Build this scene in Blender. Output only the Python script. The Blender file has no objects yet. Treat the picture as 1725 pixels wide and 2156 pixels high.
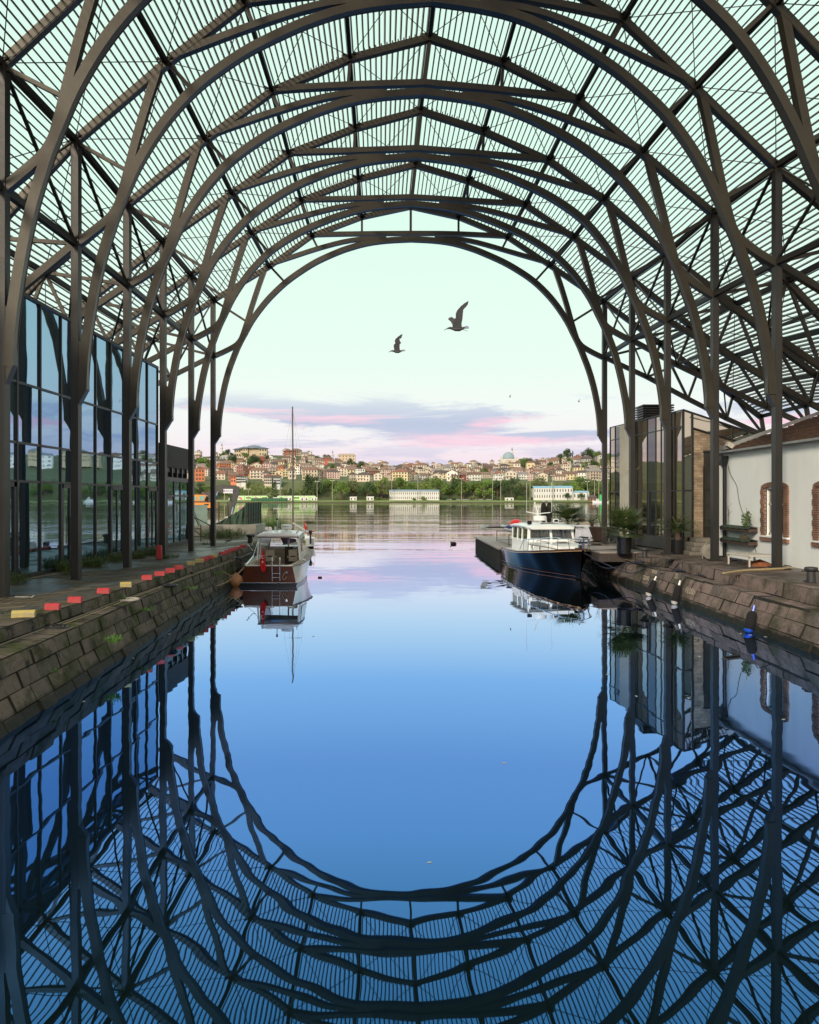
import bpy, math, random
from mathutils import Vector, Matrix
R = math.radians
random.seed(7)
SC = bpy.context.scene
COL = SC.collection

# ---------------------------------------------------------------- camera, sky, sun, exposure
VX, VY, FF, CZ = 837.0, 1049.0, 1842.0, 4.3      # survey constants: vanishing point, focal length (1725 px wide photo), eye height
cd = bpy.data.cameras.new("camera"); cam = bpy.data.objects.new("camera", cd); COL.objects.link(cam)
cam.location = (0, 0, CZ); cam.rotation_euler = (R(90), 0, 0)
cd.sensor_width = 36; cd.sensor_height = 36; cd.sensor_fit = 'AUTO'
cd.lens = 36*FF/2156; cd.shift_x = (862.5-VX)/2156; cd.shift_y = (VY-1078)/2156
cd.clip_start = .1; cd.clip_end = 6000
SC.camera = cam
SC.view_settings.view_transform = 'Standard'; SC.view_settings.look = 'None'
SC.view_settings.exposure = 0; SC.view_settings.gamma = 1
SUN_EL, SUN_AZ = 24, 205     # azimuth: clockwise from +Y; the sun stands behind the viewer, to the left

w = bpy.data.worlds.new("World"); SC.world = w; w.use_nodes = True
def build_world():
    nt = w.node_tree; N = nt.nodes; L = nt.links; N.clear()
    out = N.new('ShaderNodeOutputWorld'); bg = N.new('ShaderNodeBackground'); L.new(bg.outputs[0], out.inputs[0])
    tc = N.new('ShaderNodeTexCoord'); sp = N.new('ShaderNodeSeparateXYZ'); L.new(tc.outputs['Generated'], sp.inputs[0])
    def m(op, a, b=None, c=None):
        n = N.new('ShaderNodeMath'); n.operation = op
        for i, v in enumerate((a, b, c)):
            if v is None: continue
            if isinstance(v, (int, float)): n.inputs[i].default_value = v
            else: L.new(v, n.inputs[i])
        return n.outputs[0]
    ay = m('ADD', m('ABSOLUTE', sp.outputs[1]), .02)
    u = m('DIVIDE', sp.outputs[0], ay)
    h = m('SQRT', m('ADD', m('MULTIPLY', sp.outputs[0], sp.outputs[0]), m('MULTIPLY', sp.outputs[1], sp.outputs[1])))
    v = m('DIVIDE', sp.outputs[2], m('MAXIMUM', h, .02))
    def ramp(f, stops, interp='LINEAR'):
        r = N.new('ShaderNodeValToRGB'); L.new(f, r.inputs[0]); e = r.color_ramp.elements
        r.color_ramp.interpolation = interp
        while len(e) < len(stops): e.new(.5)
        for k, (p, c) in enumerate(stops): e[k].position = p; e[k].color = (*c, 1)
        return r.outputs[0]
    base = ramp(m('MULTIPLY', v, .5), [(0, (.70, .70, .86)), (.012, (.78, .74, .86)), (.022, (.95, .80, .86)), (.034, (.94, .90, .92)),
                                    (.05, (.92, .97, .93)), (.075, (.84, 1, .91)), (.16, (.745, 1, .87)), (.5, (.72, .97, .88)), (1, (.55, .8, .85))])
    def noise(us, vs, off, det, rough=.55, dist=0):
        cx = N.new('ShaderNodeCombineXYZ'); L.new(m('MULTIPLY', u, us), cx.inputs[0]); L.new(m('MULTIPLY', v, vs), cx.inputs[1]); cx.inputs[2].default_value = off
        n = N.new('ShaderNodeTexNoise'); n.inputs['Scale'].default_value = 1; n.inputs['Detail'].default_value = det
        n.inputs['Roughness'].default_value = rough; n.inputs['Distortion'].default_value = dist; L.new(cx.outputs[0], n.inputs['Vector']); return n.outputs[0]
    def mix(f, a, b):
        x = N.new('ShaderNodeMix'); x.data_type = 'RGBA'; L.new(f, x.inputs[0])
        if isinstance(a, tuple): x.inputs[6].default_value = (*a, 1)
        else: L.new(a, x.inputs[6])
        if isinstance(b, tuple): x.inputs[7].default_value = (*b, 1)
        else: L.new(b, x.inputs[7])
        return x.outputs[2]
    band = ramp(v, [(0, (.5,)*3), (.04, (.62,)*3), (.085, (.9,)*3), (.105, (.6,)*3), (.125, (0,)*3)])
    n1 = noise(4.6, 36, 3.2, 10, .68, .7)
    # cloud banks: where they stand in the sky (direction), broken up by the noise
    acc = None; low = None
    for u0, v0, a, b_, sl_, amp in ((-.107, .100, .125, .014, -.10, 1.0), (.052, .0985, .115, .011, -.03, .9), (.06, .074, .12, .011, -.02, .8), (-.09, .062, .14, .006, .0, .6), (.19, .071, .06, .006, .02, .7), (-.34, .093, .14, .013, .05, .9), (.5, .09, .22, .014, -.03, .9)):
        du = m('SUBTRACT', u, u0); dv = m('SUBTRACT', m('SUBTRACT', v, v0), m('MULTIPLY', du, sl_))
        r2 = m('ADD', m('POWER', m('DIVIDE', du, a), 2), m('POWER', m('DIVIDE', dv, b_), 2)); e_ = m('MULTIPLY', m('EXPONENT', m('MULTIPLY', r2, -1)), amp)
        lo_ = m('MULTIPLY', e_, m('DIVIDE', dv, -b_))
        acc = e_ if acc is None else m('ADD', acc, e_); low = lo_ if low is None else m('ADD', low, lo_)
    cl = ramp(m('ADD', n1, m('MULTIPLY_ADD', acc, .30, -.14)), [(.44, (0,)*3), (.56, (1,)*3)])
    cmask = m('MULTIPLY', cl, band)
    n2 = noise(5, 40, 9.1, 5, .55, .3)
    ccol = mix(ramp(m('ADD', n2, m('MULTIPLY', low, .28)), [(.54, (0,)*3), (.66, (1,)*3)]), (.46, .54, .74), (1, .62, .76))
    col = mix(m('MULTIPLY', cmask, .95), base, ccol)
    n3 = noise(9, 60, 1.7, 5, .6, .3)                        # thin pale veils low over the hills
    veil = m('MULTIPLY', ramp(n3, [(.48, (0,)*3), (.6, (1,)*3)]), ramp(v, [(0, (.4,)*3), (.05, (.6,)*3), (.08, (0,)*3)]))
    col = mix(veil, col, (.62, .62, .80))
    sky = N.new('ShaderNodeTexSky'); sky.sky_type = 'NISHITA'; sky.sun_disc = False
    sky.sun_elevation = R(SUN_EL); sky.sun_rotation = R(SUN_AZ)
    sc = N.new('ShaderNodeVectorMath'); sc.operation = 'SCALE'; L.new(sky.outputs[0], sc.inputs[0]); sc.inputs['Scale'].default_value = .05
    col = mix(ramp(m('MULTIPLY', v, .4), [(.26, (0,)*3), (.5, (1,)*3)]), col, (.98, .97, .92))      # unseen sky overhead, tinted warm to take the green out of the light
    col = mix(ramp(m('MULTIPLY_ADD', sp.outputs[1], -1, .0), [(.05, (0,)*3), (.5, (1,)*3)]), col, (1.06, .98, .88))   # unseen sky behind the viewer, warmth added to light the front faces
    fin = mix(ramp(v, [(.7, (0,)*3), (1, (.15,)*3)]), col, sc.outputs[0])
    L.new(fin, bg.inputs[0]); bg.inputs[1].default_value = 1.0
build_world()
sl = bpy.data.lights.new("sun", 'SUN'); sl.energy = 3.2; sl.angle = R(12); sl.color = (1, .86, .68)
so = bpy.data.objects.new("sun", sl); COL.objects.link(so)
sd = Vector((math.sin(R(SUN_AZ))*math.cos(R(SUN_EL)), math.cos(R(SUN_AZ))*math.cos(R(SUN_EL)), math.sin(R(SUN_EL))))
so.rotation_euler = sd.to_track_quat('Z', 'Y').to_euler(); so.location = (-20, -40, 40)
SC.cycles.max_bounces = 8; SC.cycles.caustics_reflective = False; SC.cycles.caustics_refractive = False

# ---------------------------------------------------------------- helpers
def P(x, y, Y): return Vector(((x-VX)/FF*Y, Y, CZ-(y-VY)/FF*Y))       # a surveyed point at depth Y
def G(x, y, z=1.3):                                                  # ... on the level z
    Y = (CZ-z)*FF/(y-VY); return Vector(((x-VX)/FF*Y, Y, z))
def V(*a): return Vector(a)

class MB:
    def __init__(s): s.v = []; s.f = []; s.m = []; s.cm = 0
    def add(s, vs, fs):
        o = len(s.v); s.v += [tuple(v) for v in vs]; s.f += [tuple(i+o for i in f) for f in fs]; s.m += [s.cm]*len(fs); return s
    def box(s, c, d, rz=0, M=None, bev=0):
        x, y, z = d[0]/2, d[1]/2, d[2]/2
        if bev:
            b = bev; vs = []
            for zz, k in ((-z, b), (-z+b, 0), (z-b, 0), (z, b)):
                xx, yy = x-k, y-k
                vs += [(xx-b*(k == 0), -yy, zz), (xx, -yy+b*(k == 0), zz), (xx, yy-b*(k == 0), zz), (xx-b*(k == 0), yy, zz),
                       (-xx+b*(k == 0), yy, zz), (-xx, yy-b*(k == 0), zz), (-xx, -yy+b*(k == 0), zz), (-xx+b*(k == 0), -yy, zz)]
            fs = [tuple(range(7, -1, -1)), tuple(range(24, 32))]
            for r in range(3):
                for i in range(8): a = r*8+i; c2 = r*8+(i+1) % 8; fs.append((a, c2, c2+8, a+8))
        else:
            vs = [(sx*x, sy*y, sz*z) for sz in (-1, 1) for sx, sy in ((-1, -1), (1, -1), (1, 1), (-1, 1))]
            fs = [(3, 2, 1, 0), (4, 5, 6, 7), (0, 1, 5, 4), (1, 2, 6, 5), (2, 3, 7, 6), (3, 0, 4, 7)]
        T = Matrix.Translation(c) @ (M.to_4x4() if M is not None else Matrix.Rotation(rz, 4, 'Z'))
        return s.add([T @ Vector(v) for v in vs], fs)
    def bb(s, x0, x1, y0, y1, z0, z1, **k): return s.box(((x0+x1)/2, (y0+y1)/2, (z0+z1)/2), (abs(x1-x0), abs(y1-y0), abs(z1-z0)), **k)
    def beam(s, p, q, wd, ht, up=V(0, 0, 1)):
        p, q = Vector(p), Vector(q); d = q-p; L = d.length
        if L < 1e-6: return s
        d /= L; sx = d.cross(up)
        if sx.length < 1e-3: sx = d.cross(V(0, 1, 0))
        sx.normalize(); uu = sx.cross(d)
        M = Matrix((sx, d, uu)).transposed()
        return s.box((p+q)/2, (wd, L, ht), M=M)
    def tube(s, pts, r, n=6, cap=True):
        pts = [Vector(p) for p in pts]; rs = r if isinstance(r, (list, tuple)) else [r]*len(pts); o = []; ref = None
        for i, p in enumerate(pts):
            d = (pts[min(i+1, len(pts)-1)]-pts[max(i-1, 0)]); d.normalize()
            if ref is None: ref = V(0, 0, 1) if abs(d.z) < .9 else V(1, 0, 0)
            a = d.cross(ref)
            if a.length < 1e-4: ref = V(0, 1, 0); a = d.cross(ref)
            a.normalize(); b = d.cross(a); ref = -b if False else ref
            o += [p+(a*math.cos(2*math.pi*k/n)+b*math.sin(2*math.pi*k/n))*rs[i] for k in range(n)]
        fs = [(i*n+k, i*n+(k+1) % n, (i+1)*n+(k+1) % n, (i+1)*n+k) for i in range(len(pts)-1) for k in range(n)]
        if cap: fs += [tuple(range(n-1, -1, -1)), tuple(range((len(pts)-1)*n, len(pts)*n))]
        return s.add(o, fs)
    def lathe(s, prof, c=(0, 0, 0), n=16, M=None):
        o = []
        for r, z in prof: o += [Vector((r*math.cos(2*math.pi*k/n), r*math.sin(2*math.pi*k/n), z)) for k in range(n)]
        fs = [(i*n+k, i*n+(k+1) % n, (i+1)*n+(k+1) % n, (i+1)*n+k) for i in range(len(prof)-1) for k in range(n)]
        fs += [tuple(range(n-1, -1, -1)), tuple(range((len(prof)-1)*n, len(prof)*n))]
        T = Matrix.Translation(c) @ (M.to_4x4() if M is not None else Matrix.Identity(4))
        return s.add([T @ v for v in o], fs)
    def strip(s, pts, hw, N, dp):
        """a bent flat bar: centre line pts, half width hw (number or list) in its plane, depth dp along N"""
        n = len(pts); o = []
        for i, p in enumerate(pts):
            d = (pts[min(i+1, n-1)]-pts[max(i-1, 0)]).normalized(); t = N.cross(d).normalized(); h = hw[i] if isinstance(hw, list) else hw
            o += [p+t*h+N*dp/2, p+t*h-N*dp/2, p-t*h-N*dp/2, p-t*h+N*dp/2]
        fs = [(i*4+k, i*4+(k+1) % 4, i*4+4+(k+1) % 4, i*4+4+k) for i in range(n-1) for k in range(4)]
        fs += [(3, 2, 1, 0), tuple(range(4*n-4, 4*n))]
        return s.add(o, fs)
    def prism(s, poly, N):
        """poly: list of points of one face, extruded by vector N"""
        n = len(poly); o = [Vector(p) for p in poly]+[Vector(p)+N for p in poly]
        return s.add(o, [tuple(range(n-1, -1, -1)), tuple(range(n, 2*n))]+[(i, (i+1) % n, n+(i+1) % n, n+i) for i in range(n)])
    def quad(s, a, b, c, d): return s.add([a, b, c, d], [(0, 1, 2, 3)])
    def build(s, name, mats, parent=None, world=True, smooth=False):
        me = bpy.data.meshes.new(name); og = parent['_o'] if (parent is not None and world and '_o' in parent) else (0, 0, 0)
        me.from_pydata([(v[0]-og[0], v[1]-og[1], v[2]-og[2]) for v in s.v], [], s.f)
        if not isinstance(mats, (list, tuple)): mats = [mats]
        for m_ in mats: me.materials.append(m_)
        me.polygons.foreach_set('material_index', s.m)
        if smooth: me.polygons.foreach_set('use_smooth', [True]*len(s.f))
        me.update(); o = bpy.data.objects.new(name, me); COL.objects.link(o)
        if parent is not None:
            o.parent = parent
            if world and parent.type == 'MESH' and '_o' in parent: pass
            o['_o'] = og
        return o
def tag(o, label=None, cat=None, group=None, kind=None):
    if label: o['label'] = label
    if cat: o['category'] = cat
    if group: o['group'] = group
    if kind: o['kind'] = kind
    return o
def thing(name, label, cat, loc=(0, 0, 0), group=None, rz=0):
    o = bpy.data.objects.new(name, None); COL.objects.link(o); o.location = loc; o.rotation_euler = (0, 0, rz); o['_o'] = tuple(loc)
    o.empty_display_size = .2
    return tag(o, label, cat, group)
def copy_tree(o, parent=None):
    c = o.copy(); COL.objects.link(c)
    if parent is not None: c.parent = parent
    for ch in KIDS(o): copy_tree(ch, c)
    return c
def KIDS(o): return [x for x in list(COL.objects) if x.parent == o]
def spline(pts, k=4):
    """Catmull-Rom through the points"""
    out = []; n = len(pts)
    for i in range(n-1):
        a, b, c, d = pts[max(i-1, 0)], pts[i], pts[i+1], pts[min(i+2, n-1)]
        for j in range(k):
            t = j/k; out.append(tuple(.5*((2*b[q])+(-a[q]+c[q])*t+(2*a[q]-5*b[q]+4*c[q]-d[q])*t*t+(-a[q]+3*b[q]-3*c[q]+d[q])*t**3) for q in range(len(b))))
    out.append(tuple(pts[-1])); return out

# ---------------------------------------------------------------- materials
def mat(name, col, rough=.6, metal=0., var=.15, vs=3., bump=0., bs=20., spec=None, objcol=False, col2=None, trans=0., streak=None, obj=True, cell=None):
    m = bpy.data.materials.new(name); m.use_nodes = True; nt = m.node_tree; N = nt.nodes; L = nt.links
    b = N['Principled BSDF']; b.inputs['Roughness'].default_value = rough; b.inputs['Metallic'].default_value = metal
    if spec is not None: b.inputs['Specular IOR Level'].default_value = spec
    if trans: b.inputs['Transmission Weight'].default_value = trans
    tc = N.new('ShaderNodeTexCoord'); src = tc.outputs['Object']
    if streak:
        mp = N.new('ShaderNodeMapping'); mp.inputs['Scale'].default_value = streak; L.new(src, mp.inputs[0]); src = mp.outputs[0]
    n = N.new('ShaderNodeTexNoise'); n.inputs['Scale'].default_value = vs; n.inputs['Detail'].default_value = 5; n.inputs['Roughness'].default_value = .65
    L.new(src, n.inputs['Vector'])
    r = N.new('ShaderNodeValToRGB'); L.new(n.outputs[0], r.inputs[0]); e = r.color_ramp.elements; e[0].position = .3; e[1].position = .7
    if col2 is None:
        e[0].color = (*[c*(1-var) for c in col], 1); e[1].color = (*[min(1, c*(1+var)) for c in col], 1)
    else: e[0].color = (*col, 1); e[1].color = (*col2, 1)
    co = r.outputs[0]
    if objcol:
        e[0].color = (1-var,)*3+(1,); e[1].color = (1, 1, 1, 1)
        oi = N.new('ShaderNodeObjectInfo'); mx = N.new('ShaderNodeMix'); mx.data_type = 'RGBA'; mx.blend_type = 'MULTIPLY'; mx.inputs[0].default_value = 1
        L.new(oi.outputs['Color'], mx.inputs[6]); L.new(co, mx.inputs[7]); co = mx.outputs[2]
    L.new(co, b.inputs['Base Color'])
    if bump:
        n2 = N.new('ShaderNodeTexNoise'); n2.inputs['Scale'].default_value = bs; n2.inputs['Detail'].default_value = 6; L.new(src, n2.inputs['Vector'])
        bp = N.new('ShaderNodeBump'); bp.inputs['Strength'].default_value = bump; bp.inputs['Distance'].default_value = .02
        L.new(n2.outputs[0], bp.inputs['Height']); L.new(bp.outputs[0], b.inputs['Normal'])
    return m
def emis(m, c, s):
    b = m.node_tree.nodes['Principled BSDF']; b.inputs['Emission Color'].default_value = (*c, 1); b.inputs['Emission Strength'].default_value = s; return m
STEEL = mat('bronze_paint', (.036, .031, .020), .40, .3, .28, .9, .15, 30)
COLM = mat('column_paint', (.022, .021, .019), .45, .25, .25, .7, .2, 25, col2=(.034, .032, .028))
STEELD = mat('dark_paint', (.022, .021, .018), .45, .2, .2, 2)
SLAT = mat('slat_paint', (.095, .08, .072), .4, .2, .2, 1.5)
ROD = mat('rod_steel', (.05, .045, .04), .4, .6)
FRAME = mat('frame_black', (.022, .022, .023), .4, .2, .15, 2)
CONC = mat('concrete', (.26, .25, .22), .85, 0, .3, 1.2, .4, 12)
WHITEWALL = mat('white_plaster', (.90, .94, .95), .8, 0, .06, .8, .25, 6, streak=(1, 1, .35))

def mossy(name, stone, moss, dark, vs=.9):
    """weathered stone: three tones of stain with a shape of their own"""
    m = bpy.data.materials.new(name); m.use_nodes = True; nt = m.node_tree; N = nt.nodes; L = nt.links; b = N['Principled BSDF']
    b.inputs['Roughness'].default_value = .75; b.inputs['Specular IOR Level'].default_value = .12
    tc = N.new('ShaderNodeTexCoord')
    def nz(s, d=6, off=0, sc=(1, 1, 1)):
        mp = N.new('ShaderNodeMapping'); mp.inputs['Location'].default_value = (off, off*.7, 0); mp.inputs['Scale'].default_value = sc; L.new(tc.outputs['Object'], mp.inputs[0])
        n = N.new('ShaderNodeTexNoise'); n.inputs['Scale'].default_value = s; n.inputs['Detail'].default_value = d; n.inputs['Roughness'].default_value = .7; L.new(mp.outputs[0], n.inputs['Vector']); return n.outputs[0]
    def rmp(f, a, c):
        r = N.new('ShaderNodeValToRGB'); L.new(f, r.inputs[0]); r.color_ramp.elements[0].position = a; r.color_ramp.elements[1].position = c; return r.outputs[0]
    def mx(f, a, c):
        x = N.new('ShaderNodeMix'); x.data_type = 'RGBA'; L.new(f, x.inputs[0])
        for k, q in ((6, a), (7, c)):
            if isinstance(q, tuple): x.inputs[k].default_value = (*q, 1)
            else: L.new(q, x.inputs[k])
        return x.outputs[2]
    at = N.new('ShaderNodeAttribute'); at.attribute_name = 'tone'
    c0 = mx(rmp(nz(8.), .35, .65), stone, tuple(c*1.45 for c in stone))
    c0 = mx(rmp(at.outputs['Fac'], 0, 1), c0, tuple(min(1, c*k) for c, k in zip(stone, (2.0, 1.8, 1.75))))
    c1 = mx(rmp(nz(vs, 6, 3), .45, .62), c0, moss)
    c2 = mx(rmp(nz(vs*1.6, 6, 9), .52, .66), c1, dark)
    c3 = mx(rmp(nz(1.6, 5, 17, (3, 3, .35)), .66, .74), c2, (.34, .31, .27))
    sz = N.new('ShaderNodeSeparateXYZ'); L.new(tc.outputs['Object'], sz.inputs[0]); wz_ = N.new('ShaderNodeMath'); wz_.operation = 'ADD'; L.new(sz.outputs[2], wz_.inputs[0])
    wn_ = N.new('ShaderNodeMath'); wn_.operation = 'MULTIPLY'; L.new(nz(1.5), wn_.inputs[0]); wn_.inputs[1].default_value = -.3; L.new(wn_.outputs[0], wz_.inputs[1])
    wet = rmp(wz_.outputs[0], .02, .14); c3 = mx(wet, (.018, .018, .013), c3)          # the wet tide band just above the water
    rr = N.new('ShaderNodeMapRange'); L.new(wet, rr.inputs[0]); rr.inputs[3].default_value = .55; rr.inputs[4].default_value = .8; L.new(rr.outputs[0], b.inputs['Roughness'])
    L.new(c3, b.inputs['Base Color'])
    bp = N.new('ShaderNodeBump'); bp.inputs['Strength'].default_value = .9; bp.inputs['Distance'].default_value = .06
    L.new(nz(9, 8), bp.inputs['Height']); L.new(bp.outputs[0], b.inputs['Normal'])
    return m
STONE_L = mossy('mossy_stone', (.088, .080, .068), (.050, .066, .020), (.028, .026, .021))
STONE_R = mossy('red_stone', (.145, .120, .113), (.082, .082, .055), (.06, .05, .046), .6)

def paving(name, c1, c2, mortar, scl, moss=None):
    m = bpy.data.materials.new(name); m.use_nodes = True; nt = m.node_tree; N = nt.nodes; L = nt.links; b = N['Principled BSDF']
    b.inputs['Specular IOR Level'].default_value = .28; tc = N.new('ShaderNodeTexCoord'); mp = N.new('ShaderNodeMapping'); L.new(tc.outputs['Object'], mp.inputs[0]); mp.inputs['Scale'].default_value = scl
    nw = N.new('ShaderNodeTexNoise'); nw.inputs['Scale'].default_value = 1.2; L.new(mp.outputs[0], nw.inputs['Vector'])
    ad = N.new('ShaderNodeMix'); ad.data_type = 'RGBA'; ad.blend_type = 'LINEAR_LIGHT'; ad.inputs[0].default_value = .06; L.new(mp.outputs[0], ad.inputs[6]); L.new(nw.outputs['Color'], ad.inputs[7])
    br = N.new('ShaderNodeTexBrick'); L.new(ad.outputs[2], br.inputs['Vector']); br.inputs['Color1'].default_value = (*c1, 1); br.inputs['Color2'].default_value = (*c2, 1)
    br.inputs['Mortar'].default_value = (*mortar, 1); br.inputs['Mortar Size'].default_value = .036; br.inputs['Scale'].default_value = 1; br.inputs['Mortar Smooth'].default_value = .4
    br.inputs['Brick Width'].default_value = .9; br.inputs['Row Height'].default_value = .5
    n = N.new('ShaderNodeTexNoise'); n.inputs['Scale'].default_value = .7; n.inputs['Detail'].default_value = 7; n.inputs['Roughness'].default_value = .7; L.new(tc.outputs['Object'], n.inputs['Vector'])
    r = N.new('ShaderNodeValToRGB'); L.new(n.outputs[0], r.inputs[0]); r.color_ramp.elements[0].position = .42; r.color_ramp.elements[1].position = .6
    r.color_ramp.elements[0].color = (.45, .45, .42, 1) if not moss else (*moss, 1); r.color_ramp.elements[1].color = (1.0, 1.0, 1.0, 1)
    mx = N.new('ShaderNodeMix'); mx.data_type = 'RGBA'; mx.blend_type = 'MULTIPLY'; mx.inputs[0].default_value = .9; L.new(br.outputs[0], mx.inputs[6]); L.new(r.outputs[0], mx.inputs[7])
    L.new(mx.outputs[2], b.inputs['Base Color'])
    n3 = N.new('ShaderNodeTexNoise'); n3.inputs['Scale'].default_value = .35; n3.inputs['Detail'].default_value = 5; L.new(tc.outputs['Object'], n3.inputs['Vector'])
    r3 = N.new('ShaderNodeValToRGB'); L.new(n3.outputs[0], r3.inputs[0]); r3.color_ramp.elements[0].position = .4; r3.color_ramp.elements[1].position = .56
    r3.color_ramp.elements[0].color = (.38,)*3+(1,); r3.color_ramp.elements[1].color = (.8,)*3+(1,); L.new(r3.outputs[0], b.inputs['Roughness'])
    bp = N.new('ShaderNodeBump'); bp.inputs['Strength'].default_value = .5; bp.inputs['Distance'].default_value = .015
    hh = N.new('ShaderNodeMath'); hh.operation = 'SUBTRACT'; n4 = N.new('ShaderNodeTexNoise'); n4.inputs['Scale'].default_value = 6; n4.inputs['Detail'].default_value = 6
    L.new(tc.outputs['Object'], n4.inputs['Vector']); L.new(n4.outputs[0], hh.inputs[0]); L.new(br.outputs['Fac'], hh.inputs[1]); L.new(hh.outputs[0], bp.inputs['Height']); L.new(bp.outputs[0], b.inputs['Normal'])
    return m
PAVE_L = paving('flagstones', (.185, .16, .12), (.085, .072, .052), (.014, .014, .008), (1, .8, 1), (.5, .5, .36))
PAVE_R = paving('quay_setts', (.21, .165, .145), (.10, .078, .066), (.02, .018, .016), (1, .8, 1))

def glassmat(name, body, ior, tint=(1, 1, 1), wav=.15, bandc=None):
    m = bpy.data.materials.new(name); m.use_nodes = True; nt = m.node_tree; N = nt.nodes; L = nt.links; b = N['Principled BSDF']
    b.inputs['Base Color'].default_value = (*body, 1); b.inputs['Roughness'].default_value = .02; b.inputs['IOR'].default_value = ior
    b.inputs['Specular Tint'].default_value = (*tint, 1)
    tc = N.new('ShaderNodeTexCoord')
    n = N.new('ShaderNodeTexNoise'); n.inputs['Scale'].default_value = .55; n.inputs['Detail'].default_value = 1.5; L.new(tc.outputs['Object'], n.inputs['Vector'])
    bp = N.new('ShaderNodeBump'); bp.inputs['Strength'].default_value = wav; bp.inputs['Distance'].default_value = .05; L.new(n.outputs[0], bp.inputs['Height']); L.new(bp.outputs[0], b.inputs['Normal'])
    if bandc:
        mp = N.new('ShaderNodeMapping'); mp.inputs['Scale'].default_value = (1, 1.3, .12); L.new(tc.outputs['Object'], mp.inputs[0])
        n2 = N.new('ShaderNodeTexNoise'); n2.inputs['Scale'].default_value = 1; n2.inputs['Detail'].default_value = 2; L.new(mp.outputs[0], n2.inputs['Vector'])
        r = N.new('ShaderNodeValToRGB'); L.new(n2.outputs[0], r.inputs[0]); r.color_ramp.elements[0].position = .45; r.color_ramp.elements[1].position = .6
        r.color_ramp.elements[0].color = (*body, 1); r.color_ramp.elements[1].color = (*bandc, 1); L.new(r.outputs[0], b.inputs['Base Color'])
    return m
GLASS_L = glassmat('curtain_glass', (.012, .017, .016), 8, (.50, .74, 1), .12, (.05, .085, .07))
GLASS_R = glassmat('bronze_glass', (.02, .02, .014), 6, (1, .90, .76), .12, (.05, .055, .035))
PANE = glassmat('window_glass', (.02, .025, .03), 1.6)
# ---------------------------------------------------------------- water
def water():
    m = bpy.data.materials.new('harbour_water'); m.use_nodes = True; nt = m.node_tree; N = nt.nodes; L = nt.links; N.clear()
    out = N.new('ShaderNodeOutputMaterial'); gl = N.new('ShaderNodeBsdfGlossy'); df = N.new('ShaderNodeBsdfDiffuse'); mx = N.new('ShaderNodeMixShader')
    df.inputs[0].default_value = (.028, .066, .068, 1); gl.inputs['Roughness'].default_value = .012
    geo = N.new('ShaderNodeNewGeometry'); sp = N.new('ShaderNodeSeparateXYZ'); L.new(geo.outputs['Position'], sp.inputs[0])
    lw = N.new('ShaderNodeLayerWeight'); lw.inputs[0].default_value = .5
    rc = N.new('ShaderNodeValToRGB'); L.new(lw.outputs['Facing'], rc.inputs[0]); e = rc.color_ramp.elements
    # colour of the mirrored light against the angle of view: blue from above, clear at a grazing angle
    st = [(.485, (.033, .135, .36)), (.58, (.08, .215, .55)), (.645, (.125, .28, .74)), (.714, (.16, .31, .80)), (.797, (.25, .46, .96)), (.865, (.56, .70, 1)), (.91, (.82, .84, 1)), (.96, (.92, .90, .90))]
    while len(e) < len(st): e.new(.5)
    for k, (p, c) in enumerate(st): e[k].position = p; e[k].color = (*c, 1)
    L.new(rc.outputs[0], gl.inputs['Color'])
    def nz(sc, scale, det):
        mp = N.new('ShaderNodeMapping'); mp.inputs['Scale'].default_value = sc; L.new(geo.outputs['Position'], mp.inputs[0])
        n = N.new('ShaderNodeTexNoise'); n.inputs['Scale'].default_value = scale; n.inputs['Detail'].default_value = det; n.inputs['Roughness'].default_value = .5; L.new(mp.outputs[0], n.inputs['Vector']); return n.outputs[0]
    mr = N.new('ShaderNodeMapRange'); L.new(sp.outputs[1], mr.inputs[0]); mr.inputs[1].default_value = 50; mr.inputs[2].default_value = 110; mr.inputs[3].default_value = 0; mr.inputs[4].default_value = 1
    b1 = N.new('ShaderNodeBump'); b1.inputs['Strength'].default_value = 1; b1.inputs['Distance'].default_value = .005; L.new(nz((.6, .5, 1), 1.0, 2), b1.inputs['Height'])
    b2 = N.new('ShaderNodeBump'); b2.inputs['Strength'].default_value = 1; b2.inputs['Distance'].default_value = .10
    ml = N.new('ShaderNodeMath'); ml.operation = 'MULTIPLY'; m0 = N.new('ShaderNodeMath'); m0.operation = 'MULTIPLY'; L.new(nz((.09, .34, 1), 1, 4), m0.inputs[0]); pr_ = N.new('ShaderNodeMapRange'); L.new(nz((.010, .055, 1), 1, 3), pr_.inputs[0]); pr_.inputs[1].default_value = .38; pr_.inputs[2].default_value = .62; pr_.inputs[3].default_value = .12; pr_.inputs[4].default_value = 1; L.new(pr_.outputs[0], m0.inputs[1]); L.new(m0.outputs[0], ml.inputs[0]); L.new(mr.outputs[0], ml.inputs[1]); L.new(ml.outputs[0], b2.inputs['Height']); L.new(b1.outputs[0], b2.inputs['Normal'])
    for q in (gl,): L.new(b2.outputs[0], q.inputs['Normal'])
    rf = N.new('ShaderNodeValToRGB'); L.new(lw.outputs['Facing'], rf.inputs[0]); rf.color_ramp.elements[0].position = .3; rf.color_ramp.elements[0].color = (.85,)*3+(1,); rf.color_ramp.elements[1].position = .9; rf.color_ramp.elements[1].color = (.97,)*3+(1,)
    L.new(rf.outputs[0], mx.inputs[0]); L.new(df.outputs[0], mx.inputs[1]); L.new(gl.outputs[0], mx.inputs[2]); L.new(mx.outputs[0], out.inputs[0])
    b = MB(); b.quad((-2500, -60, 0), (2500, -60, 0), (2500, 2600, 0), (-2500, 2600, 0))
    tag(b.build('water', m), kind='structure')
water()

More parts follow.
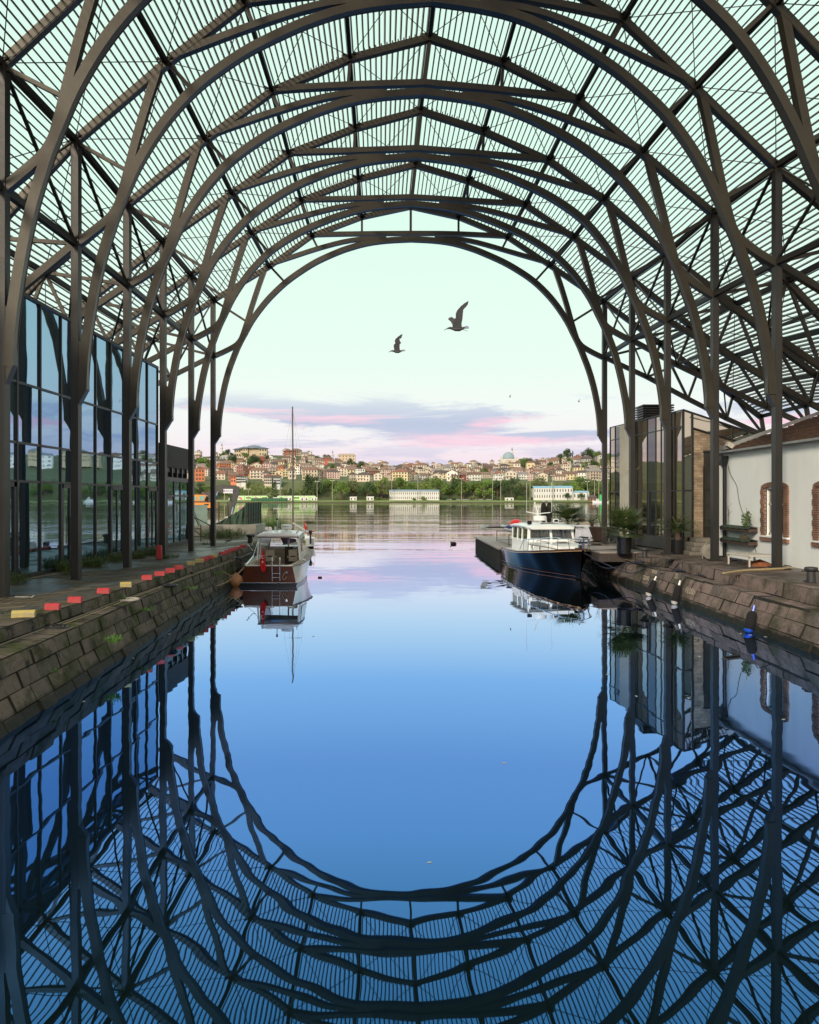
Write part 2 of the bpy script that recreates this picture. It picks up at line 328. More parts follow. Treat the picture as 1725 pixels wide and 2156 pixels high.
# ---------------------------------------------------------------- canopy: arch frames surveyed frame by frame
FR = {}
def fr(n, f, l=None, r=None): 
    if l: FR[(n, f, -1)] = l
    if r: FR[(n, f, 1)] = r
for f, p in ((5, (865.2, 433)), (4, (874.8, 344.6)), (3, (885.8, 230.7)), (2, (905, 76.9)), (1, (928, -140)), (0, (955, -440))): fr('O', f, p, p)
for f, p in ((5, (865, 504)), (4, (866, 430)), (3, (877.5, 330)), (2, (891, 196)), (1, (909, 1)), (0, (935, -255))): fr('R', f, p, p)
for n, rows in dict(
 A=[(5, (762.4, 455), (965.7, 455)), (4, (755.4, 374.8), (986, 379)), (3, (748.5, 267.7), (1019, 274.6)), (2, (737.5, 120.8), (1060.2, 130.4)), (1, (722, -88), (1118, -76)), (0, (700, -370), (1195, -350))],
 B=[(5, (656.7, 495), (1069.5, 498)), (4, (634, 421), (1106.6, 430)), (3, (607.5, 322), (1155.5, 336.2)), (2, (573, 190.5), (1217.4, 209.2)), (1, (515, 5), (1312, 40)), (0, (435, -235), (1450, -180))],
 C=[(5, (566.6, 560), (1159.5, 557.5)), (4, (529, 490.2), (1209, 498.5)), (3, (488, 406.4), (1272, 418.5)), (2, (431.8, 292.4), (1352, 320.2)), (1, (350.3, 131), (1464.3, 183.6)), (0, (232, -78), (1632, 7.5))],
 D=[(5, (450, 630), (1271.8, 634)), (4, (401.6, 578), (1329, 585)), (3, (342.5, 508), (1403, 534)), (2, (267.6, 430), (1502, 448)), (1, (158.6, 295), (1634, 350.3)), (0, (5, 135), (1832, 222))],
 E=[(5, (449, 749), (1272, 752)), (4, (402.6, 713.7), (1330, 715.5)), (3, (343.5, 663), (1404.5, 674)), (2, (268.5, 599.5), (1503, 620.7)), (1, (159, 512.6), (1634, 553)), (0, (5, 398), (1834, 462))],
 K=[(5, (455.6, 934), (1267.9, 932)), (4, (409.5, 922.6), (1327.4, 919.3)), (3, (352, 905), (1403.6, 902.8)), (2, (276.2, 882.6), (1499.3, 880.3)), (1, (169.8, 850.3), (1630, 855)), (0, (13, 805.8), (1828, 822))],
 U=[(5, (449, 1152.6), (1273, 1145.5)), (4, (403, 1164), (1331, 1154)), (3, (344, 1178), (1405.5, 1165.3)), (2, (268.5, 1196.3), (1505, 1179.5)), (1, (161, 1221), (1636, 1195.3)), (0, (7, 1257), (1836, 1222))],
 F=[(5, (321.5, 716), (1390.5, 722.6)), (4, (258.5, 679), (1458, 688)), (3, (185.8, 633), (1547, 640)), (2, (95, 573.4), (1658, 591)), (1, (-32, 500), (1822, 506)), (0, (-215, 405), (2060, 405))],
 ).items():
    for f, l, r in rows: fr(n, f, l, r)
for n, x, y in (('G', 1471, 779.5), ('J', 1543.4, 831.7), ('H', 1602.7, 876.7), ('P', 1363, 793.7), ('Q', 1448.5, 840), ('X', 1530.3, 881.5), ('S', 1609.8, 918)):
    fr(n, 5, (1721.8-x, y), (x, y))
fr('G', 4, None, (1546, 750))
def solve3(A, b):
    M = Matrix(A); return M.inverted() @ Vector(b)
def warp(f, s):
    """map from the left half of frame 5 to half s of frame f: affine fit plus spread residuals"""
    ks = [n for n in 'ORABCDEKUFGJHPQXS' if (n, f, s) in FR]; src = [FR[(n, 5, -1)] for n in ks]; dst = [FR[(n, f, s)] for n in ks]
    AtA = [[0]*3 for _ in range(3)]; bx = [0]*3; by = [0]*3
    for (x, y), (X, Y) in zip(src, dst):
        r = (x-700, y-700, 100)
        for i in range(3):
            bx[i] += r[i]*X; by[i] += r[i]*Y
            for j in range(3): AtA[i][j] += r[i]*r[j]
    cx = solve3(AtA, bx); cy = solve3(AtA, by)
    def aff(x, y): r = Vector((x-700, y-700, 100)); return cx.dot(r), cy.dot(r)
    # thin-plate spline through the residuals: smooth, exact at the surveyed nodes
    import numpy as np
    S = np.array(src)/300; n = len(S); rs = np.array([(X-aff(x, y)[0], Y-aff(x, y)[1]) for (x, y), (X, Y) in zip(src, dst)])
    def U(r2): return np.where(r2 > 1e-12, r2*np.log(np.maximum(r2, 1e-12)), 0)
    K = U(((S[:, None]-S[None])**2).sum(-1))+np.eye(n)*.02; Q = np.c_[np.ones(n), S]
    A = np.block([[K, Q], [Q.T, np.zeros((3, 3))]]); W = np.linalg.solve(A, np.r_[rs, np.zeros((3, 2))])
    def g(x, y):
        a = aff(x, y); q = np.array((x, y))/300; r = U(((S-q)**2).sum(-1)) @ W[:n]+np.array((1, *q)) @ W[n:]
        return a[0]+float(r[0]), a[1]+float(r[1])
    return g
YL = [26.7+5.72*i for i in range(6)]; YR = [29.2, 34.4, 39.5, 44.8, 50.1, 55.3]
class Frame:
    def __init__(s, f):
        s.f = f; xl = FR[('U', f, -1)][0]; xr = FR[('U', f, 1)][0]
        s.XL = (xl-VX)/FF*YL[f]; s.XR = (xr-VX)/FF*YR[f]; s.sl = (YR[f]-YL[f])/(s.XR-s.XL)
        s.N = V(-s.sl, 1, 0).normalized(); s.w = {-1: warp(f, -1), 1: warp(f, 1)}
    def pt(s, side, x, y):
        X, Y = s.w[side](x, y); rx = (X-VX)/FF
        Yd = (YL[s.f]-s.sl*s.XL)/(1-s.sl*rx); return V(rx*Yd, Yd, CZ-(Y-VY)/FF*Yd)
    def node(s, n, side): return s.pt(side, *FR[(n, 5, -1)])
FRAMES = [Frame(i) for i in range(6)]
def c2d(*c): return [(421.1+a*.27459, 421.1+b*.27459) for a, b in c]       # template readings
RIB = c2d((1617, 302), (1430, 312), (1280, 333), (1150, 368), (1050, 404), (900, 472), (780, 545), (665, 628), (560, 725), (480, 815), (400, 925), (345, 1025), (300, 1110), (262, 1200), (225, 1300), (192, 1420), (168, 1540), (152, 1640), (143, 1740), (141, 1815))
MEM = [('crown_chord', c2d((880, 268), (1000, 264), (1243, 260), (1430, 258), (1617, 257)), .13), ('leaf_chord', c2d((540, 492), (700, 440), (900, 375), (1100, 322), (1260, 300), (1430, 300)), .125),
       ('leaf_strut', c2d((500, 525), (455, 650), (405, 800), (362, 940), (325, 1050), (292, 1125)), .145), ('knee_chord', c2d((105, 1200), (200, 1157), (285, 1108), (330, 1045)), .14)]
POSTS = [c2d((862, 285), (905, 370)), c2d((540, 510), (660, 640)), c2d((115, 775), (352, 928)), c2d((1243, 140), (1243, 255))]
for s_ in range(6):
    F_ = FRAMES[s_]; N_ = F_.N
    nm = ['nearest, ribs leaving the top corners', 'second, crown touching the top edge', 'third from the viewer', 'fourth from the viewer', 'fifth from the viewer, next to the outermost', 'outermost, open against the sky over the water'][s_]
    t = thing('arch_frame', 'bronze steel arch frame of the canopy, '+nm, 'arch', (0, F_.pt(-1, *FR[('R', 5, -1)]).y, 0), 'arch frames of the canopy')
    def mk(name, b): b.build(name, STEEL, t)
    for sd_ in (-1, 1):
        n = lambda k: F_.node(k, sd_)
        # column: a dark-flanged box section from the paving up to the roof node
        base = n('U'); top = n('D'); b = MB(); wz = .27; dz = .38
        X0 = base.x; Y0 = base.y
        b.box((X0, Y0, (base.z+top.z)/2-.2), (wz-.06, dz-.02, top.z-base.z+.4))
        for q in (-1, 1): b.box((X0+q*(wz/2-.02), Y0, (base.z+top.z)/2-.2), (.04, dz, top.z-base.z+.402))
        b.box((X0, Y0, base.z+.02), (.5, .6, .05)); b.build('column', COLM, t)
        # rib with its bracket on the column
        pts = [F_.pt(sd_, x, y) for x, y in spline(RIB, 3)]
        b = MB(); b.strip(pts, .14, N_, .36)
        for q in (-1, 1): b.strip([p+N_*q*.19 for p in pts], .155, N_, .02)
        k = n('K'); e_ = pts[-1]; dirx = 1 if sd_ < 0 else -1
        b.prism([V(X0+dirx*wz/2, Y0-.17, k.z-.05), V(e_.x+dirx*.17, Y0-.17, k.z+.52), V(e_.x+dirx*.17, Y0-.17, e_.z+.05), V(pts[-7].x+dirx*.05, Y0-.17, pts[-7].z), V(X0+dirx*wz/2, Y0-.17, pts[-7].z+.3)], V(0, .34, 0))
        mk('arch_rib', b)
        # rafters
        names = ['O', 'A', 'B', 'C', 'D', 'F', 'G', 'J', 'H']
        for a, c in zip(names, names[1:]):
            p, q = n(a), n(c); b = MB(); dn = V(0, 0, -.06); ext = (q-p).normalized()*.1
            b.strip([p+dn-(ext if a != 'O' else ext*0), q+dn+ext], .145, N_, .30); b.strip([p+dn+V(0, 0, -.15), q+dn+V(0, 0, -.15)], .012, N_, .34); mk('rafter', b)
        for nm2, poly, hw in MEM:
            b = MB(); pp = [F_.pt(sd_, x, y) for x, y in spline(poly, 3)]; b.strip(pp, hw, N_, .325 if nm2 != 'leaf_chord' else .315); mk(nm2, b)
        for poly in POSTS:
            p, q = [F_.pt(sd_, x, y) for x, y in poly]; mk('strut', MB().strip([p, q], .065, N_, .16))
        # lean-to truss outside the column
        for a, c in (('E', 'P'), ('P', 'Q'), ('Q', 'X'), ('X', 'S')): mk('bottom_chord', MB().strip([n(a), n(c)], .13, N_, .28))
        for a, c in (('E', 'F'), ('P', 'F'), ('F', 'Q'), ('Q', 'G'), ('G', 'X'), ('X', 'J'), ('J', 'S')): mk('web', MB().strip([n(a), n(c)], .07, N_, .15))
        mk('end_post', MB().strip([n('H'), n('S')+V(0, 0, -.1)], .11, N_, .2))
        for a in 'ABCDF':                                        # bolted node plates
            b = MB(); p = n(a)
            for q in range(6): 
                an = q*math.pi/3+.3; b.beam(p+V(0, 0, .0), p+V(math.cos(an)*.34, math.sin(an)*.3, .12), .05, .10)
            b.build('node_plate', STEELD, t)
    mk('king_post', MB().strip([F_.node('O', -1)+V(0, 0, -.1), F_.node('R', -1)+V(0, 0, .3)], .075, N_, .16))
    mk('ridge_plate', MB().strip([F_.node('A', -1)+(F_.node('O', -1)-F_.node('A', -1))*.9, F_.node('O', -1), F_.node('A', 1)+(F_.node('O', 1)-F_.node('A', 1))*.9], .15, N_, .306))

SEG = ['O', 'A', 'B', 'C', 'D', 'F', 'G', 'J', 'H']
def roof_bay(a, c, lab, near=False):
    FA, FB = FRAMES[a], FRAMES[c]
    t = thing('slatted_roof_bay', lab, 'roof', (0, FA.node('O', -1).y, 0), 'slatted roof bays of the canopy')
    def at(fr_, n, sd_):
        p = fr_.node(n, sd_)
        if near and fr_ is FA:
            p2 = FRAMES[1].node(n, sd_) if False else None
        return p
    def E0(n, sd_):
        p = FA.node(n, sd_)
        if near: q = FB.node(n, sd_); return p+(p-q)
        return p
    def E1(n, sd_): return FA.node(n, sd_) if near else FB.node(n, sd_)
    sb = MB()
    for sd_ in (-1, 1):
        for u, v_ in zip(SEG, SEG[1:]):
            p0, q0, p1, q1 = E0(u, sd_), E0(v_, sd_), E1(u, sd_), E1(v_, sd_)
            L_ = ((q1-p1).length+(q0-p0).length)/2; n = max(4, round(L_/.245)); up = V(0, 0, .21)
            tilt = sd_*.0
            for k in range(n):
                f = (k+.5)/n; a_ = p0.lerp(q0, f)+up; b_ = p1.lerp(q1, f)+up
                prof = (q1-p1).normalized(); d = (b_-a_).normalized(); nrm = d.cross(prof).normalized()
                if nrm.z < 0: nrm = -nrm
                sb.beam(a_, b_, .052, .13, nrm)
    sb.build('slat_deck', SLAT, t)
    for sd_ in (-1, 1):
        for u in SEG[(1 if sd_ > 0 else 0):]+['E']:
            up = V(0, 0, .0)
            b = MB().beam(E0(u, sd_)+up, E1(u, sd_)+up, .15 if u not in 'DE' else .2, .22); b.build('purlin', STEELD, t)
        for u, v_ in zip(SEG, SEG[1:]):
            up = V(0, 0, .03)
            for p, q in ((E0(u, sd_), E1(v_, sd_)), (E0(v_, sd_), E1(u, sd_))): MB().tube([p+up, q+up], .018, 5).build('bracing_rod', ROD, t)
        MB().beam(E0('D', sd_), E1('E', sd_), .10, .10).build('wind_brace', STEELD, t)
        MB().beam(E0('E', sd_), E1('D', sd_), .07, .07).build('wind_brace', STEEL, t)
        MB().beam(E0('E', sd_), E1('P', sd_), .08, .08).build('wind_brace', STEEL, t)
        MB().beam(E0('P', sd_), E1('P', sd_), .10, .12).build('purlin', STEEL, t)
        MB().beam(E0('Q', sd_), E1('X', sd_), .08, .08).build('wind_brace', STEEL, t)
roof_bay(0, 1, 'slatted steel roof bay running out over the viewer, in front of the nearest arch', near=True)
for i, l in enumerate(['between the nearest and the second arch', 'between the second and the third arch', 'between the third and the fourth arch', 'between the fourth and the fifth arch', 'between the fifth and the outermost arch']):
    roof_bay(i, i+1, 'slatted steel roof bay with thin crossed rods '+l)

# ---------------------------------------------------------------- quays
def zr(Y): return 1.42+max(0, 50-Y)*.006              # level of the right hand paving
def ledge_l(Y): return -7.26-.0274*min(Y, 60)
def wat_l(Y): return -6.6-.035*min(Y, 60)
def stones(b, rnd, cor, y0, y1, ln, course_pts, mt=0, out=.035):
    """one course of dressed blocks along the quay: course_pts(Y) gives the low and high outer corners and the inner offset"""
    y = y0+rnd.random()*.3; tones = []
    while y < y1:
        l = ln*(.75+rnd.random()*.6); e = min(y+l, y1+.3); g = .018
        lo0, hi0 = course_pts(y+g); lo1, hi1 = course_pts(e-g); n_ = cor*out*(.35+rnd.random()*1.1); j = V(0, 0, (rnd.random()-.5)*.015)
        ins = .035
        def ip(fy, fz):       # point on the block face
            a = Vector(lo0).lerp(Vector(hi0), fz); c = Vector(lo1).lerp(Vector(hi1), fz); return a.lerp(c, fy)+j
        s_ = .010/max(.2, (e-y)); h_ = .010/max(.15, (Vector(hi0)-Vector(lo0)).length)
        outer = [ip(0, .015), ip(1, .015), ip(1, .985), ip(0, .985)]; mid = [ip(s_, h_)+n_, ip(1-s_, h_)+n_, ip(1-s_, 1-h_)+n_, ip(s_, 1-h_)+n_]
        back = [p-cor*.22 for p in outer]; cen = [(mid[0]+mid[2])/2+n_*.35+V(0, (rnd.random()-.5)*.1, 0)]
        vs = back+outer+mid+cen
        fs = [(i, (i+1) % 4, 4+(i+1) % 4, 4+i) for i in range(4)]+[(4+i, 4+(i+1) % 4, 8+(i+1) % 4, 8+i) for i in range(4)]+[(8+i, 8+(i+1) % 4, 12) for i in range(4)]
        b.cm = 1; b.add(vs, fs[:8]); b.cm = 0; o_ = len(b.v)-len(vs); b.f += [tuple(i+o_ for i in f) for f in fs[8:]]; b.m += [0]*4; tones += [rnd.random()]*len(fs); y = e
    return tones
def settone(o, tones):
    at = o.data.attributes.new('tone', 'FLOAT', 'FACE'); at.data.foreach_set('value', (tones+[0]*len(o.data.polygons))[:len(o.data.polygons)])
rnd = random.Random(3)
# left: paving sheet, kerb stones, ledge, battered wall
XK = -8.45
b = MB()
LQ = [(-60, -10), (XK-.4, -10), (XK-.4, 57.5), (-10.7, 66), (-12.4, 80), (-13.6, 92), (-60, 92)]
b.add([(-60, -10, 1.3), (-11.4, -10, 1.3), (-11.4, 57.5, 1.3), (-12.2, 66, 1.3), (-13.6, 80, 1.3), (-15, 92, 1.3), (-60, 92, 1.3)]+[(x, y, 1.495 if y < 60 else 1.4) for x, y in LQ[1:6]], [tuple(range(7))]+[(1+k, 7+k, 8+k, 2+k) for k in range(4)]); b.add([(x, y, z) for x, y in LQ[2:6] for z in (1.495 if y < 60 else 1.4, -2)], [(0, 1, 3, 2), (2, 3, 5, 4), (4, 5, 7, 6)])
b.add([(-13.6, 92, 1.3), (-60, 92, 1.3), (-60, 92, -2), (-13.6, 92, -2)], [(0, 1, 2, 3)])
tag(b.build('paving_left', PAVE_L), kind='structure')
b = MB(); tn = []
nrm = V(1, 0, 0)
tn += stones(b, rnd, V(.75, 0, .66).normalized(), 2, 57, 1.15, lambda Y: ((XK+.0, Y, 1.20), (XK-.06, Y, 1.47)), out=.05)
tn += stones(b, rnd, V(0, 0, 1), 2, 57, 1.15, lambda Y: ((XK-.04, Y, 1.49), (XK-.48, Y, 1.498)), out=.02)
tn += stones(b, rnd, V(0, 0, 1), 2, 56, 1.0, lambda Y: ((ledge_l(Y), Y, 1.135), (XK-.02, Y, 1.175)), out=.03)
c = V(.88, 0, .47).normalized()
for k in range(4):
    f0, f1 = k/4, (k+1)/4
    def cp(Y, f0=f0, f1=f1):
        a = (wat_l(Y)+.08, -.16); d = (ledge_l(Y)+.03, 1.13)
        L3 = lambda f: (a[0]+(d[0]-a[0])*f-.06*math.sin(f*3.1), Y, a[1]+(d[1]-a[1])*f+.02)
        return L3(f0), L3(f1)
    tn += stones(b, rnd, c, 2, 57, .95 if k < 3 else 1.15, cp, out=.05 if k < 3 else .07)
JE = mat('joint_earth', (.022, .021, .014), .9, 0, .3, 3)
o = b.build('quay_wall_left', [STONE_L, JE]); settone(o, tn); tag(o, 'mossy stepped stone quay wall along the left side of the dock', 'quay wall')
b = MB(); b.add([(wat_l(2), 2, -.4), (wat_l(57), 57, -.4), (ledge_l(57)-.03, 57, 1.09), (ledge_l(2)-.03, 2, 1.09), (XK-.1, 57, 1.1), (XK-.1, 2, 1.1), (XK-.1, 57, 1.42), (XK-.1, 2, 1.42)], [(0, 1, 2, 3), (3, 2, 4, 5), (5, 4, 6, 7)])
b.add([(wat_l(57), 57, -.4), (-8.8, 57, 1.1), (-8.9, 57, 1.45), (-9.2, 57, -.4)], [(0, 1, 2, 3)])
b.build('joint_bed', JE, o)
# right
XW, XG, XS = 11.62, 11.95, 12.5
b = MB()
def rq(Y): return zr(Y)
RQ = [(XS+.35, -10), (60, -10), (60, 62), (24, 75), (12.0, 78), (12.0, 66), (XS+.35, 60)]
ys = [-10, 10, 25, 35, 42, 50, 60, 78, 79]
vs = []; fs = []
for y in ys: vs += [(XS+.35 if y < 60 else 11.9, y, rq(y)), (60, y, rq(y))]
for i in range(len(ys)-1): fs.append((2*i, 2*i+1, 2*i+3, 2*i+2))
b.add(vs, fs); b.add([(11.9, 60, 1.42), (11.9, 79, 1.42), (11.9, 79, -2), (11.9, 60, -2), (60, 79, 1.42), (60, 79, -2)], [(0, 1, 2, 3), (1, 4, 5, 2)])
tag(b.build('paving_right', PAVE_R), kind='structure')
b = MB(); tn = []
tn += stones(b, rnd, V(-.8, 0, .6).normalized(), 2, 60, 1.5, lambda Y: ((XS, Y, 1.06), (XS+.05, Y, rq(Y)-.02)), out=.05)
tn += stones(b, rnd, V(0, 0, 1), 2, 60, 1.5, lambda Y: ((XS+.03, Y, rq(Y)-.01), (XS+.42, Y, rq(Y)-.004)), out=.02)
tn += stones(b, rnd, V(0, 0, 1), 2, 60, 1.3, lambda Y: ((XG, Y, 1.03), (XS+.0, Y, 1.05)), out=.03)
for k in range(3):
    f0, f1 = k/3, (k+1)/3
    def cp(Y, f0=f0, f1=f1):
        L3 = lambda f: (XW-.12+(XG-XW+.10)*f+.10*f*f, Y, -.16+1.19*f)
        return L3(f0), L3(f1)
    tn += stones(b, rnd, V(-.9, 0, .35).normalized(), 2, 60, 1.2, cp, out=.06)
o = b.build('quay_wall_right', [STONE_R, JE]); settone(o, tn); tag(o, 'reddish stepped stone quay wall along the right side of the dock', 'quay wall'); QWR = o
b = MB(); b.add([(XW+.02, 2, -.4), (XW+.02, 60, -.4), (XG+.05, 60, 1.0), (XG+.05, 2, 1.0), (XS+.06, 60, 1.0), (XS+.06, 2, 1.0), (XS+.12, 60, 1.4), (XS+.12, 2, 1.5)], [(0, 1, 2, 3), (3, 2, 4, 5), (5, 4, 6, 7)])
b.build('joint_bed', bpy.data.materials['joint_earth'], o)
# ---------------------------------------------------------------- left: tall glass hall and low dark building
XF = -14.0
t = thing('glass_hall', 'tall glass-fronted hall behind the left row of columns, sky mirrored in its panes', 'building', (-19, 40, 1.3))
ym = [32.2+2.1*k for k in range(-5, 10)]; zt = [1.42, 4.93, 6.36, 8.59, 11.9]
def topz(Y): return 11.75
for i in range(len(ym)-1):
    y0, y1 = ym[i]+.04, ym[i+1]-.04; door = i in (4, 7, 10, 13)
    for j in range(4):
        z0, z1 = zt[j]+.04, zt[j+1]-.04
        if door and j == 0: continue
        q = random.uniform(-.012, .012)
        MB().add([(XF-.03+q, y0, z0), (XF-.03-q, y1, z0), (XF-.03-q, y1, z1), (XF-.03+q, y0, z1), (XF-.07, y0, z0), (XF-.07, y1, z0), (XF-.07, y1, z1), (XF-.07, y0, z1)],
                 [(0, 1, 2, 3), (7, 6, 5, 4), (0, 4, 5, 1), (3, 2, 6, 7), (0, 3, 7, 4), (1, 5, 6, 2)]).build('glass_pane', GLASS_L, t)
    if door:
        d = MB(); ymid = (y0+y1)/2
        d.bb(XF-.12, XF+.02, y0-.02, y0+.22, 1.42, 4.9); d.bb(XF-.12, XF+.02, y1-.22, y1+.02, 1.42, 4.9); d.bb(XF-.12, XF+.02, y0, y1, 4.72, 4.9); d.bb(XF-.10, XF, ymid-.05, ymid+.05, 1.45, 4.7)
        d.bb(XF-.10, XF, y0+.2, y1-.2, 1.42, 1.6); dd = d.build('door', FRAME, t)
        MB().bb(XF-.07, XF-.04, y0+.2, ymid-.04, 1.6, 4.72).build('glass_pane', GLASS_L, dd); MB().bb(XF-.07, XF-.04, ymid+.04, y1-.2, 1.6, 4.72).build('glass_pane', GLASS_L, dd)
        MB().tube([(XF+.05, ymid-.12, 2.3), (XF+.05, ymid-.12, 3.5)], .018).build('handle', FRAME, dd)
b = MB()
for y in ym: b.bb(XF-.12, XF+.035, y-.05, y+.05, 1.3, 11.95)
b.build('mullions', FRAME, t)
b = MB()
for z in zt[1:]: b.bb(XF-.11, XF+.02, ym[0], ym[-1], z-.045, z+.045)
b.bb(XF-.3, XF+.045, ym[0], ym[-1]+.06, 11.86, 12.0); b.bb(XF-.3, XF+.03, ym[0], ym[-1]+.03, 1.28, 1.45); b.build('transoms', FRAME, t)
b = MB(); b.add([(XF-.12, ym[0], 1.2), (XF-.12, ym[-1], 1.2), (XF-.12, ym[-1], 11.9), (XF-.12, ym[0], 11.9), (-26, ym[0], 1.2), (-26, ym[-1], 1.2), (-26, ym[-1], 8), (-26, ym[0], 8)],
                [(1, 2, 6, 5), (0, 4, 7, 3), (3, 7, 6, 2), (4, 5, 6, 7)]); b.build('side_walls', STEELD, t)
b = MB()
for z in (1.4, 6.3): b.bb(-25.8, XF-.5, ym[0]+.1, ym[-1]-.1, z-.15, z)
b.bb(-18.2, -18, ym[0]+.1, ym[-1]-.1, 1.4, 8.6); b.build('inner_floors', mat('interior', (.16, .19, .14), .8, 0, .3, .4), t)
t = thing('low_building', 'low dark building with a ribbed parapet at the end of the left glass hall', 'building', (-17, 56, 1.3))
y0, y1 = 51.35, 58.6
b = MB(); b.bb(-22, XF-.1, y0, y1, 5.9, 7.5); 
b.build('parapet_wall', STEELD, t)
b = MB()
for k in range(46): y = y0+.08+k*.158; b.bb(XF-.12, XF+.04, y, y+.07, 6.2, 7.57)
b.build('ribs', mat('rib_brown', (.035, .028, .02), .5), t)
b = MB()
for y in (y0+.1, 53.2, 54.9, 56.5, 58.5): b.bb(XF-.1, XF+.02, y-.08, y+.08, 1.3, 5.6)
b.bb(XF-.1, XF+.05, y0, y1, 5.35, 5.6); b.bb(XF-.1, XF+.03, y0, y1, 1.3, 1.55); b.bb(XF-.1, XF+.02, y0, y1, 4.4, 4.5)
b.build('frame', FRAME, t)
for k in range(6): MB().bb(XF-.3, XF+.0, y0+.5+k*1.25, y0+.7+k*1.25, 5.6, 6.2).build('bracket', FRAME, t)
for a, c in ((y0+.2, 53.1), (53.3, 54.8), (55.0, 56.4), (56.6, 58.4)):
    MB().bb(XF-.08, XF-.03, a, c, 1.55, 4.4).build('glass_pane', GLASS_L, t); MB().bb(XF-.08, XF-.03, a, c, 4.5, 5.35).build('glass_pane', GLASS_L, t)
MB().bb(-22, XF-.2, y0, y1, 1.25, 5.95).build('core', STEELD, t)

# ---------------------------------------------------------------- right: bronze glass pavilion with a brick flank
BRICK_T = paving('tan_brick', (.42, .33, .23), (.30, .22, .15), (.22, .19, .15), (2.2, 2.2, 5.5))
def brickmat(name, c1, c2, mo, axis, bw=.24, rh=.075, ms=.012):
    m = bpy.data.materials.new(name); m.use_nodes = True; nt = m.node_tree; N = nt.nodes; L = nt.links; b = N['Principled BSDF']; b.inputs['Roughness'].default_value = .85
    tc = N.new('ShaderNodeTexCoord'); sp = N.new('ShaderNodeSeparateXYZ'); cb = N.new('ShaderNodeCombineXYZ'); L.new(tc.outputs['Object'], sp.inputs[0])
    L.new(sp.outputs[axis], cb.inputs[0]); L.new(sp.outputs[2], cb.inputs[1])
    br = N.new('ShaderNodeTexBrick'); L.new(cb.outputs[0], br.inputs['Vector']); br.inputs['Scale'].default_value = 1; br.inputs['Brick Width'].default_value = bw; br.inputs['Row Height'].default_value = rh
    br.inputs['Mortar Size'].default_value = ms; br.inputs['Color1'].default_value = (*c1, 1); br.inputs['Color2'].default_value = (*c2, 1); br.inputs['Mortar'].default_value = (*mo, 1); br.inputs['Bias'].default_value = .1
    n = N.new('ShaderNodeTexNoise'); n.inputs['Scale'].default_value = 1.3; n.inputs['Detail'].default_value = 6; L.new(tc.outputs['Object'], n.inputs['Vector'])
    r = N.new('ShaderNodeValToRGB'); L.new(n.outputs[0], r.inputs[0]); r.color_ramp.elements[0].position = .35; r.color_ramp.elements[1].position = .65; r.color_ramp.elements[0].color = (.6, .6, .6, 1); r.color_ramp.elements[1].color = (1.15, 1.1, 1.05, 1)
    mx = N.new('ShaderNodeMix'); mx.data_type = 'RGBA'; mx.blend_type = 'MULTIPLY'; mx.inputs[0].default_value = 1; L.new(br.outputs[0], mx.inputs[6]); L.new(r.outputs[0], mx.inputs[7]); L.new(mx.outputs[2], b.inputs['Base Color'])
    bp = N.new('ShaderNodeBump'); bp.inputs['Strength'].default_value = .7; bp.inputs['Distance'].default_value = .02; bp.invert = True; L.new(br.outputs['Fac'], bp.inputs['Height']); L.new(bp.outputs[0], b.inputs['Normal'])
    return m
bpy.data.materials.remove(BRICK_T)
BRICK_X = brickmat('tan_brick', (.44, .35, .24), (.27, .19, .125), (.25, .215, .165), 0, .34, .13, .02)
BRICK_RED = brickmat('red_brick', (.30, .12, .065), (.22, .085, .05), (.36, .30, .25), 1, .22, .085, .012)
t = thing('glass_pavilion', 'bronze glass pavilion with a tan brick flank behind the right row of columns', 'building', (18, 50, 1.5))
A0, B0 = V(14.0, 57.6, 0), V(15.0, 46.0, 0); dv = (B0-A0); Lw = dv.length; du = dv/Lw; nn = V(-1, -.087, 0).normalized()
def fp(s_, z, o=0): p = A0+du*s_+nn*o; return V(p.x, p.y, z)
zb, zt2 = 1.45, 8.95
cuts = [0, 1.0, 2.2, 3.9, 4.7, 6.6, 7.9, 8.7, 9.6, 10.6, Lw-.05]
kinds = ['g', 'd', 'w', 'g', 'g', 'd', 'g', 'g', 'g', 'g']  # the second dark bay puts a column's reflection into its glass colour
mb = MB(); M_ = Matrix((du, nn, V(0, 0, 1))).transposed()
for a, c, k in zip(cuts, cuts[1:], kinds):
    for z0, z1 in ((2.15, 4.7), (4.7, 8.1), (8.1, 8.9)):
        if k == 'w':
            continue
        cm = fp((a+c)/2, (z0+z1)/2, -.03)
        g = MB(); g.box(cm, (c-a-.05, .03, z1-z0-.05), M=M_ @ Matrix.Rotation(random.uniform(-.006, .006), 3, 'Z')); g.build('glass_pane', GLASS_R if k == 'g' else PANE, t)
    if k == 'w':
        MB().box(fp((a+c)/2, 5.2, .03), (c-a, .16, 7.4), M=M_).build('plaster_pier', mat('cream_plaster', (.52, .49, .42), .85, 0, .08, 1, .2, 8), t)
for s_ in cuts: mb.box(fp(s_, (zb+zt2)/2, -.02), (.05, .09, zt2-zb), M=M_)
for z in (2.15, 4.7, 8.1, 8.95): mb.box(fp(Lw/2, z, -.022), (Lw+.03, .086, .055), M=M_)
mb.box(fp(6.95, 3.4, .01), (.09, .1, 2.6), M=M_); mb.build('mullions', FRAME, t)
MB().box(fp(Lw/2, 1.82, -.02), (Lw, .14, .66), M=M_).build('plinth', mat('plinth_grey', (.05, .05, .055), .5, .2, .15, 2), t)
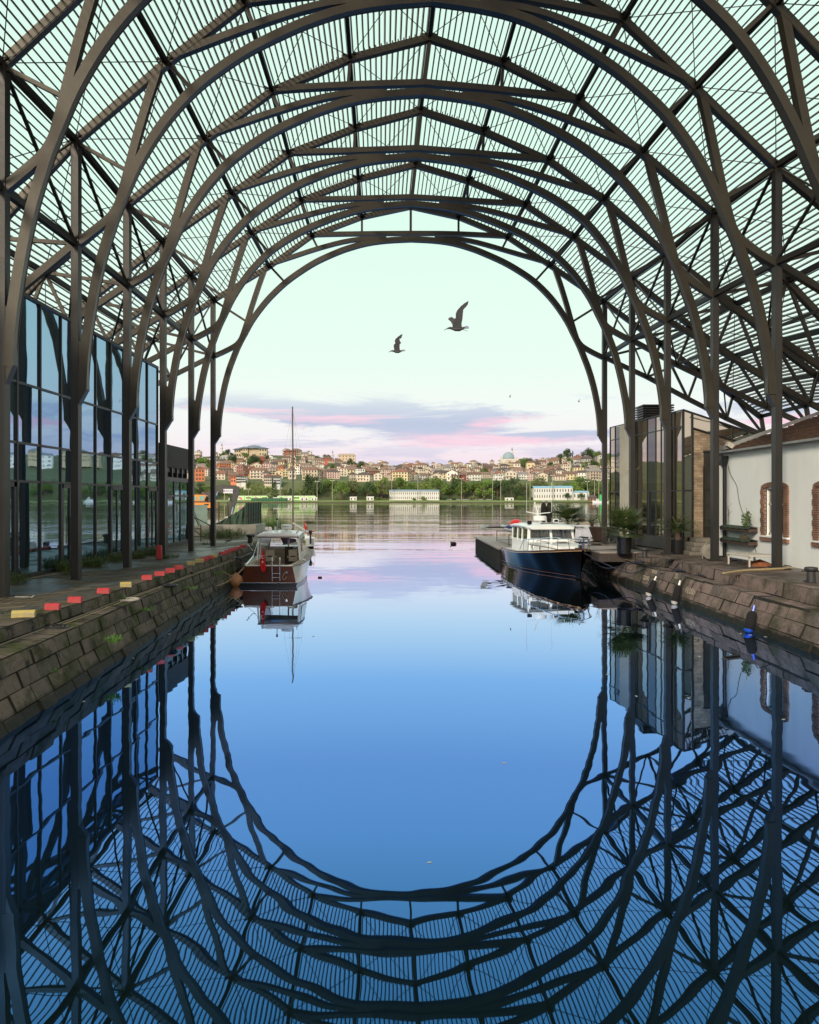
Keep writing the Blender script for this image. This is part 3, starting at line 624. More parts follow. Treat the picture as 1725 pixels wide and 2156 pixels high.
# brick flank faces the dock end; above it a dark glazed strip runs down the slope
def ztop(X): return 8.95-(X-15)*.335
b = MB(); b.prism([V(15.5, 46.05, 1.45), V(26, 46.05, 1.45), V(26, 46.05, ztop(26)-.1), V(15.5, 46.05, ztop(15.5)-.75)], V(0, .3, 0)); b.build('brick_wall', BRICK_X, t)
b = MB(); b.prism([V(15.0, 46.0, 1.45), V(15.5, 46.0, 1.45), V(15.5, 46.0, ztop(15.5)), V(15.0, 46.0, ztop(15))], V(0, .06, 0)); b.build('glass_pane', GLASS_R, t)
b = MB(); b.prism([V(15.5, 45.98, ztop(15.5)-.78), V(25, 45.98, ztop(25)-.5), V(25, 45.98, ztop(25)), V(15.5, 45.98, ztop(15.5))], V(0, .05, 0)); b.build('glass_pane', GLASS_R, t)
b = MB()
for X in (15.03, 15.5): b.bb(X-.05, X+.05, 45.93, 46.03, 1.45, ztop(X)-.02)
for X in (17.6, 19.2, 20.8, 22.4): b.bb(X-.03, X+.03, 45.94, 46.0, ztop(X)-.7, ztop(X)-.02)
b.beam((15, 45.96, ztop(15)), (25, 45.96, ztop(25)), .12, .08); b.beam((15.5, 45.95, ztop(15.5)-.78), (25, 45.95, ztop(25)-.5), .08, .06)
b.bb(15, 15.5, 45.94, 46.02, 4.67, 4.74); b.build('edge_frames', FRAME, t)
b = MB(); b.bb(16.1, 17.6, 45.93, 46.0, 1.5, 6.7)
d = b.build('door', mat('door_dark', (.035, .03, .025), .35, 0, .3, 2), t)
b = MB(); [b.bb(x-.05, x+.05, 45.88, 45.95, 1.5, 5.95) for x in (16.1, 17.6)]; b.bb(16.05, 17.65, 45.88, 45.95, 6.7, 6.8); b.bb(16.05, 17.65, 45.885, 45.95, 4.7, 4.78); b.build('door_frame', FRAME, d)
b = MB(); b.add([(15, 46.1, ztop(15)-.05), (26, 46.1, ztop(26)-.05), (25, 57.6, ztop(26)-.05), (14.05, 57.6, ztop(15)-.05)], [(0, 1, 2, 3)]); b.add([(14.05, 57.55, 1.45), (25, 57.55, 1.45), (25, 57.55, 5.2), (14.05, 57.55, 8.9)], [(3, 2, 1, 0)]); b.build('roof', STEELD, t)
b = MB(); t2 = thing('roof_vent', 'black louvred vent box on the roof of the bronze glass pavilion', 'vent', (15.6, 54.2, 8.7))
for k in range(9): b.bb(15.0, 16.9, 53.4, 55.4, 8.75+k*.15, 8.83+k*.15)
b.build('louvres', FRAME, t2); MB().bb(15.2, 16.7, 53.6, 55.2, 8.7, 9.9).build('core', FRAME, t2)
t = thing('entrance_steps', 'four grey stone steps up to the brick pavilion door', 'steps', (17, 44.9, 1.4)); 
for k in range(4):
    b = MB(); b.bb(14.55+.25*k, 16.9, 43.55+.42*k, 45.9, 1.42+.21*k, 1.42+.21*(k+1)-.004*k, bev=.02); b.build('step', mat('step_stone%d' % k, (.17, .155, .13), .8, 0, .25, 1.5, .4, 10), t)

# ---------------------------------------------------------------- right: white building
t = thing('white_building', 'white plastered building with brick-framed windows and a brown tiled roof', 'building', (20, 36, 1.5))
XB = 16.0; wy = [(35.75, 38.4), (30.9, 33.6), (26.1, 28.8)]; YE = 42.9; zE = 6.55
b = MB(); ycur = 18.
segs = sorted([(a+.42, c-.42) for a, c in wy])
for a, c in segs+[(YE, None)]:
    b.bb(XB, XB+.35, ycur, a, 1.3, zE)
    if c is None: break
    b.bb(XB, XB+.35, a, c, 1.3, 2.72); b.bb(XB, XB+.35, a, c, 4.72, zE); ycur = c
b.prism([V(XB, YE, 1.3), V(XB+13, YE, 1.3), V(XB+13, YE, 6.5), V(XB+6.7, YE, 9.0), V(XB, YE, zE)], V(0, -.35, 0)); b.build('walls', WHITEWALL, t)
for a, c in wy:
    b = MB(); ym_ = (a+c)/2; x0 = XB-.06
    def arc(r1, zc, n=12): return [V(x0, ym_+math.cos(math.pi*k/n)*(c-a)/2*r1[0], zc+math.sin(math.pi*k/n)*r1[1]) for k in range(n+1)]
    for p0, p1 in ((a, a+.42), (c-.42, c)):
        b.bb(x0, x0+.1, p0, p1, 2.66, 4.74)
        for k in range(5): b.bb(x0-.015, x0+.05, p0-.035 if p0 == a else p0+.1, p1+.035 if p0 != a else p1-.1, 2.85+k*.4, 3.05+k*.4)
    ou = arc((1, .24), 4.76); inn = arc((.68, .10), 4.70)
    for k in range(12): b.prism([ou[k], ou[k+1], inn[k+1], inn[k]], V(.09, 0, 0))
    fr_ = b.build('brick_surround', BRICK_RED, t)
    b = MB(); b.bb(XB-.12, XB+.1, a-.05, c+.05, 2.62, 2.68); b.build('sill', WHITEWALL, fr_)
    b = MB(); b.bb(XB-.10, XB+.08, a-.03, c+.03, 2.46, 2.62); b.build('sill_course', BRICK_RED, fr_)
    wn = MB(); ya, yc = a+.42, c-.42; xx = XB+.12
    wn.bb(xx, xx+.06, ya, ya+.09, 2.7, 4.85); wn.bb(xx, xx+.06, yc-.09, yc, 2.7, 4.85); wn.bb(xx, xx+.06, (ya+yc)/2-.05, (ya+yc)/2+.05, 2.7, 4.85); wn.bb(xx, xx+.06, ya, yc, 2.7, 2.8); wn.bb(xx, xx+.06, ya, yc, 4.0, 4.08)
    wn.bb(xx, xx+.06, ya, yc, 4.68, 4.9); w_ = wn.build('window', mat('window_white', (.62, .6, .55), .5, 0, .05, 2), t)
    MB().bb(xx+.03, xx+.04, ya+.05, yc-.05, 2.75, 4.75).build('pane', PANE, w_); MB().bb(xx+.5, xx+.52, ya, yc, 2.7, 4.9).build('room_backing', mat('room_dark', (.08, .07, .06), .9), w_)  # dark sheet set behind the pane in place of the room
# roof with rows of tiles
b = MB(); n = 24
for k in range(n):
    x0 = XB-.25+k*(6.9/n); x1 = x0+6.9/n+.05; z0 = zE+.05+(x0-XB)*.37; z1 = z0+6.9/n*.37-.0
    b.add([(x0, 17.8, z0+.07), (x0, YE+.1, z0+.07), (x1, YE+.1, z1+.02), (x1, 17.8, z1+.02), (x0, 17.8, z0-.02), (x0, YE+.1, z0-.02)], [(0, 3, 2, 1), (0, 1, 5, 4)])
b.build('roof', brickmat('roof_tiles', (.13, .065, .04), (.085, .045, .03), (.05, .03, .02), 1, .23, .3, .02), t)
b = MB(); b.bb(XB-.3, XB-.05, 17.8, YE+.1, zE-.06, zE+.03); b.prism([V(XB-.3, YE+.08, zE+.02), V(XB+6.7, YE+.08, zE+2.58), V(XB+6.7, YE+.08, zE+2.74), V(XB-.3, YE+.08, zE+.2)], V(0, .14, 0)); b.build('gutter', mat('gutter_grey', (.30, .31, .31), .5, .2), t)
dp = MB(); dp.tube([(XB-.12, YE-.45, 1.5), (XB-.12, YE-.45, 5.9)], .09, 10); dp.lathe([(.1, 0), (.26, .35), (.26, .55)], (XB-.16, YE-.45, 5.8), 4, Matrix.Rotation(R(45), 3, 'Z')); dp.build('drainpipe', FRAME, t)
MB().tube([(XB-.14, YE-.05, 1.5), (XB-.14, YE-.05, 5.9)], .14, 10).build('drainpipe', WHITEWALL, t)
b = MB(); b.box((XB-.1, YE-1.0, zE+.28), (.3, .35, .22), M=Matrix.Rotation(.5, 3, 'Y')); tag(b.build('floodlight', mat('lamp_cream', (.55, .53, .48), .5)), 'small cream floodlight on the corner of the white building eave', 'floodlight')
b = MB(); b.tube(spline([(XB-.06, 42.2, 5.9), (XB-.03, 41.9, 5.4), (XB-.03, 41.2, 4.9), (XB-.03, 40.9, 4.2), (XB-.04, 40.3, 3.5), (XB-.06, 39.3, 3.1)], 5), .012, 5); tag(b.build('hanging_cable', FRAME), 'thin black cable hanging in a curve on the white wall', 'cable')
b = MB(); b.tube(spline([(XB-.06, 39.2, 2.3), (XB-.05, 38.9, 1.9), (XB-.2, 38.6, 1.6), (XB-.3, 37, 1.55), (XB-.6, 35.8, 1.55)], 5), .012, 5); tag(b.build('hanging_cable', FRAME), 'thin cable running down from the planter shelf to the ground', 'cable')

# ---------------------------------------------------------------- planting helpers
LEAF_D = mat('palm_green', (.055, .085, .025), .5, 0, .35, 3, spec=.3)
LEAF_M = mat('leaf_green', (.09, .14, .035), .6, 0, .4, 3)
GRASS = mat('weed_green', (.08, .125, .03), .7, 0, .4, 2)
TRUNK = mat('trunk_brown', (.09, .065, .045), .9, 0, .3, 6, .5, 20)
POT = mat('pot_black', (.012, .012, .013), .25, 0, .1, 2)
POTB = mat('pot_brown', (.045, .028, .022), .45, 0, .2, 2)
SOIL = mat('soil', (.05, .035, .025), .95)
def blade(b, p, d, L_, wd, droop, n=4, up=V(0, 0, 1)):
    d = Vector(d).normalized(); sx = d.cross(up)
    if sx.length < .05: sx = V(1, 0, 0)
    sx.normalize(); o = []; q = Vector(p)
    for i in range(n+1):
        f = i/n; ww = wd*(1-f)**.7*(.6+1.6*f if f < .3 else 1); o += [q-sx*ww/2, q+sx*ww/2]
        dd = (d-V(0, 0, droop*f)).normalized(); q = q+dd*L_/n
    b.add(o, [(2*i, 2*i+1, 2*i+3, 2*i+2) for i in range(n)])
def fanpalm(b, c, h, r, nl, seed):
    g = random.Random(seed)
    for k in range(nl):
        a = g.random()*6.283; e = g.uniform(-.35, 1.3); L_ = r*g.uniform(.25, .75); d = V(math.cos(a)*math.cos(e), math.sin(a)*math.cos(e), math.sin(e)); s = V(*c)+V(0, 0, g.random()*h*.35-.05)
        tip = s+d*L_; b.tube([s, s+d*L_*.6+V(0, 0, .02), tip], .008, 3)
        sd = d.cross(V(0, 0, 1)).normalized() if abs(d.z) < .95 else V(1, 0, 0); up2 = sd.cross(d)
        for j in range(11):
            f = (j-5)/5*1.25; dd = (d*math.cos(f)+sd*math.sin(f)+up2*.12).normalized(); blade(b, tip, dd, r*g.uniform(.42, .6), .055, g.uniform(.2, .7), 3, up2)
def cycad(b, c, r, nl, seed):
    g = random.Random(seed)
    for k in range(nl):
        a = k*2.4; e = 1.25-1.1*k/nl+g.uniform(-.1, .1); d = V(math.cos(a)*math.cos(e), math.sin(a)*math.cos(e), math.sin(e)); q = V(*c); n = 12; sd = d.cross(V(0, 0, 1)).normalized(); pts = [q]
        for i in range(n):
            f = i/n; dd = (d-V(0, 0, 1.1*f*f)).normalized(); q2 = q+dd*r/n
            if i > 1:
                for s_ in (-1, 1): blade(b, q2, sd*s_+dd*.7+V(0, 0, .15), r*.26*(1.1-f), .045, .3, 2)
            q = q2; pts.append(q)
        b.tube(pts, .012, 3)
def pot(b, c, r, h, taper=.85, n=20): b.lathe([(r*taper, 0), (r*taper*1.03, .02), (r, h*.93), (r*1.02, h), (r*.92, h), (r*.9, h-.06)], c, n)
def leafball(b, c, rad, n, sz, seed, flat=1.):
    g = random.Random(seed)
    for k in range(n):
        d = V(g.gauss(0, 1), g.gauss(0, 1), g.gauss(0, 1)).normalized()*g.random()**.4; p = V(*c)+V(d.x*rad[0], d.y*rad[1], d.z*rad[2])
        a = V(g.gauss(0, 1), g.gauss(0, 1), g.gauss(0, 1)*flat).normalized(); q = a.cross(V(g.gauss(0, 1), g.gauss(0, 1), g.gauss(0, 1))).normalized(); s_ = sz*g.uniform(.6, 1.3)
        b.add([p-a*s_-q*s_*.1, p+q*s_*.5, p+a*s_, p-q*s_*.5], [(0, 1, 2, 3)])
def tuft(c, r, h, n, seed, label, cat='weed', group=None, name='weed_clump', m=None, lean=.6):
    g = random.Random(seed); b = MB()
    for k in range(n):
        a = g.random()*6.283; rr = r*g.random()**.6; p = V(c[0]+math.cos(a)*rr, c[1]+math.sin(a)*rr, c[2]-.02)
        d = V(math.cos(a)*lean*g.random()+g.gauss(0, .2), math.sin(a)*lean*g.random()+g.gauss(0, .2), 1); L_ = h*g.uniform(.5, 1.1)
        blade(b, p, d, L_, .012+.012*g.random(), g.uniform(.1, .9), 3)
        for j in range(3):
            q = p+d.normalized()*L_*g.uniform(.3, .9); e = V(g.gauss(0, 1), g.gauss(0, 1), g.gauss(.3, .6)); blade(b, q, e, h*.16, .035, .3, 2)
    return tag(b.build(name, m or GRASS), label, cat, group)
def vec_at(d_x, d_y, z): return G(d_x, d_y, z)

# ---------------------------------------------------------------- right quay: pots, table, shelves, bollards
def pottery(name, label, c, r, h, kind, seed, **k):
    t = thing(name, label, 'plant', c)
    b = MB(); pot(b, c, r, h, k.get('taper', .85)); p_ = b.build('pot', k.get('pm', POT), t, smooth=False)
    MB().lathe([(r*.9, 0), (r*.88, .01)], (c[0], c[1], c[2]+h-.05), 16).build('soil', SOIL, p_)
    top = (c[0], c[1], c[2]+h-.05); b = MB()
    if kind == 'fan': fanpalm(b, (top[0], top[1], top[2]+.1), k.get('ph', .8), k.get('pr', 1.1), k.get('nl', 46), seed)
    elif kind == 'cycad':
        tb = MB(); tb.lathe([(.12, 0), (.15, .15), (.13, .3), (.16, .45), (.1, .5)], top, 10); tb.build('trunk', TRUNK, t); cycad(b, (top[0], top[1], top[2]+.42), k.get('pr', 1.0), k.get('nl', 38), seed)
    elif kind == 'bush': leafball(b, (top[0], top[1], top[2]+k.get('ph', .5)), (k.get('pr', .6), k.get('pr', .6), k.get('ph', .5)), k.get('nl', 500), .07, seed)
    elif kind == 'twig':
        g = random.Random(seed)
        for q in range(16):
            a = g.random()*6.283; p0 = V(*top); p1 = p0+V(math.cos(a)*.25, math.sin(a)*.25, .9); p2 = p1+V(math.cos(a)*.4*g.random(), math.sin(a)*.4*g.random(), g.uniform(.4, 1.1)); b.tube([p0, p1, p2], [.012, .008, .003], 3)
            for j in range(10): blade(b, p1.lerp(p2, g.random()), V(g.gauss(0, 1), g.gauss(0, 1), .3), .12, .025, .5, 2)
    b.build('leaves', k.get('lm', LEAF_D), t); return t
pa = G(1314, 1166, 1.42); pottery('potted_palm', 'bushy fan palm in a tall black pot by the fourth column', pa, .40, .84, 'fan', 5, ph=1.3, pr=1.35, nl=90)
pa = G(1427, 1166.5, 1.45); pottery('potted_cycad', 'sago palm in a black pot by the corner of the glass pavilion', pa, .36, .72, 'cycad', 6, pr=1.15, nl=44)
pa = G(1495, 1150, 1.45); pa = V(16.75, 45.2, 1.9); pottery('potted_cycad', 'sago palm half hidden behind the column at the brick wall', pa, .28, .5, 'cycad', 8, pr=.95, nl=30)
pa = G(1195.5, 1141, 1.42); pottery('potted_palm', 'fan palm in a black pot behind the bow rail of the dark boat', pa, .52, 1.05, 'fan', 9, ph=1.7, pr=1.45, nl=70)
pa = G(1265, 1139, 1.42); pottery('potted_shrub', 'spindly shrub in a wide brown bowl pot at the fifth column', pa, .78, .95, 'twig', 10, pm=POTB, taper=.6)
pa = G(1222, 1122, 1.42); pottery('potted_shrub', 'dry pale shrub in a grey pot at the water edge', pa, .32, .8, 'bush', 11, pm=mat('pot_grey', (.12, .12, .13), .5), nl=420, pr=.6, ph=.45, lm=mat('dry_leaf', (.13, .11, .07), .8, 0, .3, 3))
pa = G(1247, 1121, 1.42); pottery('potted_cycad', 'small sago palm behind the beige lounge chair', pa, .35, .35, 'cycad', 12, pr=1.0, nl=26)
pa = G(1168, 1123, 1.42); pottery('flowering_shrub', 'white-flowering shrub left of the fan palm on the quay', pa, .4, .5, 'bush', 13, nl=700, pr=.85, ph=1.1, lm=LEAF_M)
g = random.Random(5); b = MB()
for k in range(46):
    p = pa+V(g.gauss(0, .35), g.gauss(0, .35)-.3, .45+1.4*g.random()); b.box(p, (.07, .07, .06), M=Matrix.Rotation(g.random()*3, 3, 'X'))
b.build('blossoms', mat('petal', (.75, .6, .6), .7), [o for o in COL.objects if o.name.startswith('flowering_shrub')][0])
# closed parasols
def parasol(x, lab, lean):
    c = G(x, 1128, 1.42); t = thing('closed_parasol', lab, 'parasol', c, 'closed parasols'); k = 1.0; H = 3.1
    b = MB(); g = random.Random(int(x)); n = 22; prof = [(.10, .75), (.30, .95), (.22, 1.1), (.16, 1.22), (.27, 1.5), (.33, 2.1), (.34, 2.5), (.26, 2.8), (.10, 3.02)]; o = []
    for r, z in prof:
        for q in range(n):
            a = 2*math.pi*q/n; rr = .66*r*(1+(.22 if q % 2 else -.15)*(1-z/3.4)+g.uniform(-.05, .05)); o.append((c.x+rr*math.cos(a)+lean*z, c.y+rr*math.sin(a), c.z+z*.86))
    b.add(o, [(i*n+q, i*n+(q+1) % n, (i+1)*n+(q+1) % n, (i+1)*n+q) for i in range(len(prof)-1) for q in range(n)]+[tuple(range(n)), tuple(range(len(o)-n, len(o)))]); b.build('folded_canopy', mat('parasol_black', (.022, .018, .016), .85, 0, .3, 3), t)
    MB().tube([c, c+V(lean*3, 0, 2.62)], .035, 8).build('pole', STEELD, t); MB().box(c+V(0, 0, .05), (.7, .7, .1), bev=.02).build('base', CONC, t)
    MB().lathe([(.12, 0), (.13, .06), (.05, .16), (.02, .2)], c+V(lean*3.05, 0, 2.58), 10).build('cap', mat('cap_white', (.6, .6, .6), .4), t)
parasol(1145, 'left of two closed black parasols behind the dark boat cabin', 0); parasol(1155.5, 'right of two closed black parasols behind the dark boat cabin', .02)
# draped table, lounge chairs
c = G(1224, 1130, 1.42); b = MB(); g = random.Random(2); n = 28; o = []
for r, z in ((.95, 0.02), (.84, .3), (.74, .62), (.72, .8), (.66, .86), (.3, .87)):
    for q in range(n): a = 2*math.pi*q/n; rr = r*(1+.07*math.sin(q*2.3)*(1-z)); sq = 1/max(abs(math.cos(a)), abs(math.sin(a)))*.78; o.append((c.x+rr*sq*math.cos(a), c.y+rr*sq*math.sin(a), c.z+z))
b.add(o, [(i*n+q, i*n+(q+1) % n, (i+1)*n+(q+1) % n, (i+1)*n+q) for i in range(5) for q in range(n)]+[tuple(range(len(o)-n, len(o)))])
tag(b.build('draped_table', mat('cloth_white', (.62, .64, .72), .9, 0, .1, 3, .4, 6)), 'low table hidden under a creased white cloth near the bow of the dark boat', 'table')
def lounge(x, y, rz, lab):
    c = G(x, y, 1.42); t = thing('lounge_chair', lab, 'chair', c, 'lounge chairs on the right quay', rz); m = mat('lounge_beige', (.45, .38, .28), .85, 0, .12, 3); L_ = lambda b, n, mm: b.build(n, mm, t, world=False)
    L_(MB().box((0, 0, .28), (.9, .9, .28), bev=.05), 'seat', m); L_(MB().box((0, .48, .62), (.9, .2, .85), M=Matrix.Rotation(-.25, 3, 'X'), bev=.05), 'backrest', m)
    for s_ in (-1, 1): L_(MB().box((s_*.46, 0, .38), (.12, .95, .34), bev=.03), 'armrest', m)
    L_(MB().box((0, 0, .08), (.7, .7, .14)), 'base', FRAME)
lounge(1241, 1128, .5, 'beige lounge chair behind the white draped table'); lounge(1287, 1130, -1.2, 'pale lounge chair between the fifth column and the glass pavilion')
# planter shelves
for z, lab, nl in ((2.78, 'upper planter trough on the white wall with a leafy plant at its near end', 1), (2.2, 'lower planter trough on the white wall with small dry seedlings', 0)):
    t = thing('wall_planter', lab, 'planter', (XB-.2, 40.7, z), 'planter troughs on the white wall')
    MB().bb(XB-.42, XB-.02, 38.8, 42.3, z, z+.16, bev=.01).build('trough', mat('trough_brown', (.07, .045, .035), .8, 0, .2, 3), t)
    b = MB(); n = 16; o = []
    for k in range(n+1):
        y = 38.75+k*3.6/n; s_ = .03*math.sin(k*1.9); o += [(XB-.02, y, z+.24), (XB-.3, y, z+.25+s_), (XB-.47, y, z+.14+s_)]
    b.add(o, [(3*k, 3*k+1, 3*k+4, 3*k+3) for k in range(n)]+[(3*k+1, 3*k+2, 3*k+5, 3*k+4) for k in range(n)]); b.build('liner', mat('liner_green', (.03, .05, .035), .7, 0, .2, 3), t)
    b = MB()
    if nl: leafball(b, (XB-.28, 39.4, z+.55), (.2, .38, .42), 240, .06, 3); b.tube([(XB-.25, 39.4, z+.2), (XB-.27, 39.4, z+1.1)], .012, 4)
    else: leafball(b, (XB-.28, 39.7, z+.32), (.14, .5, .14), 200, .045, 4)
    b.build('leaves', LEAF_M if nl else bpy.data.materials['dry_leaf'], t)
    if nl:
        b = MB(); g = random.Random(4); b.tube([(XB-.2, 41.8, z+.2), (XB-.2, 41.75, z+1.0)], .012, 4)
        for k in range(9): p = V(XB-.2, 41.77, z+.5+k*.07); b.tube([p, p+V(g.gauss(0, .08), g.gauss(0, .16), .22)], .005, 3)
        b.build('bare_sapling', TRUNK, t)
# low table
t = thing('low_table', 'low white table with thin square legs beside the white building', 'table', (14.8, 36.4, 1.5)); TW = mat('table_white', (.55, .52, .47), .5, 0, .1, 3)
MB().box((14.75, 36.4, 1.95), (1.25, 1.9, .07), rz=.12, bev=.01).build('tabletop', TW, t)
for dx, dy in ((-.55, -.85), (.55, -.85), (-.55, .85), (.55, .85)): MB().box((14.75+dx+.1*-dy*1.2, 36.4+dy, 1.71), (.06, .06, .42)).build('leg', TW, t)
b = MB(); g = random.Random(8); n = 14; o = [(15.0, 36.2, 1.5+.28)]
for r, z in ((.3, .2), (.62, .0)):
    for q in range(n): a = 6.283*q/n; rr = r*g.uniform(.8, 1.15); o.append((15.0+rr*math.cos(a), 36.2+rr*math.sin(a), 1.46+z))
b.add(o, [(0, 1+q, 1+(q+1) % n) for q in range(n)]+[(1+q, 1+n+q, 1+n+(q+1) % n, 1+(q+1) % n) for q in range(n)]); tag(b.build('brick_rubble', mat('terracotta_dust', (.25, .09, .04), .9, 0, .4, 6, .8, 12)), 'small heap of red brick dust under the low white table', 'rubble')
# hose reel
t = thing('hose_reel', 'grey hose reel standing at the foot of the second column', 'hose reel', G(1493, 1177, 1.45)); c = V(*t.location); Mr = Matrix.Rotation(R(90), 3, 'X') @ Matrix.Rotation(R(0), 3, 'Z'); HG = mat('reel_grey', (.22, .21, .18), .6)
MB().lathe([(.34, -.04), (.36, 0), (.36, .02), (.2, .05), (.12, .05), (.12, .03)], c+V(0, -.10, .36), 20, Mr).build('drum', HG, t); MB().lathe([(.34, -.04), (.36, 0), (.36, .02)], c+V(0, .13, .36), 20, Mr).build('drum', HG, t)
MB().tube([c+V(-.3, 0, 0), c+V(-.28, 0, .5), c+V(-.1, 0, .8), c+V(.1, 0, .8), c+V(.28, 0, .5), c+V(.3, 0, 0)], .03, 6).build('stand', HG, t); MB().lathe([(.27, -.1), (.27, .1)], c+V(0, 0, .36), 18, Mr).build('coiled_hose', mat('hose_beige', (.35, .32, .25), .6), t)
# bollards
IRON = mat('cast_iron', (.045, .045, .048), .55, .3, .3, 5, .3, 20)
def bollard(c, s_, lab, cross=False):
    t = thing('bollard', lab, 'bollard', c, 'mooring bollards'); MB().lathe([(.24*s_, 0), (.24*s_, .03), (.15*s_, .05), (.13*s_, .38*s_), (.2*s_, .42*s_), (.22*s_, .47*s_), (.2*s_, .52*s_), (.1*s_, .54*s_)], c, 18).build('post', IRON, t)
    if cross: MB().tube([c+V(-.3*s_, 0, .4*s_), c+V(.3*s_, 0, .4*s_)], .025, 6).build('cross_bar', IRON, t)
bollard(G(1357.5, 1174.5, 1.47), .85, 'iron bollard on the right quay beside the fourth column and the tall palm pot')
bollard(G(1708, 1228, 1.52), 1.0, 'iron bollard with a cross pin at the right edge of the picture', True)
bollard(G(528, 1148.5, 1.3), 1.35, 'dark iron bollard on the left quay just behind the varnished transom boat')

# ---------------------------------------------------------------- left quay: painted kerb blocks, ropes, mats, weeds
RED = mat('red_paint', (.50, .022, .038), .6, 0, .25, 9, .5, 25, col2=(.36, .07, .07)); YEL = mat('yellow_paint', (.50, .38, .06), .65, 0, .3, 9, .5, 25, col2=(.32, .29, .2))
blk = [(165, 808, 'y', 1.5), (365, 758, 'r', 1), (520, 709, 'r', 1), (717, 646, 'r', 1), (868, 601, 'y', 1), (1017, 551, 'r', 1), (1103, 523, 'r', 1), (1175, 501, 'r', 1), (1233, 479, 'r', 1), (1318, 451, 'y', .9), (1378, 432, 'y', 1.1),
       (1412, 420, 'r', 1), (1448, 409, 'r', 1), (1475, 399, 'y', 1), (1540, 378, 'r', 1.1), (1572, 367, 'r', 1), (1600, 357, 'r', 1), (1622, 349, 'r', 1), (1643, 341, 'r', 1), (1678, 328, 'r', 1)]
protos = {}
ordn = ['first', 'second', 'third', 'fourth', 'fifth', 'sixth', 'seventh', 'eighth', 'ninth', 'tenth', 'eleventh', 'twelfth', 'thirteenth', 'fourteenth', 'fifteenth', 'sixteenth']
cnt = {'r': 0, 'y': 0}
for x, y, k, s_ in blk:
    c = G(x*.3051, 1052.6+y*.3051, 1.5); rz = random.uniform(-.15, .15)
    lab = ('red' if k == 'r' else 'yellow')+' painted stone kerb block, '+ordn[cnt[k]]+' of the '+('red' if k == 'r' else 'yellow')+' ones counted from the viewer'; cnt[k] += 1
    if k not in protos:
        b = MB(); b.prism([V(-.17, -.14, 0), V(-.17, .14, 0), V(-.17, .14, .10), V(-.17, .06, .16), V(-.17, -.06, .16), V(-.17, -.14, .10)], V(.34, 0, 0)); o = b.build('kerb_block', RED if k == 'r' else YEL); protos[k] = o
    else: o = protos[k].copy(); COL.objects.link(o)
    o.location = c+V(0, 0, .002); o.rotation_euler = (0, 0, 1.35+rz if x < 1300 else 1.45+rz); o.rotation_euler = (0, 0, rz+.25); o.scale = (s_, 1, 1); tag(o, lab, 'kerb block', 'painted kerb blocks on the left quay')
HOSE = mat('cable_grey', (.16, .14, .10), .7); ROPE = mat('rope_tan', (.38, .30, .17), .85, 0, .3, 30); ROPEB = mat('rope_blue', (.02, .025, .05), .8, 0, .3, 30)
g = random.Random(9)
def rope(pts, r, m, name, lab, cat='rope', k=6): return tag(MB().tube(spline(pts, k), r, 6).build(name, m), lab, cat)
rope([(XK+.1+g.uniform(-.03, .05), y, 1.21) for y in [14, 17, 20, 23, 26, 29, 32, 35, 38, 41, 44, 47, 50]], .022, HOSE, 'long_cable', 'long grey cable lying along the lower ledge of the left quay', 'cable')
rope([(XK+.22+g.uniform(-.05, .05), y, 1.2) for y in [21, 24, 27, 31, 34, 37, 40, 43, 46, 49]], .014, ROPE, 'thin_line', 'thin tan line beside the grey cable on the left ledge', 'rope')
def mat_ring(c, r, m, lab, white=False):
    b = MB(); n = 20
    for rr in ((r, r*.72, r*.45) if not white else (r, r*.6)): b.tube([c+V(rr*math.cos(6.283*k/n), rr*math.sin(6.283*k/n), .02) for k in range(n+1)], .035, 5, cap=False)
    tag(b.build('rope_coil', m), lab, 'rope coil')
mat_ring(G(365*.3051, 1052.6+884*.3051, 1.18), .32, FRAME, 'flat black rope coil on the left ledge nearest the viewer'); mat_ring(G(1155*.3051, 1052.6+592*.3051, 1.18), .34, FRAME, 'flat black rope coil farther along the left ledge')
mat_ring(G(873*.3051, 1052.6+692*.3051, 1.18), .36, mat('rope_white', (.5, .47, .4), .8), 'pale round rope coil in the middle of the left ledge', True)
def lump(x, y, s_, lab): 
    c = G(x*.3051, 1052.6+y*.3051, 1.18); b = MB(); g = random.Random(int(x))
    for k in range(7): q = [c+V(g.gauss(0, s_), g.gauss(0, s_*1.3), .03+abs(g.gauss(0, .04))) for _ in range(4)]; b.tube(spline(q, 4), .022, 5)
    tag(b.build('knotted_rope', FRAME), lab, 'rope')
lump(265, 888, .1, 'knotted black rope end beside the nearest rope coil on the left ledge'); lump(1090, 602, .08, 'knotted black rope end beside the farther black coil on the left ledge'); lump(1310, 517, .08, 'dark rope knot on the left ledge ahead of the varnished boat')
lump(1640, 412, .1, 'dark rope bundle on the left ledge beside the boat stern')
c = G(933*.3051*1.0, 1052.6+548*.3051, 1.0)
wl = [(100, 572, .45, .35, 70, 'at the foot of the nearest left column'), (445, 490, .3, .45, 110, 'at the glass hall door next to the second left column'), (640, 460, .55, .42, 200, 'right of the second left column'), (800, 420, .45, .38, 110, 'left of the third left column'),
      (945, 402, .4, .35, 110, 'right of the third left column'), (1045, 380, .6, .42, 170, 'left of the fourth left column'), (1155, 403, .5, .22, 110, 'around the foot of the fourth left column'), (86, 885, .25, .32, 80, 'on the ledge at the left edge of the picture'),
      (490, 512, .25, .2, 50, 'beside the low plinth of the glass hall')]
for i, (x, y, r, h, n, p) in enumerate(wl): tuft(G(x*.3051, 1052.6+y*.3051, 1.3 if y != 885 else 1.18), r*1.15, h*1.35, int(n*1.9), 20+i, 'green weed clump '+p, group='weed clumps on the left quay', m=LEAF_M if i in (1, 2, 3, 4, 5) else GRASS)
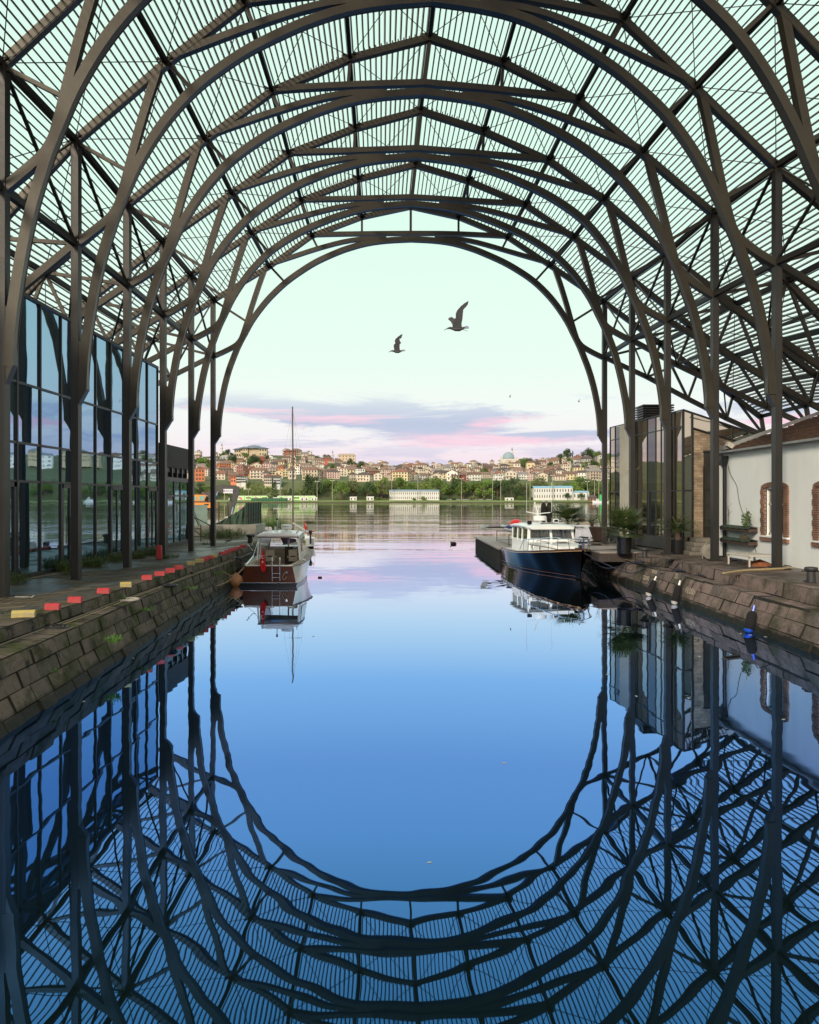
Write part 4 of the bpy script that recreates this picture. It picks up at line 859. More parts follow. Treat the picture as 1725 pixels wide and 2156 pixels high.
for i, (x, y, z, r, h, n, p) in enumerate([(765, 985, .55, .16, .2, 40, 'on the wall face below the pale coil'), (240, 1100, .62, .2, .16, 30, 'in the first joint near the left edge'), (140, 1262, .35, .2, .16, 30, 'in the lower joint near the left edge'), (295, 1195, .42, .22, .12, 26, 'in the middle joint near the left edge'),
      (975, 770, .72, .2, .14, 30, 'halfway up the left wall below the yellow block'), (1310, 615, .75, .2, .12, 24, 'high on the left wall towards the boat'), (1500, 515, .8, .25, .15, 24, 'on the ledge edge near the boat stern'), (800, 690, 1.02, .2, .15, 26, 'at the step by the pale coil'),
      (510, 780, 1.02, .18, .16, 24, 'at the step below the third block'), (1140, 545, 1.02, .2, .2, 30, 'at the step by the farther coil'), (1220, 515, 1.02, .25, .2, 30, 'at the step beyond the farther coil'), (640, 735, 1.02, .15, .12, 20, 'at the step below the fourth block')]):
    tuft(G(x*.3051, 1052.6+y*.3051, z*1.18)+V(.08, 0, .02), r, h*1.3, n*2, 60+i, 'small green weed tuft '+p, 'weed', 'weed tufts on the left quay wall', 'weed_tuft', mat('bright_weed%d' % i, (.10, .22, .04), .7, 0, .3, 3), 1.2)
rope([G(160*.3051, 1052.6+553*.3051, 1.32), G(280*.3051, 1052.6+530*.3051, 1.33), G(400*.3051, 1052.6+512*.3051, 1.32)], .03, HOSE, 'old_cable', 'old cables lying along the foot of the glass hall', 'cable')
b = MB(); c = G(68*1.0, 1258.5, 1.3); b.beam(c+V(-.55, .1, .02), c+V(.6, -.12, .02), .07, .02); b.beam(c+V(.1, -.3, .035), c+V(-.05, .25, .035), .05, .02); tag(b.build('metal_strip', mat('strip_pale', (.42, .42, .40), .5)), 'thin pale metal strip lying on the left paving near the nearest columns', 'metal strip')
b = MB(); c = G(1100*.3051, 1052.6+412*.3051, 1.3); b.box(c+V(0, 0, .33), (.26, .22, .62), bev=.03); b.box(c+V(0, 0, .67), (.2, .18, .08)); tag(b.build('red_canister', RED), 'small red canister standing left of the fourth left column', 'canister')
# moorings: fenders on the right wall, orange buoy left
def fender(x, y, lab, tip, L_=1.0, r=.23, lean=.35):
    c = G(x, y, .05); t = thing('fender', lab, 'fender', c, 'fenders on the right quay wall'); d = V(lean, .1, 1).normalized(); q = d.to_track_quat('Z', 'Y').to_matrix()
    MB().lathe([(r*.5, .03), (r*.99, .07), (r*1.03, .25), (r, L_*.8), (r*.8, L_*.93), (r*.4, L_)], c, 16, q).build('sleeve', mat('fender_black', (.008, .008, .009), .95, 0, .3, 20, .5, 60), t, smooth=True)
    MB().lathe([(r*.4, -.04), (r*.85, .01), (r*.98, .15), (r*.98, .24 if tip == 'b' else .06)], c-d*.02, 16, q).build('float_end', mat('fender_blue', (.02, .10, .65), .3) if tip == 'b' else mat('fender_white', (.7, .7, .7), .4), t, smooth=True)
    MB().tube([c+d*(L_-.04), c+d*(L_+.2)], [.05, .035], 8).build('eye', bpy.data.materials['fender_blue'] if tip == 'b' else bpy.data.materials['fender_white'], t)
    MB().tube(spline([tuple(c+d*(L_+.18)), tuple(c+d*(L_+.5)+V(.05, 0, -.02)), (12.2, c.y+.5, 1.12), (12.7, c.y+.9, 1.5)], 4), .014, 5).build('rope', ROPEB, t)
fender(1210.5+520*.2981, 1105.3+495*.2981, 'black fender leaning on the right wall, farthest of the three', 'w', .70, .15, .45)
fender(1210.5+702*.2981, 1105.3+553*.2981, 'black fender with a white cap, middle one on the right wall', 'w', .76, .15, .3)
fender(1210.5+1225*.2981, 1105.3+750*.2981, 'black fender with a bright blue end floating at the right wall', 'b', .66, .16, .28)
c = G(1627*.3051, 1052.6+560*.3051, .25); b = MB(); b.lathe([(.02, -.36), (.2, -.3), (.33, -.12), (.36, .05), (.3, .22), (.16, .32), (.06, .36), (.05, .42)], c, 18); tag(b.build('mooring_buoy', mat('buoy_orange', (.42, .20, .09), .5, 0, .15, 3), smooth=True), 'round orange buoy floating between the left wall and the boat stern', 'buoy')
def qr(cx, cy, z): return G(1210.5+cx*.2981, 1105.3+cy*.2981, z)
rope([qr(330, 240, 1.1), qr(600, 290, 1.08), qr(800, 335, 1.08), qr(950, 370, 1.08), qr(1090, 385, 1.08)], .03, HOSE, 'ledge_cable', 'grey cable winding along the right ledge', 'cable', 8)
rope([qr(80, 225, 1.0), qr(200, 300, .7), qr(300, 297, .95), qr(380, 270, 1.12), qr(490, 268, 1.12)], .025, ROPEB, 'mooring_rope', 'dark blue mooring rope from the dark boat across the right ledge')
rope([qr(360, 330, .75), qr(370, 285, 1.1), qr(430, 270, 1.12)], .02, ROPEB, 'mooring_rope', 'loose dark rope end hanging over the right ledge beside the landing platform')
rope([qr(600, 345, .9), qr(690, 325, 1.1), qr(735, 270, 1.5), qr(760, 275, 1.5)], .022, ROPEB, 'mooring_rope', 'dark blue rope over the step above the middle fender')
for i, (x, y, z, l) in enumerate([(450, 268, 1.12, 'coiled dark blue rope on the right ledge near the landing platform'), (745, 327, 1.1, 'coiled dark blue rope on the right ledge above the middle fender'), (950, 370, 1.1, 'dark rope tangle on the right ledge below the hose reel'), (1130, 250, 1.5, 'blue rope coil on the paving next to the hose reel')]):
    c = qr(x, y, z); b = MB(); g = random.Random(i)
    for k in range(8): b.tube(spline([tuple(c+V(g.gauss(0, .12), g.gauss(0, .3), .03+.03*g.random())) for _ in range(5)], 4), .018, 5)
    tag(b.build('rope_tangle', ROPEB), l, 'rope')
rope([qr(1050, 343, 1.55), qr(1200, 322, 1.57), qr(1400, 312, 1.57), qr(1535, 305, 1.56)], .05, ROPE, 'canvas_hose', 'tan canvas hose lying past the foot of the first right column', 'hose')
rope([qr(1600, 400, 1.5), qr(1650, 398, 1.56), qr(1640, 430, 1.2), qr(1690, 480, 1.1), qr(1725, 515, 1.06)], .03, ROPEB, 'mooring_rope', 'dark rope hanging from the bollard at the right edge')
rope([qr(1480, 285, 1.56), qr(1520, 290, 1.56), qr(1530, 305, 1.56), qr(1480, 312, 1.56)], .02, FRAME, 'cable_loop', 'black cable loop at the foot of the first right column', 'cable')
b = MB(); c1, c2_ = qr(1060, 352, 1.53), qr(1290, 335, 1.53); b.beam(c1, c2_, .25, .05); tag(b.build('wooden_plank', mat('old_plank', (.10, .08, .06), .9, 0, .3, 6)), 'old dark plank lying beside the tan hose', 'plank')
def lettering(txt, loc, size, rot, m, ext=.002, parent=None, name='lettering', font=None):
    cu = bpy.data.curves.new(name, 'FONT'); cu.body = txt; cu.size = size; cu.extrude = ext; cu.align_x = 'CENTER'; tmp = bpy.data.objects.new('tmp', cu); COL.objects.link(tmp)
    dg = bpy.context.evaluated_depsgraph_get(); dg.update(); me = bpy.data.meshes.new_from_object(tmp.evaluated_get(dg)); bpy.data.objects.remove(tmp); me.name = name; me.materials.clear(); me.materials.append(m)
    o = bpy.data.objects.new(name, me); COL.objects.link(o); o.location = loc
    o.rotation_euler = rot
    if parent is not None:
        o.parent = parent
        if '_o' in parent: o.location = Vector(loc)-Vector(tuple(parent['_o']))
    return o
CHALK = mat('chalk_paint', (.50, .44, .34), .9, 0, .35, 12)
def wallpt(cx, cy, X): rx = (1210.5+cx*.2981-VX)/FF; Y = X/rx; return V(X, Y, CZ-(1105.3+cy*.2981-VY)/FF*Y)
lettering('M', wallpt(1144, 390, XS-.075), .34, (R(90), 0, R(-90)), CHALK, parent=QWR)
for txt, cx, cy, s_ in (('CLUNG', 500, 388, .3), ('IRMAN', 560, 345, .26), ('ZU', 715, 378, .3), ('FILOSU', 810, 487, .34)):
    lettering(txt, wallpt(cx, cy, XW-.06), s_, (R(78), 0, R(-90)), CHALK, parent=QWR)
# landing platform and floating pontoon
t = thing('landing_platform', 'weathered wooden landing platform jutting out at the bow of the dark boat', 'platform', (11.6, 49, 1.2)); DECK = mat('grey_deck', (.30, .26, .24), .65, 0, .18, 1.2, .3, 12, streak=(1, 8, 1)); DKS = mat('deck_side', (.05, .04, .036), .8, 0, .3, 3)
b = MB()
for k in range(14): b.bb(10.55, 12.9, 45.7+k*.45, 45.7+k*.45+.435, 1.42, 1.48)
b.build('deck_boards', DECK, t); MB().bb(10.5, 12.4, 45.66, 52, .98, 1.415).build('side_beam', DKS, t)
t = thing('pontoon', 'long wooden pontoon on dark piles behind the dark boat', 'pontoon', (9.3, 68, .5)); b = MB()
for k in range(40): b.bb(6.84, 11.85, 59.6+k*.45, 59.6+k*.45+.43, .80, .90)
b.build('deck_boards', DECK, t); MB().bb(7.0, 11.8, 59.7, 77.4, .66, .798).build('side_beam', DKS, t)
b = MB()
for k in range(24): b.tube([(7.02, 59.8+k*.76, -.5), (7.02, 59.8+k*.76, .7)], .13, 8)
for k in range(6): b.tube([(7.2+k*.8, 59.8, -.5), (7.2+k*.8, 59.8, .7)], .13, 8)
b.build('piles', mat('pile_dark', (.014, .014, .011), .8, 0, .3, 4), t)
# rowing shell on a rack, with oars and a red buoy
t = thing('boat_rack', 'black steel rack on the pontoon carrying a rowing boat', 'rack', (8.6, 66, .88)); b = MB()
for y in (62, 69.5):
    for x in (7.9, 9.1): b.tube([(x, y, .88), (x, y, 1.75)], .03, 6)
    b.tube([(7.9, y, 1.7), (9.1, y, 1.7)], .03, 6); b.tube([(7.9, y, 1.0), (9.1, y, 1.0)], .02, 6)
for x in (7.9, 9.1): b.tube([(x, 62, 1.02), (x, 69.5, 1.02)], .02, 6)
b.build('rack_frame', FRAME, t)
b = MB(); o = []; n = 12
for i in range(15):
    f = i/14; y = 60.8+f*10.2; hw = .42*math.sin(math.pi*min(1, max(.02, f)))**.6+.02; dp = .32*math.sin(math.pi*min(1, max(.03, f)))**.4
    for k in range(n+1): a = math.pi*k/n; o.append((8.5+hw*math.cos(a), y, 2.05-dp*math.sin(a)+.1*(abs(f-.5)*2)**2))
b.add(o, [(i*(n+1)+k, i*(n+1)+k+1, (i+1)*(n+1)+k+1, (i+1)*(n+1)+k) for i in range(14) for k in range(n)]+[tuple([i*(n+1) for i in range(15)]+[i*(n+1)+n for i in range(14, -1, -1)])])
tag(b.build('rowing_boat', mat('shell_white', (.6, .6, .58), .3)), 'slim white rowing boat lying on the black rack', 'rowing boat')
for i, (dy, dz) in enumerate(((0, 0), (.7, -.05), (1.3, -.1), (2.0, -.12), (2.6, -.02))):
    t = thing('oar', ['leftmost', 'second', 'third', 'fourth', 'fifth'][i]+' of the oars sticking out over the water from the rack', 'oar', (7.6, 62+dy, 2.2), 'oars on the boat rack')
    p, q = V(9.2, 66+dy, 2.12+dz), V(6.4+.15*i, 63.5+dy*1.4, 2.2+dz); MB().tube([p, q], .03, 6).build('shaft', FRAME, t); d = (q-p).normalized(); MB().box(q+d*.28, (.56, .05, .2), M=Matrix((d, V(-d.y, d.x, 0), V(0, 0, 1))).transposed(), bev=.01).build('blade', mat('oar_blade', (.6, .65, .66), .4), t)
c = V(9.0, 66.3, 2.15); b = MB(); b.lathe([(.45, 0), (.5, .15), (.45, .35), (.28, .5), (.08, .56)], c, 18); tag(b.build('red_buoy', mat('buoy_red', (.75, .02, .02), .35), smooth=True), 'bright red buoy on top of the boat rack', 'buoy')
b = MB(); g = random.Random(6)
for k in range(7): b.box((8.3+k*.15, 64+k*.6, 2.2), (.7, .4, .16), rz=g.random(), bev=.04)
tag(b.build('blue_cushions', mat('cushion_blue', (.03, .04, .18), .7)), 'dark blue cushions piled on the rowing boat', 'cushions')
# fairy light rope between right columns
rope([(13.05, 55.3, 6.3), (14.5, 53, 6.0), (15.8, 50.1, 6.9)], .02, ROPE, 'slack_wire', 'slack tan wire between the outermost column and the pavilion roof', 'wire')
# ---------------------------------------------------------------- left background: wall, hoarding, stairs, excavator
t = thing('concrete_wall', 'low concrete retaining wall at the far end of the left quay', 'wall', (-14, 72, 1.3)); CW = mat('wall_concrete', (.30, .29, .25), .9, 0, .2, 1.0, .3, 8)
MB().bb(-15.2, -11.75, 72.6, 78, 1.25, 2.1).build('end_block', CW, t); MB().box((-18.5, 68.6, 1.66), (10.5, .3, .82), rz=R(38)).build('long_wall', CW, t); MB().bb(-30, -15.3, 74, 92, 1.25, 2.05).build('terrace', CW, t)
NET = mat('net_green', (.045, .085, .06), .8, 0, .25, 2)
t = thing('green_hoarding', 'green netting hoarding on dark posts above the concrete wall', 'fence', (-13, 74, 2.1))
b = MB()
for k in range(7): x, y = -12.7+.12*k, 73.4+.55*k; b.tube([(x, y, 2.0), (x, y, 3.95+.05*(k % 2))], .05, 6)
for x, y, dx in ((-14.9, 73, 0), (-14.1, 73.2, .1), (-19.2, 71, 0), (-18.0, 71, 1.4), (-16.2, 71.5, 1.0)): b.tube([(x, y, 2.0), (x-dx, y, 4.0)], .045, 6)
b.beam((-12.75, 73.3, 2.75), (-12.0, 76.6, 3.1), .08, .14); b.beam((-12.75, 73.4, 2.3), (-12.0, 76.6, 2.6), .05, .1); b.build('posts', mat('post_rust', (.05, .035, .02), .8), t)
b = MB(); n = 18; o = []
for k in range(n+1):
    f = k/n; x = -12.7-f*2.6; zt_ = 3.9-1.75*f**.7; y = 73.4+.1*math.sin(k*1.7)
    o += [(x, y, zt_), (x-.05, y+.1*math.sin(k*2.1), (zt_+2.1)/2), (x, y, 2.1)]
b.add(o, [(3*k+j, 3*k+j+1, 3*k+3+j+1, 3*k+3+j) for k in range(n) for j in (0, 1)]); b.build('sagging_net', NET, t)
b = MB(); b.add([(-12.7, 73.4, 2.1), (-11.95, 76.9, 2.1), (-11.95, 76.9, 3.95), (-12.7, 73.4, 3.9)], [(0, 1, 2, 3)]); b.build('side_net', NET, t)
m = mat('net_pale', (.16, .24, .21), .6, 0, .12, 1.5); b = MB(); b.bb(-20.5, -15.6, 71.8, 71.83, 1.9, 3.75); b.build('net_panel', m, t)
t = thing('stair_rail', 'thin rusty stair railing beside the outermost left column', 'railing', (-16.5, 62, 1.3)); RUST = bpy.data.materials['post_rust']
b = MB(); pts = [(-15.1, 60.5), (-14.6, 60.8), (-13.8, 61.4), (-13.2, 61.6)]
for (x, y), h in zip(pts, (3.4, 2.6, 1.5, 1.5)): b.tube([(x, y, 1.3), (x, y, 1.3+h*.75)], .035, 5)
b.tube([(-15.1, 60.5, 3.5), (-13.2, 61.6, 2.4)], .03, 5); b.tube([(-15.1, 60.5, 2.9), (-13.8, 61.4, 1.7)], .03, 5); b.tube([(-15.1, 60.5, 2.2), (-13.8, 61.4, 2.15)], .03, 5); b.tube([(-14.3, 61, 1.6), (-13.5, 61.4, 1.6)], .03, 5); b.build('rails', RUST, t)
tuft((-13.2, 66, 1.3), 1.7, .9, 900, 90, 'tall mass of green weeds in front of the concrete wall', m=mat('weed_tall', (.085, .125, .03), .7, 0, .4, 1.5)); tuft((-15.5, 61.5, 1.3), 1.2, .5, 260, 91, 'weeds around the rusty stair railing')
tuft((-12.3, 56.4, 1.3), .35, .3, 80, 92, 'weeds at the foot of the outermost left column'); tuft((-11.7, 80, 1.2), 1.1, 1.8, 700, 93, 'bright green bush growing on the quay edge past the concrete block', m=mat('weed_bright', (.10, .19, .04), .7, 0, .35, 1.5))
t = thing('excavator', 'orange excavator with a dark arm parked behind the hoarding', 'excavator', (-21, 93, 2.0)); OR = mat('excavator_orange', (.75, .26, .03), .4, 0, .12, 2); DKG = mat('arm_dark', (.055, .055, .05), .5, .2, .2, 3); YE_ = 93.
def pe(x, y, dy=0): return P(x, y, YE_+dy)
b = MB(); b.prism([pe(405, 1058), pe(449, 1058), pe(449, 1070), pe(436, 1069), pe(424, 1064), pe(405, 1063)][::-1], V(0, 2.6, 0)); b.build('engine_cover', OR, t)
b = MB(); b.prism([pe(400, 1063), pe(424, 1064), pe(436, 1069), pe(436, 1075), pe(400, 1075)], V(0, 2.4, 0)); b.build('turntable', DKG, t)
b = MB(); b.prism([pe(407, 1055.5), pe(430, 1055.5), pe(434, 1045), pe(431, 1042), pe(409, 1041.5), pe(407, 1043)], V(0, 1.5, 0)); cb_ = b.build('cab', OR, t)
b = MB(); b.prism([pe(419, 1053.5, -.03), pe(429, 1053.5, -.03), pe(432, 1045.5, -.03), pe(430, 1044, -.03), pe(420.5, 1044, -.03)], V(0, .02, 0)); b.prism([pe(409, 1053, -.03), pe(414.5, 1053, -.03), pe(414.5, 1045.5, -.03), pe(410, 1045, -.03)], V(0, .02, 0)); b.build('cab_window', mat('cab_glass', (.22, .42, .38), .1), cb_)
b = MB(); b.prism([pe(400, 1058, -.02), pe(436, 1058, -.02), pe(436, 1055, -.02), pe(400, 1055.5, -.02)], V(0, 2.4, 0)); b.build('walkway', DKG, t)
b = MB(); b.strip([pe(438, 1057, .7), pe(446, 1047, .7), pe(456, 1031, .7), pe(470, 1028, .7), pe(498, 1028, .7)], [.35, .42, .5, .42, .3], V(0, 1, 0), .5); b.build('boom', DKG, t)
b = MB(); b.strip([pe(499, 1023.5, .7), pe(496.5, 1035, .7), pe(490, 1058, .7), pe(486, 1078, .7), pe(483, 1090, .7)], [.25, .42, .36, .28, .2], V(0, 1, 0), .42); b.build('dipper_arm', DKG, t)
CH = mat('ram_chrome', (.6, .62, .62), .2, .9); MB().tube([pe(457, 1024, .9), pe(478, 1025, .9)], .11, 8).build('hydraulic_ram', DKG, t); MB().tube([pe(478, 1025, .9), pe(498, 1024.5, .9)], .06, 8).build('hydraulic_ram', CH, t)
MB().tube([pe(460, 1035, .3), pe(456, 1043, .3)], .07, 6).build('hydraulic_ram', CH, t); MB().tube([pe(491.5, 1068, .4), pe(488, 1083, .4)], .08, 6).build('hydraulic_ram', CH, t)
MB().tube(spline([tuple(pe(487, 1042, .3)), tuple(pe(483.5, 1048, .3)), tuple(pe(486.5, 1054, .3))], 4), .03, 5).build('hose', FRAME, t)
sg = MB().bb(pe(469, 1030).x, pe(489, 1030).x, YE_+.40, YE_+.43, pe(0, 1038.5).z, pe(0, 1029.5).z).build('sign_board', mat('sign_white', (.68, .72, .76), .5, 0, .03), t)
lettering('ER-KA PLUS', (pe(480.5, 0).x, YE_+.39, pe(0, 1035.2).z), .235, (R(90), 0, 0), mat('sign_blue', (.10, .04, .22), .6), .004, parent=sg); lettering('C', (pe(471, 0).x, YE_+.39, pe(0, 1035.2).z), .26, (R(90), 0, 0), mat('sign_red', (.6, .03, .05), .6), .004, parent=sg)
b = MB()
for k in range(6): b.box(pe(431+k*1.5, 1062.3, -.03), (.06, .03, .16), M=Matrix.Rotation(.4, 3, 'Y'))
b.build('grille', FRAME, t)
t = thing('white_skip_box', 'white metal box among hoses behind the sagging net', 'box', (-18.0, 82, 2.0)); b = MB(); b.prism([P(477, 1100, 80), P(496, 1101, 80), P(492, 1091, 80), P(481, 1090, 80)], V(0, 1, 0)); b.build('box_body', mat('box_white', (.55, .58, .6), .5), t); b = MB(); b.bb(P(474, 0, 79.9).x, P(491, 0, 80).x, 79.8, 81.1, P(0, 1090, 80).z, P(0, 1088, 80).z); b.build('lid', bpy.data.materials['box_white'], t)
# broad puddles mirror the sky on both quays
def puddle(pts, z, lab):
    b = MB(); b.add([(x, y, z) for x, y in pts], [tuple(range(len(pts)))]); tag(b.build('puddle', PUD), kind='structure')
PUD = bpy.data.materials.new('puddle_water'); PUD.use_nodes = True; PUD.node_tree.nodes['Principled BSDF'].inputs['Base Color'].default_value = (.06, .05, .045, 1); PUD.node_tree.nodes['Principled BSDF'].inputs['Roughness'].default_value = .06
def blob(cx, cy, rx, ry, seed, n=26): g = random.Random(seed); ph = [g.random()*6 for _ in range(4)]; return [(cx+rx*math.cos(a)*(1+.25*math.sin(3*a+ph[0])+.18*math.sin(5*a+ph[1])), cy+ry*math.sin(a)*(1+.25*math.sin(2*a+ph[2])+.15*math.sin(7*a+ph[3]))) for a in [6.283*k/n for k in range(n)]]
for i, (x, y, rx, ry) in enumerate([(511, 1143, .9, 1.8), (497, 1138, .8, 1.5), (483, 1158, .7, 1.3), (462, 1160, .5, 1.6), (440, 1168, .5, 1.0), (520, 1128, 1.2, 3.0), (545, 1122, .9, 3), (530, 1135, .8, 2)]): c = G(x, y, 1.3); puddle(blob(c.x, c.y, rx, ry, i), 1.305, '')
for i, (x, y, rx, ry) in enumerate([(1225, 1138, 1.3, 2.0), (1200, 1150, .9, 1.5), (1212, 1133, 1.5, 2.5), (1236, 1147, .9, 1.0), (1362, 1176, .45, .5), (1410, 1181, .4, .5), (1250, 1133, .8, 2)]): c = G(x, y, 1.45); puddle(blob(c.x, c.y, rx, ry, 40+i), 1.475+ (.03 if y > 1170 else 0), '')
# ---------------------------------------------------------------- boats (built in their own frame: x to starboard, y forward, z up from the water)
GEL = mat('gelcoat_white', (.84, .88, .88), .18, 0, .04, 2); CREAM = mat('cream_panel', (.55, .50, .38), .5, 0, .06, 2); NAVY = mat('hull_black', (.004, .0036, .003), .1, 0, .1, 1); NAVY.node_tree.nodes['Principled BSDF'].inputs['IOR'].default_value = 1.18; NAVY.node_tree.nodes['Principled BSDF'].inputs['Specular Tint'].default_value = (1, .72, .5, 1)
MAHO = mat('mahogany', (.085, .024, .010), .22, 0, .35, 2, streak=(.6, 1, 14)); TEAK = mat('teak_grey', (.32, .26, .22), .6, 0, .15, 2, streak=(14, 1, 1)); CHROME = mat('chrome', (.75, .75, .75), .15, 1.)
BOOT = mat('boot_black', (.012, .012, .014), .25); BGL = glassmat('boat_glass', (.02, .024, .026), 1.8, (1, 1, 1), .02); DARKW = mat('dark_wood', (.05, .02, .012), .4, 0, .3, 4)
def lerp_t(tab, s_):
    for (a, *A), (b, *B) in zip(tab, tab[1:]):
        if s_ <= b: f = (s_-a)/(b-a); f = f*f*(3-2*f)*.5+f*.5; return [x+(y-x)*f for x, y in zip(A, B)]
    return tab[-1][1:]
def hullmesh(b, tab, n=26, zlow=-.35, z0=0., flare=.5, band=None):
    L_ = tab[-1][0]; rows = []
    for i in range(n+1):
        s_ = L_*i/n; hs, zs, hw = lerp_t(tab, s_); rk = (zs)*.35*(s_/L_)**3
        pr = []
        for k in range(9):
            f = k/8; z = zlow+(zs-zlow)*f
            if z < 0: x = hw*(1-(z/zlow)**2*.45)
            else: g_ = z/zs; x = hw+(hs-hw)*(g_**1.15)
            pr.append((x, s_+rk*max(0, z)/max(zs, .1)-rk*.2, z))
        rows.append(pr)
    o = []
    for pr in rows: o += [(-x, y, z) for x, y, z in pr]+[(x, y, z) for x, y, z in pr[::-1]]
    m = 18; fs = [(i*m+k, (i+1)*m+k, (i+1)*m+k+1, i*m+k+1) for i in range(n) for k in range(m-1) if k != 8]
    b.add(o, fs); return rows
def sheerline(rows, side, dz=0, dx=0): return [V(side*(r[-1][0]+dx), r[-1][1], r[-1][2]+dz) for r in rows]
def loft(b, secs, close=True):
    n = len(secs[0]); o = [p for s_ in secs for p in s_]
    b.add(o, [(i*n+k, i*n+(k+1) % n, (i+1)*n+(k+1) % n, (i+1)*n+k) for i in range(len(secs)-1) for k in range(n)]+([tuple(range(n-1, -1, -1)), tuple(range(len(o)-n, len(o)))] if close else []))
def star(cx, cy, r, y, m, parent, nm='star'):
    pts = [];
    for k in range(10): a = math.pi/2+k*math.pi/5; rr = r if k % 2 == 0 else r*.4; pts.append((cx+rr*math.cos(a), y, cy+rr*math.sin(a)))
    b = MB(); b.add(pts+[(cx, y, cy)], [(k, (k+1) % 10, 10) for k in range(10)]); return b.build(nm, m, parent, world=False)
def crescent(cx, cy, r, y, m, parent):
    n = 14; o = []
    for k in range(n+1): a = .75+k*(6.283-1.5)/n; o += [(cx+r*math.cos(a), y, cy+r*math.sin(a)), (cx+.22*r+.8*r*math.cos(.55+k*(6.283-1.1)/n), y, cy+.8*r*math.sin(.55+k*(6.283-1.1)/n))]
    b = MB(); b.add(o, [(2*k, 2*k+1, 2*k+3, 2*k+2) for k in range(n)]); return b.build('crescent', m, parent, world=False)
FLAGR = mat('flag_red', (.62, .01, .012), .8, 0, .08, 4); FLAGW = mat('flag_white', (.75, .75, .75), .8)
def drooped_flag(t, x, y, ztop, h, wd, seed):
    """a flag hanging limp from its staff"""
    g = random.Random(seed); b = MB(); n = 12; o = []
    for i in range(n+1):
        f = i/n; ww = wd*(.12+.88*min(1, f*1.7)) if f < .85 else wd*(1-(f-.85)*3.5); z = ztop-h*f
        for k in range(7): u = k/6-.5; o.append((x+u*ww+.02*math.sin(f*9), y+.035*math.sin(k*1.9+f*3), z-(.04*abs(u) if f > .8 else 0)))
    b.add(o, [(7*i+k, 7*i+k+1, 7*i+8+k, 7*i+7+k) for i in range(n) for k in range(6)]); f = b.build('flag', FLAGR, t, world=False, smooth=True)
    crescent(x+.02, ztop-h*.36, wd*.30, y-.06, FLAGW, f); star(x+.0, ztop-h*.58, wd*.25, y-.06, FLAGW, f); return f

# --- left: white day boat with varnished transom, seen from astern
t = thing('motor_boat', 'white cabin motor boat with varnished wooden transom, red crescent flag at its stern', 'motor boat', (-6.30, 42.8, 0), rz=R(-1.5)); BW = dict(parent=t, world=False)
tab = [(0, 1.17, .98, 1.36), (2, 1.42, 1.0, 1.42), (4, 1.52, 1.07, 1.32), (6, 1.38, 1.22, .98), (7.6, .92, 1.42, .5), (8.8, .38, 1.58, .14), (9.3, .03, 1.64, .0)]
b = MB(); rows = hullmesh(b, tab); b.build('hull', GEL, smooth=True, **BW)
tr = [(x, y-.02, z) for x, y, z in rows[0]]; b = MB(); b.add([(-x, y, z) for x, y, z in tr[3:]]+[(x, y, z) for x, y, z in tr[3:][::-1]], [tuple(range(12))]); trn = b.build('transom', MAHO, **BW)
b = MB(); b.prism([V(-1.44, -.04, .17), V(1.44, -.04, .17), V(1.40, -.04, .05), V(1.35, -.04, -.3), V(-1.35, -.04, -.3), V(-1.40, -.04, .05)], V(0, -.22, 0)); b.build('swim_step', BOOT, **BW)
b = MB(); b.tube([(-1.45, -.27, .185), (0, -.29, .185), (1.45, -.27, .185)], .02, 6); b.build('chrome_strip', CHROME, **BW)
for sd_ in (-1, 1):
    MB().tube(sheerline(rows, sd_, .0, .02), .035, 6).build('rub_rail', MAHO if sd_ < 0 else TEAK, **BW); b = MB(); b.strip([V(sd_*(r[3][0]+.012), r[3][1], .06) for r in rows[:-1]], .07, V(sd_, 0, 0), .012); b.build('boot_stripe', BOOT, **BW)
b = MB(); sl_, sr_ = sheerline(rows, -1, .01, -.02), sheerline(rows, 1, .01, -.02); o = []
for a, c in zip(sl_, sr_): o += [a, c]
k0 = next(i for i, r in enumerate(rows) if r[-1][1] > 5.6)
inn = [(max(-1.16, a.x+.36), a.y, a.z) for a in sl_[:k0+1]]
b.add([v for i in range(k0+1) for v in (sl_[i], inn[i])], [(2*i, 2*i+1, 2*i+3, 2*i+2) for i in range(k0)]); b.add([v for i in range(k0+1) for v in ((-inn[i][0], inn[i][1], inn[i][2]), sr_[i])], [(2*i, 2*i+1, 2*i+3, 2*i+2) for i in range(k0)])
b.add(o[2*k0:], [(2*i, 2*i+1, 2*i+3, 2*i+2) for i in range(len(rows)-k0-1)]); b.build('deck', TEAK, **BW)
b = MB(); b.bb(-1.16, 1.16, .06, 5.6, .3, .36); b.build('cockpit_sole', TEAK, **BW)
b = MB(); b.bb(-1.2, -1.13, .05, 5.6, .36, 1.08); b.bb(1.13, 1.2, .05, 5.6, .36, 1.08); b.bb(-1.16, 1.16, .02, .3, .5, 1.02, bev=.03); b.build('coaming', CREAM, **BW)
b = MB(); b.bb(-1.16, 1.16, -.015, .04, .98, 1.03); b.bb(-1.0, 1.0, .31, .34, .8, 1.0); b.build('cap_rail', GEL, **BW)
b = MB(); [b.lathe([(.11, -.02), (.11, .02)], (x, .29, .92), 12, Matrix.Rotation(R(90), 3, 'X')) for x in (-.95, .85)]; b.build('speaker', BOOT, **BW)
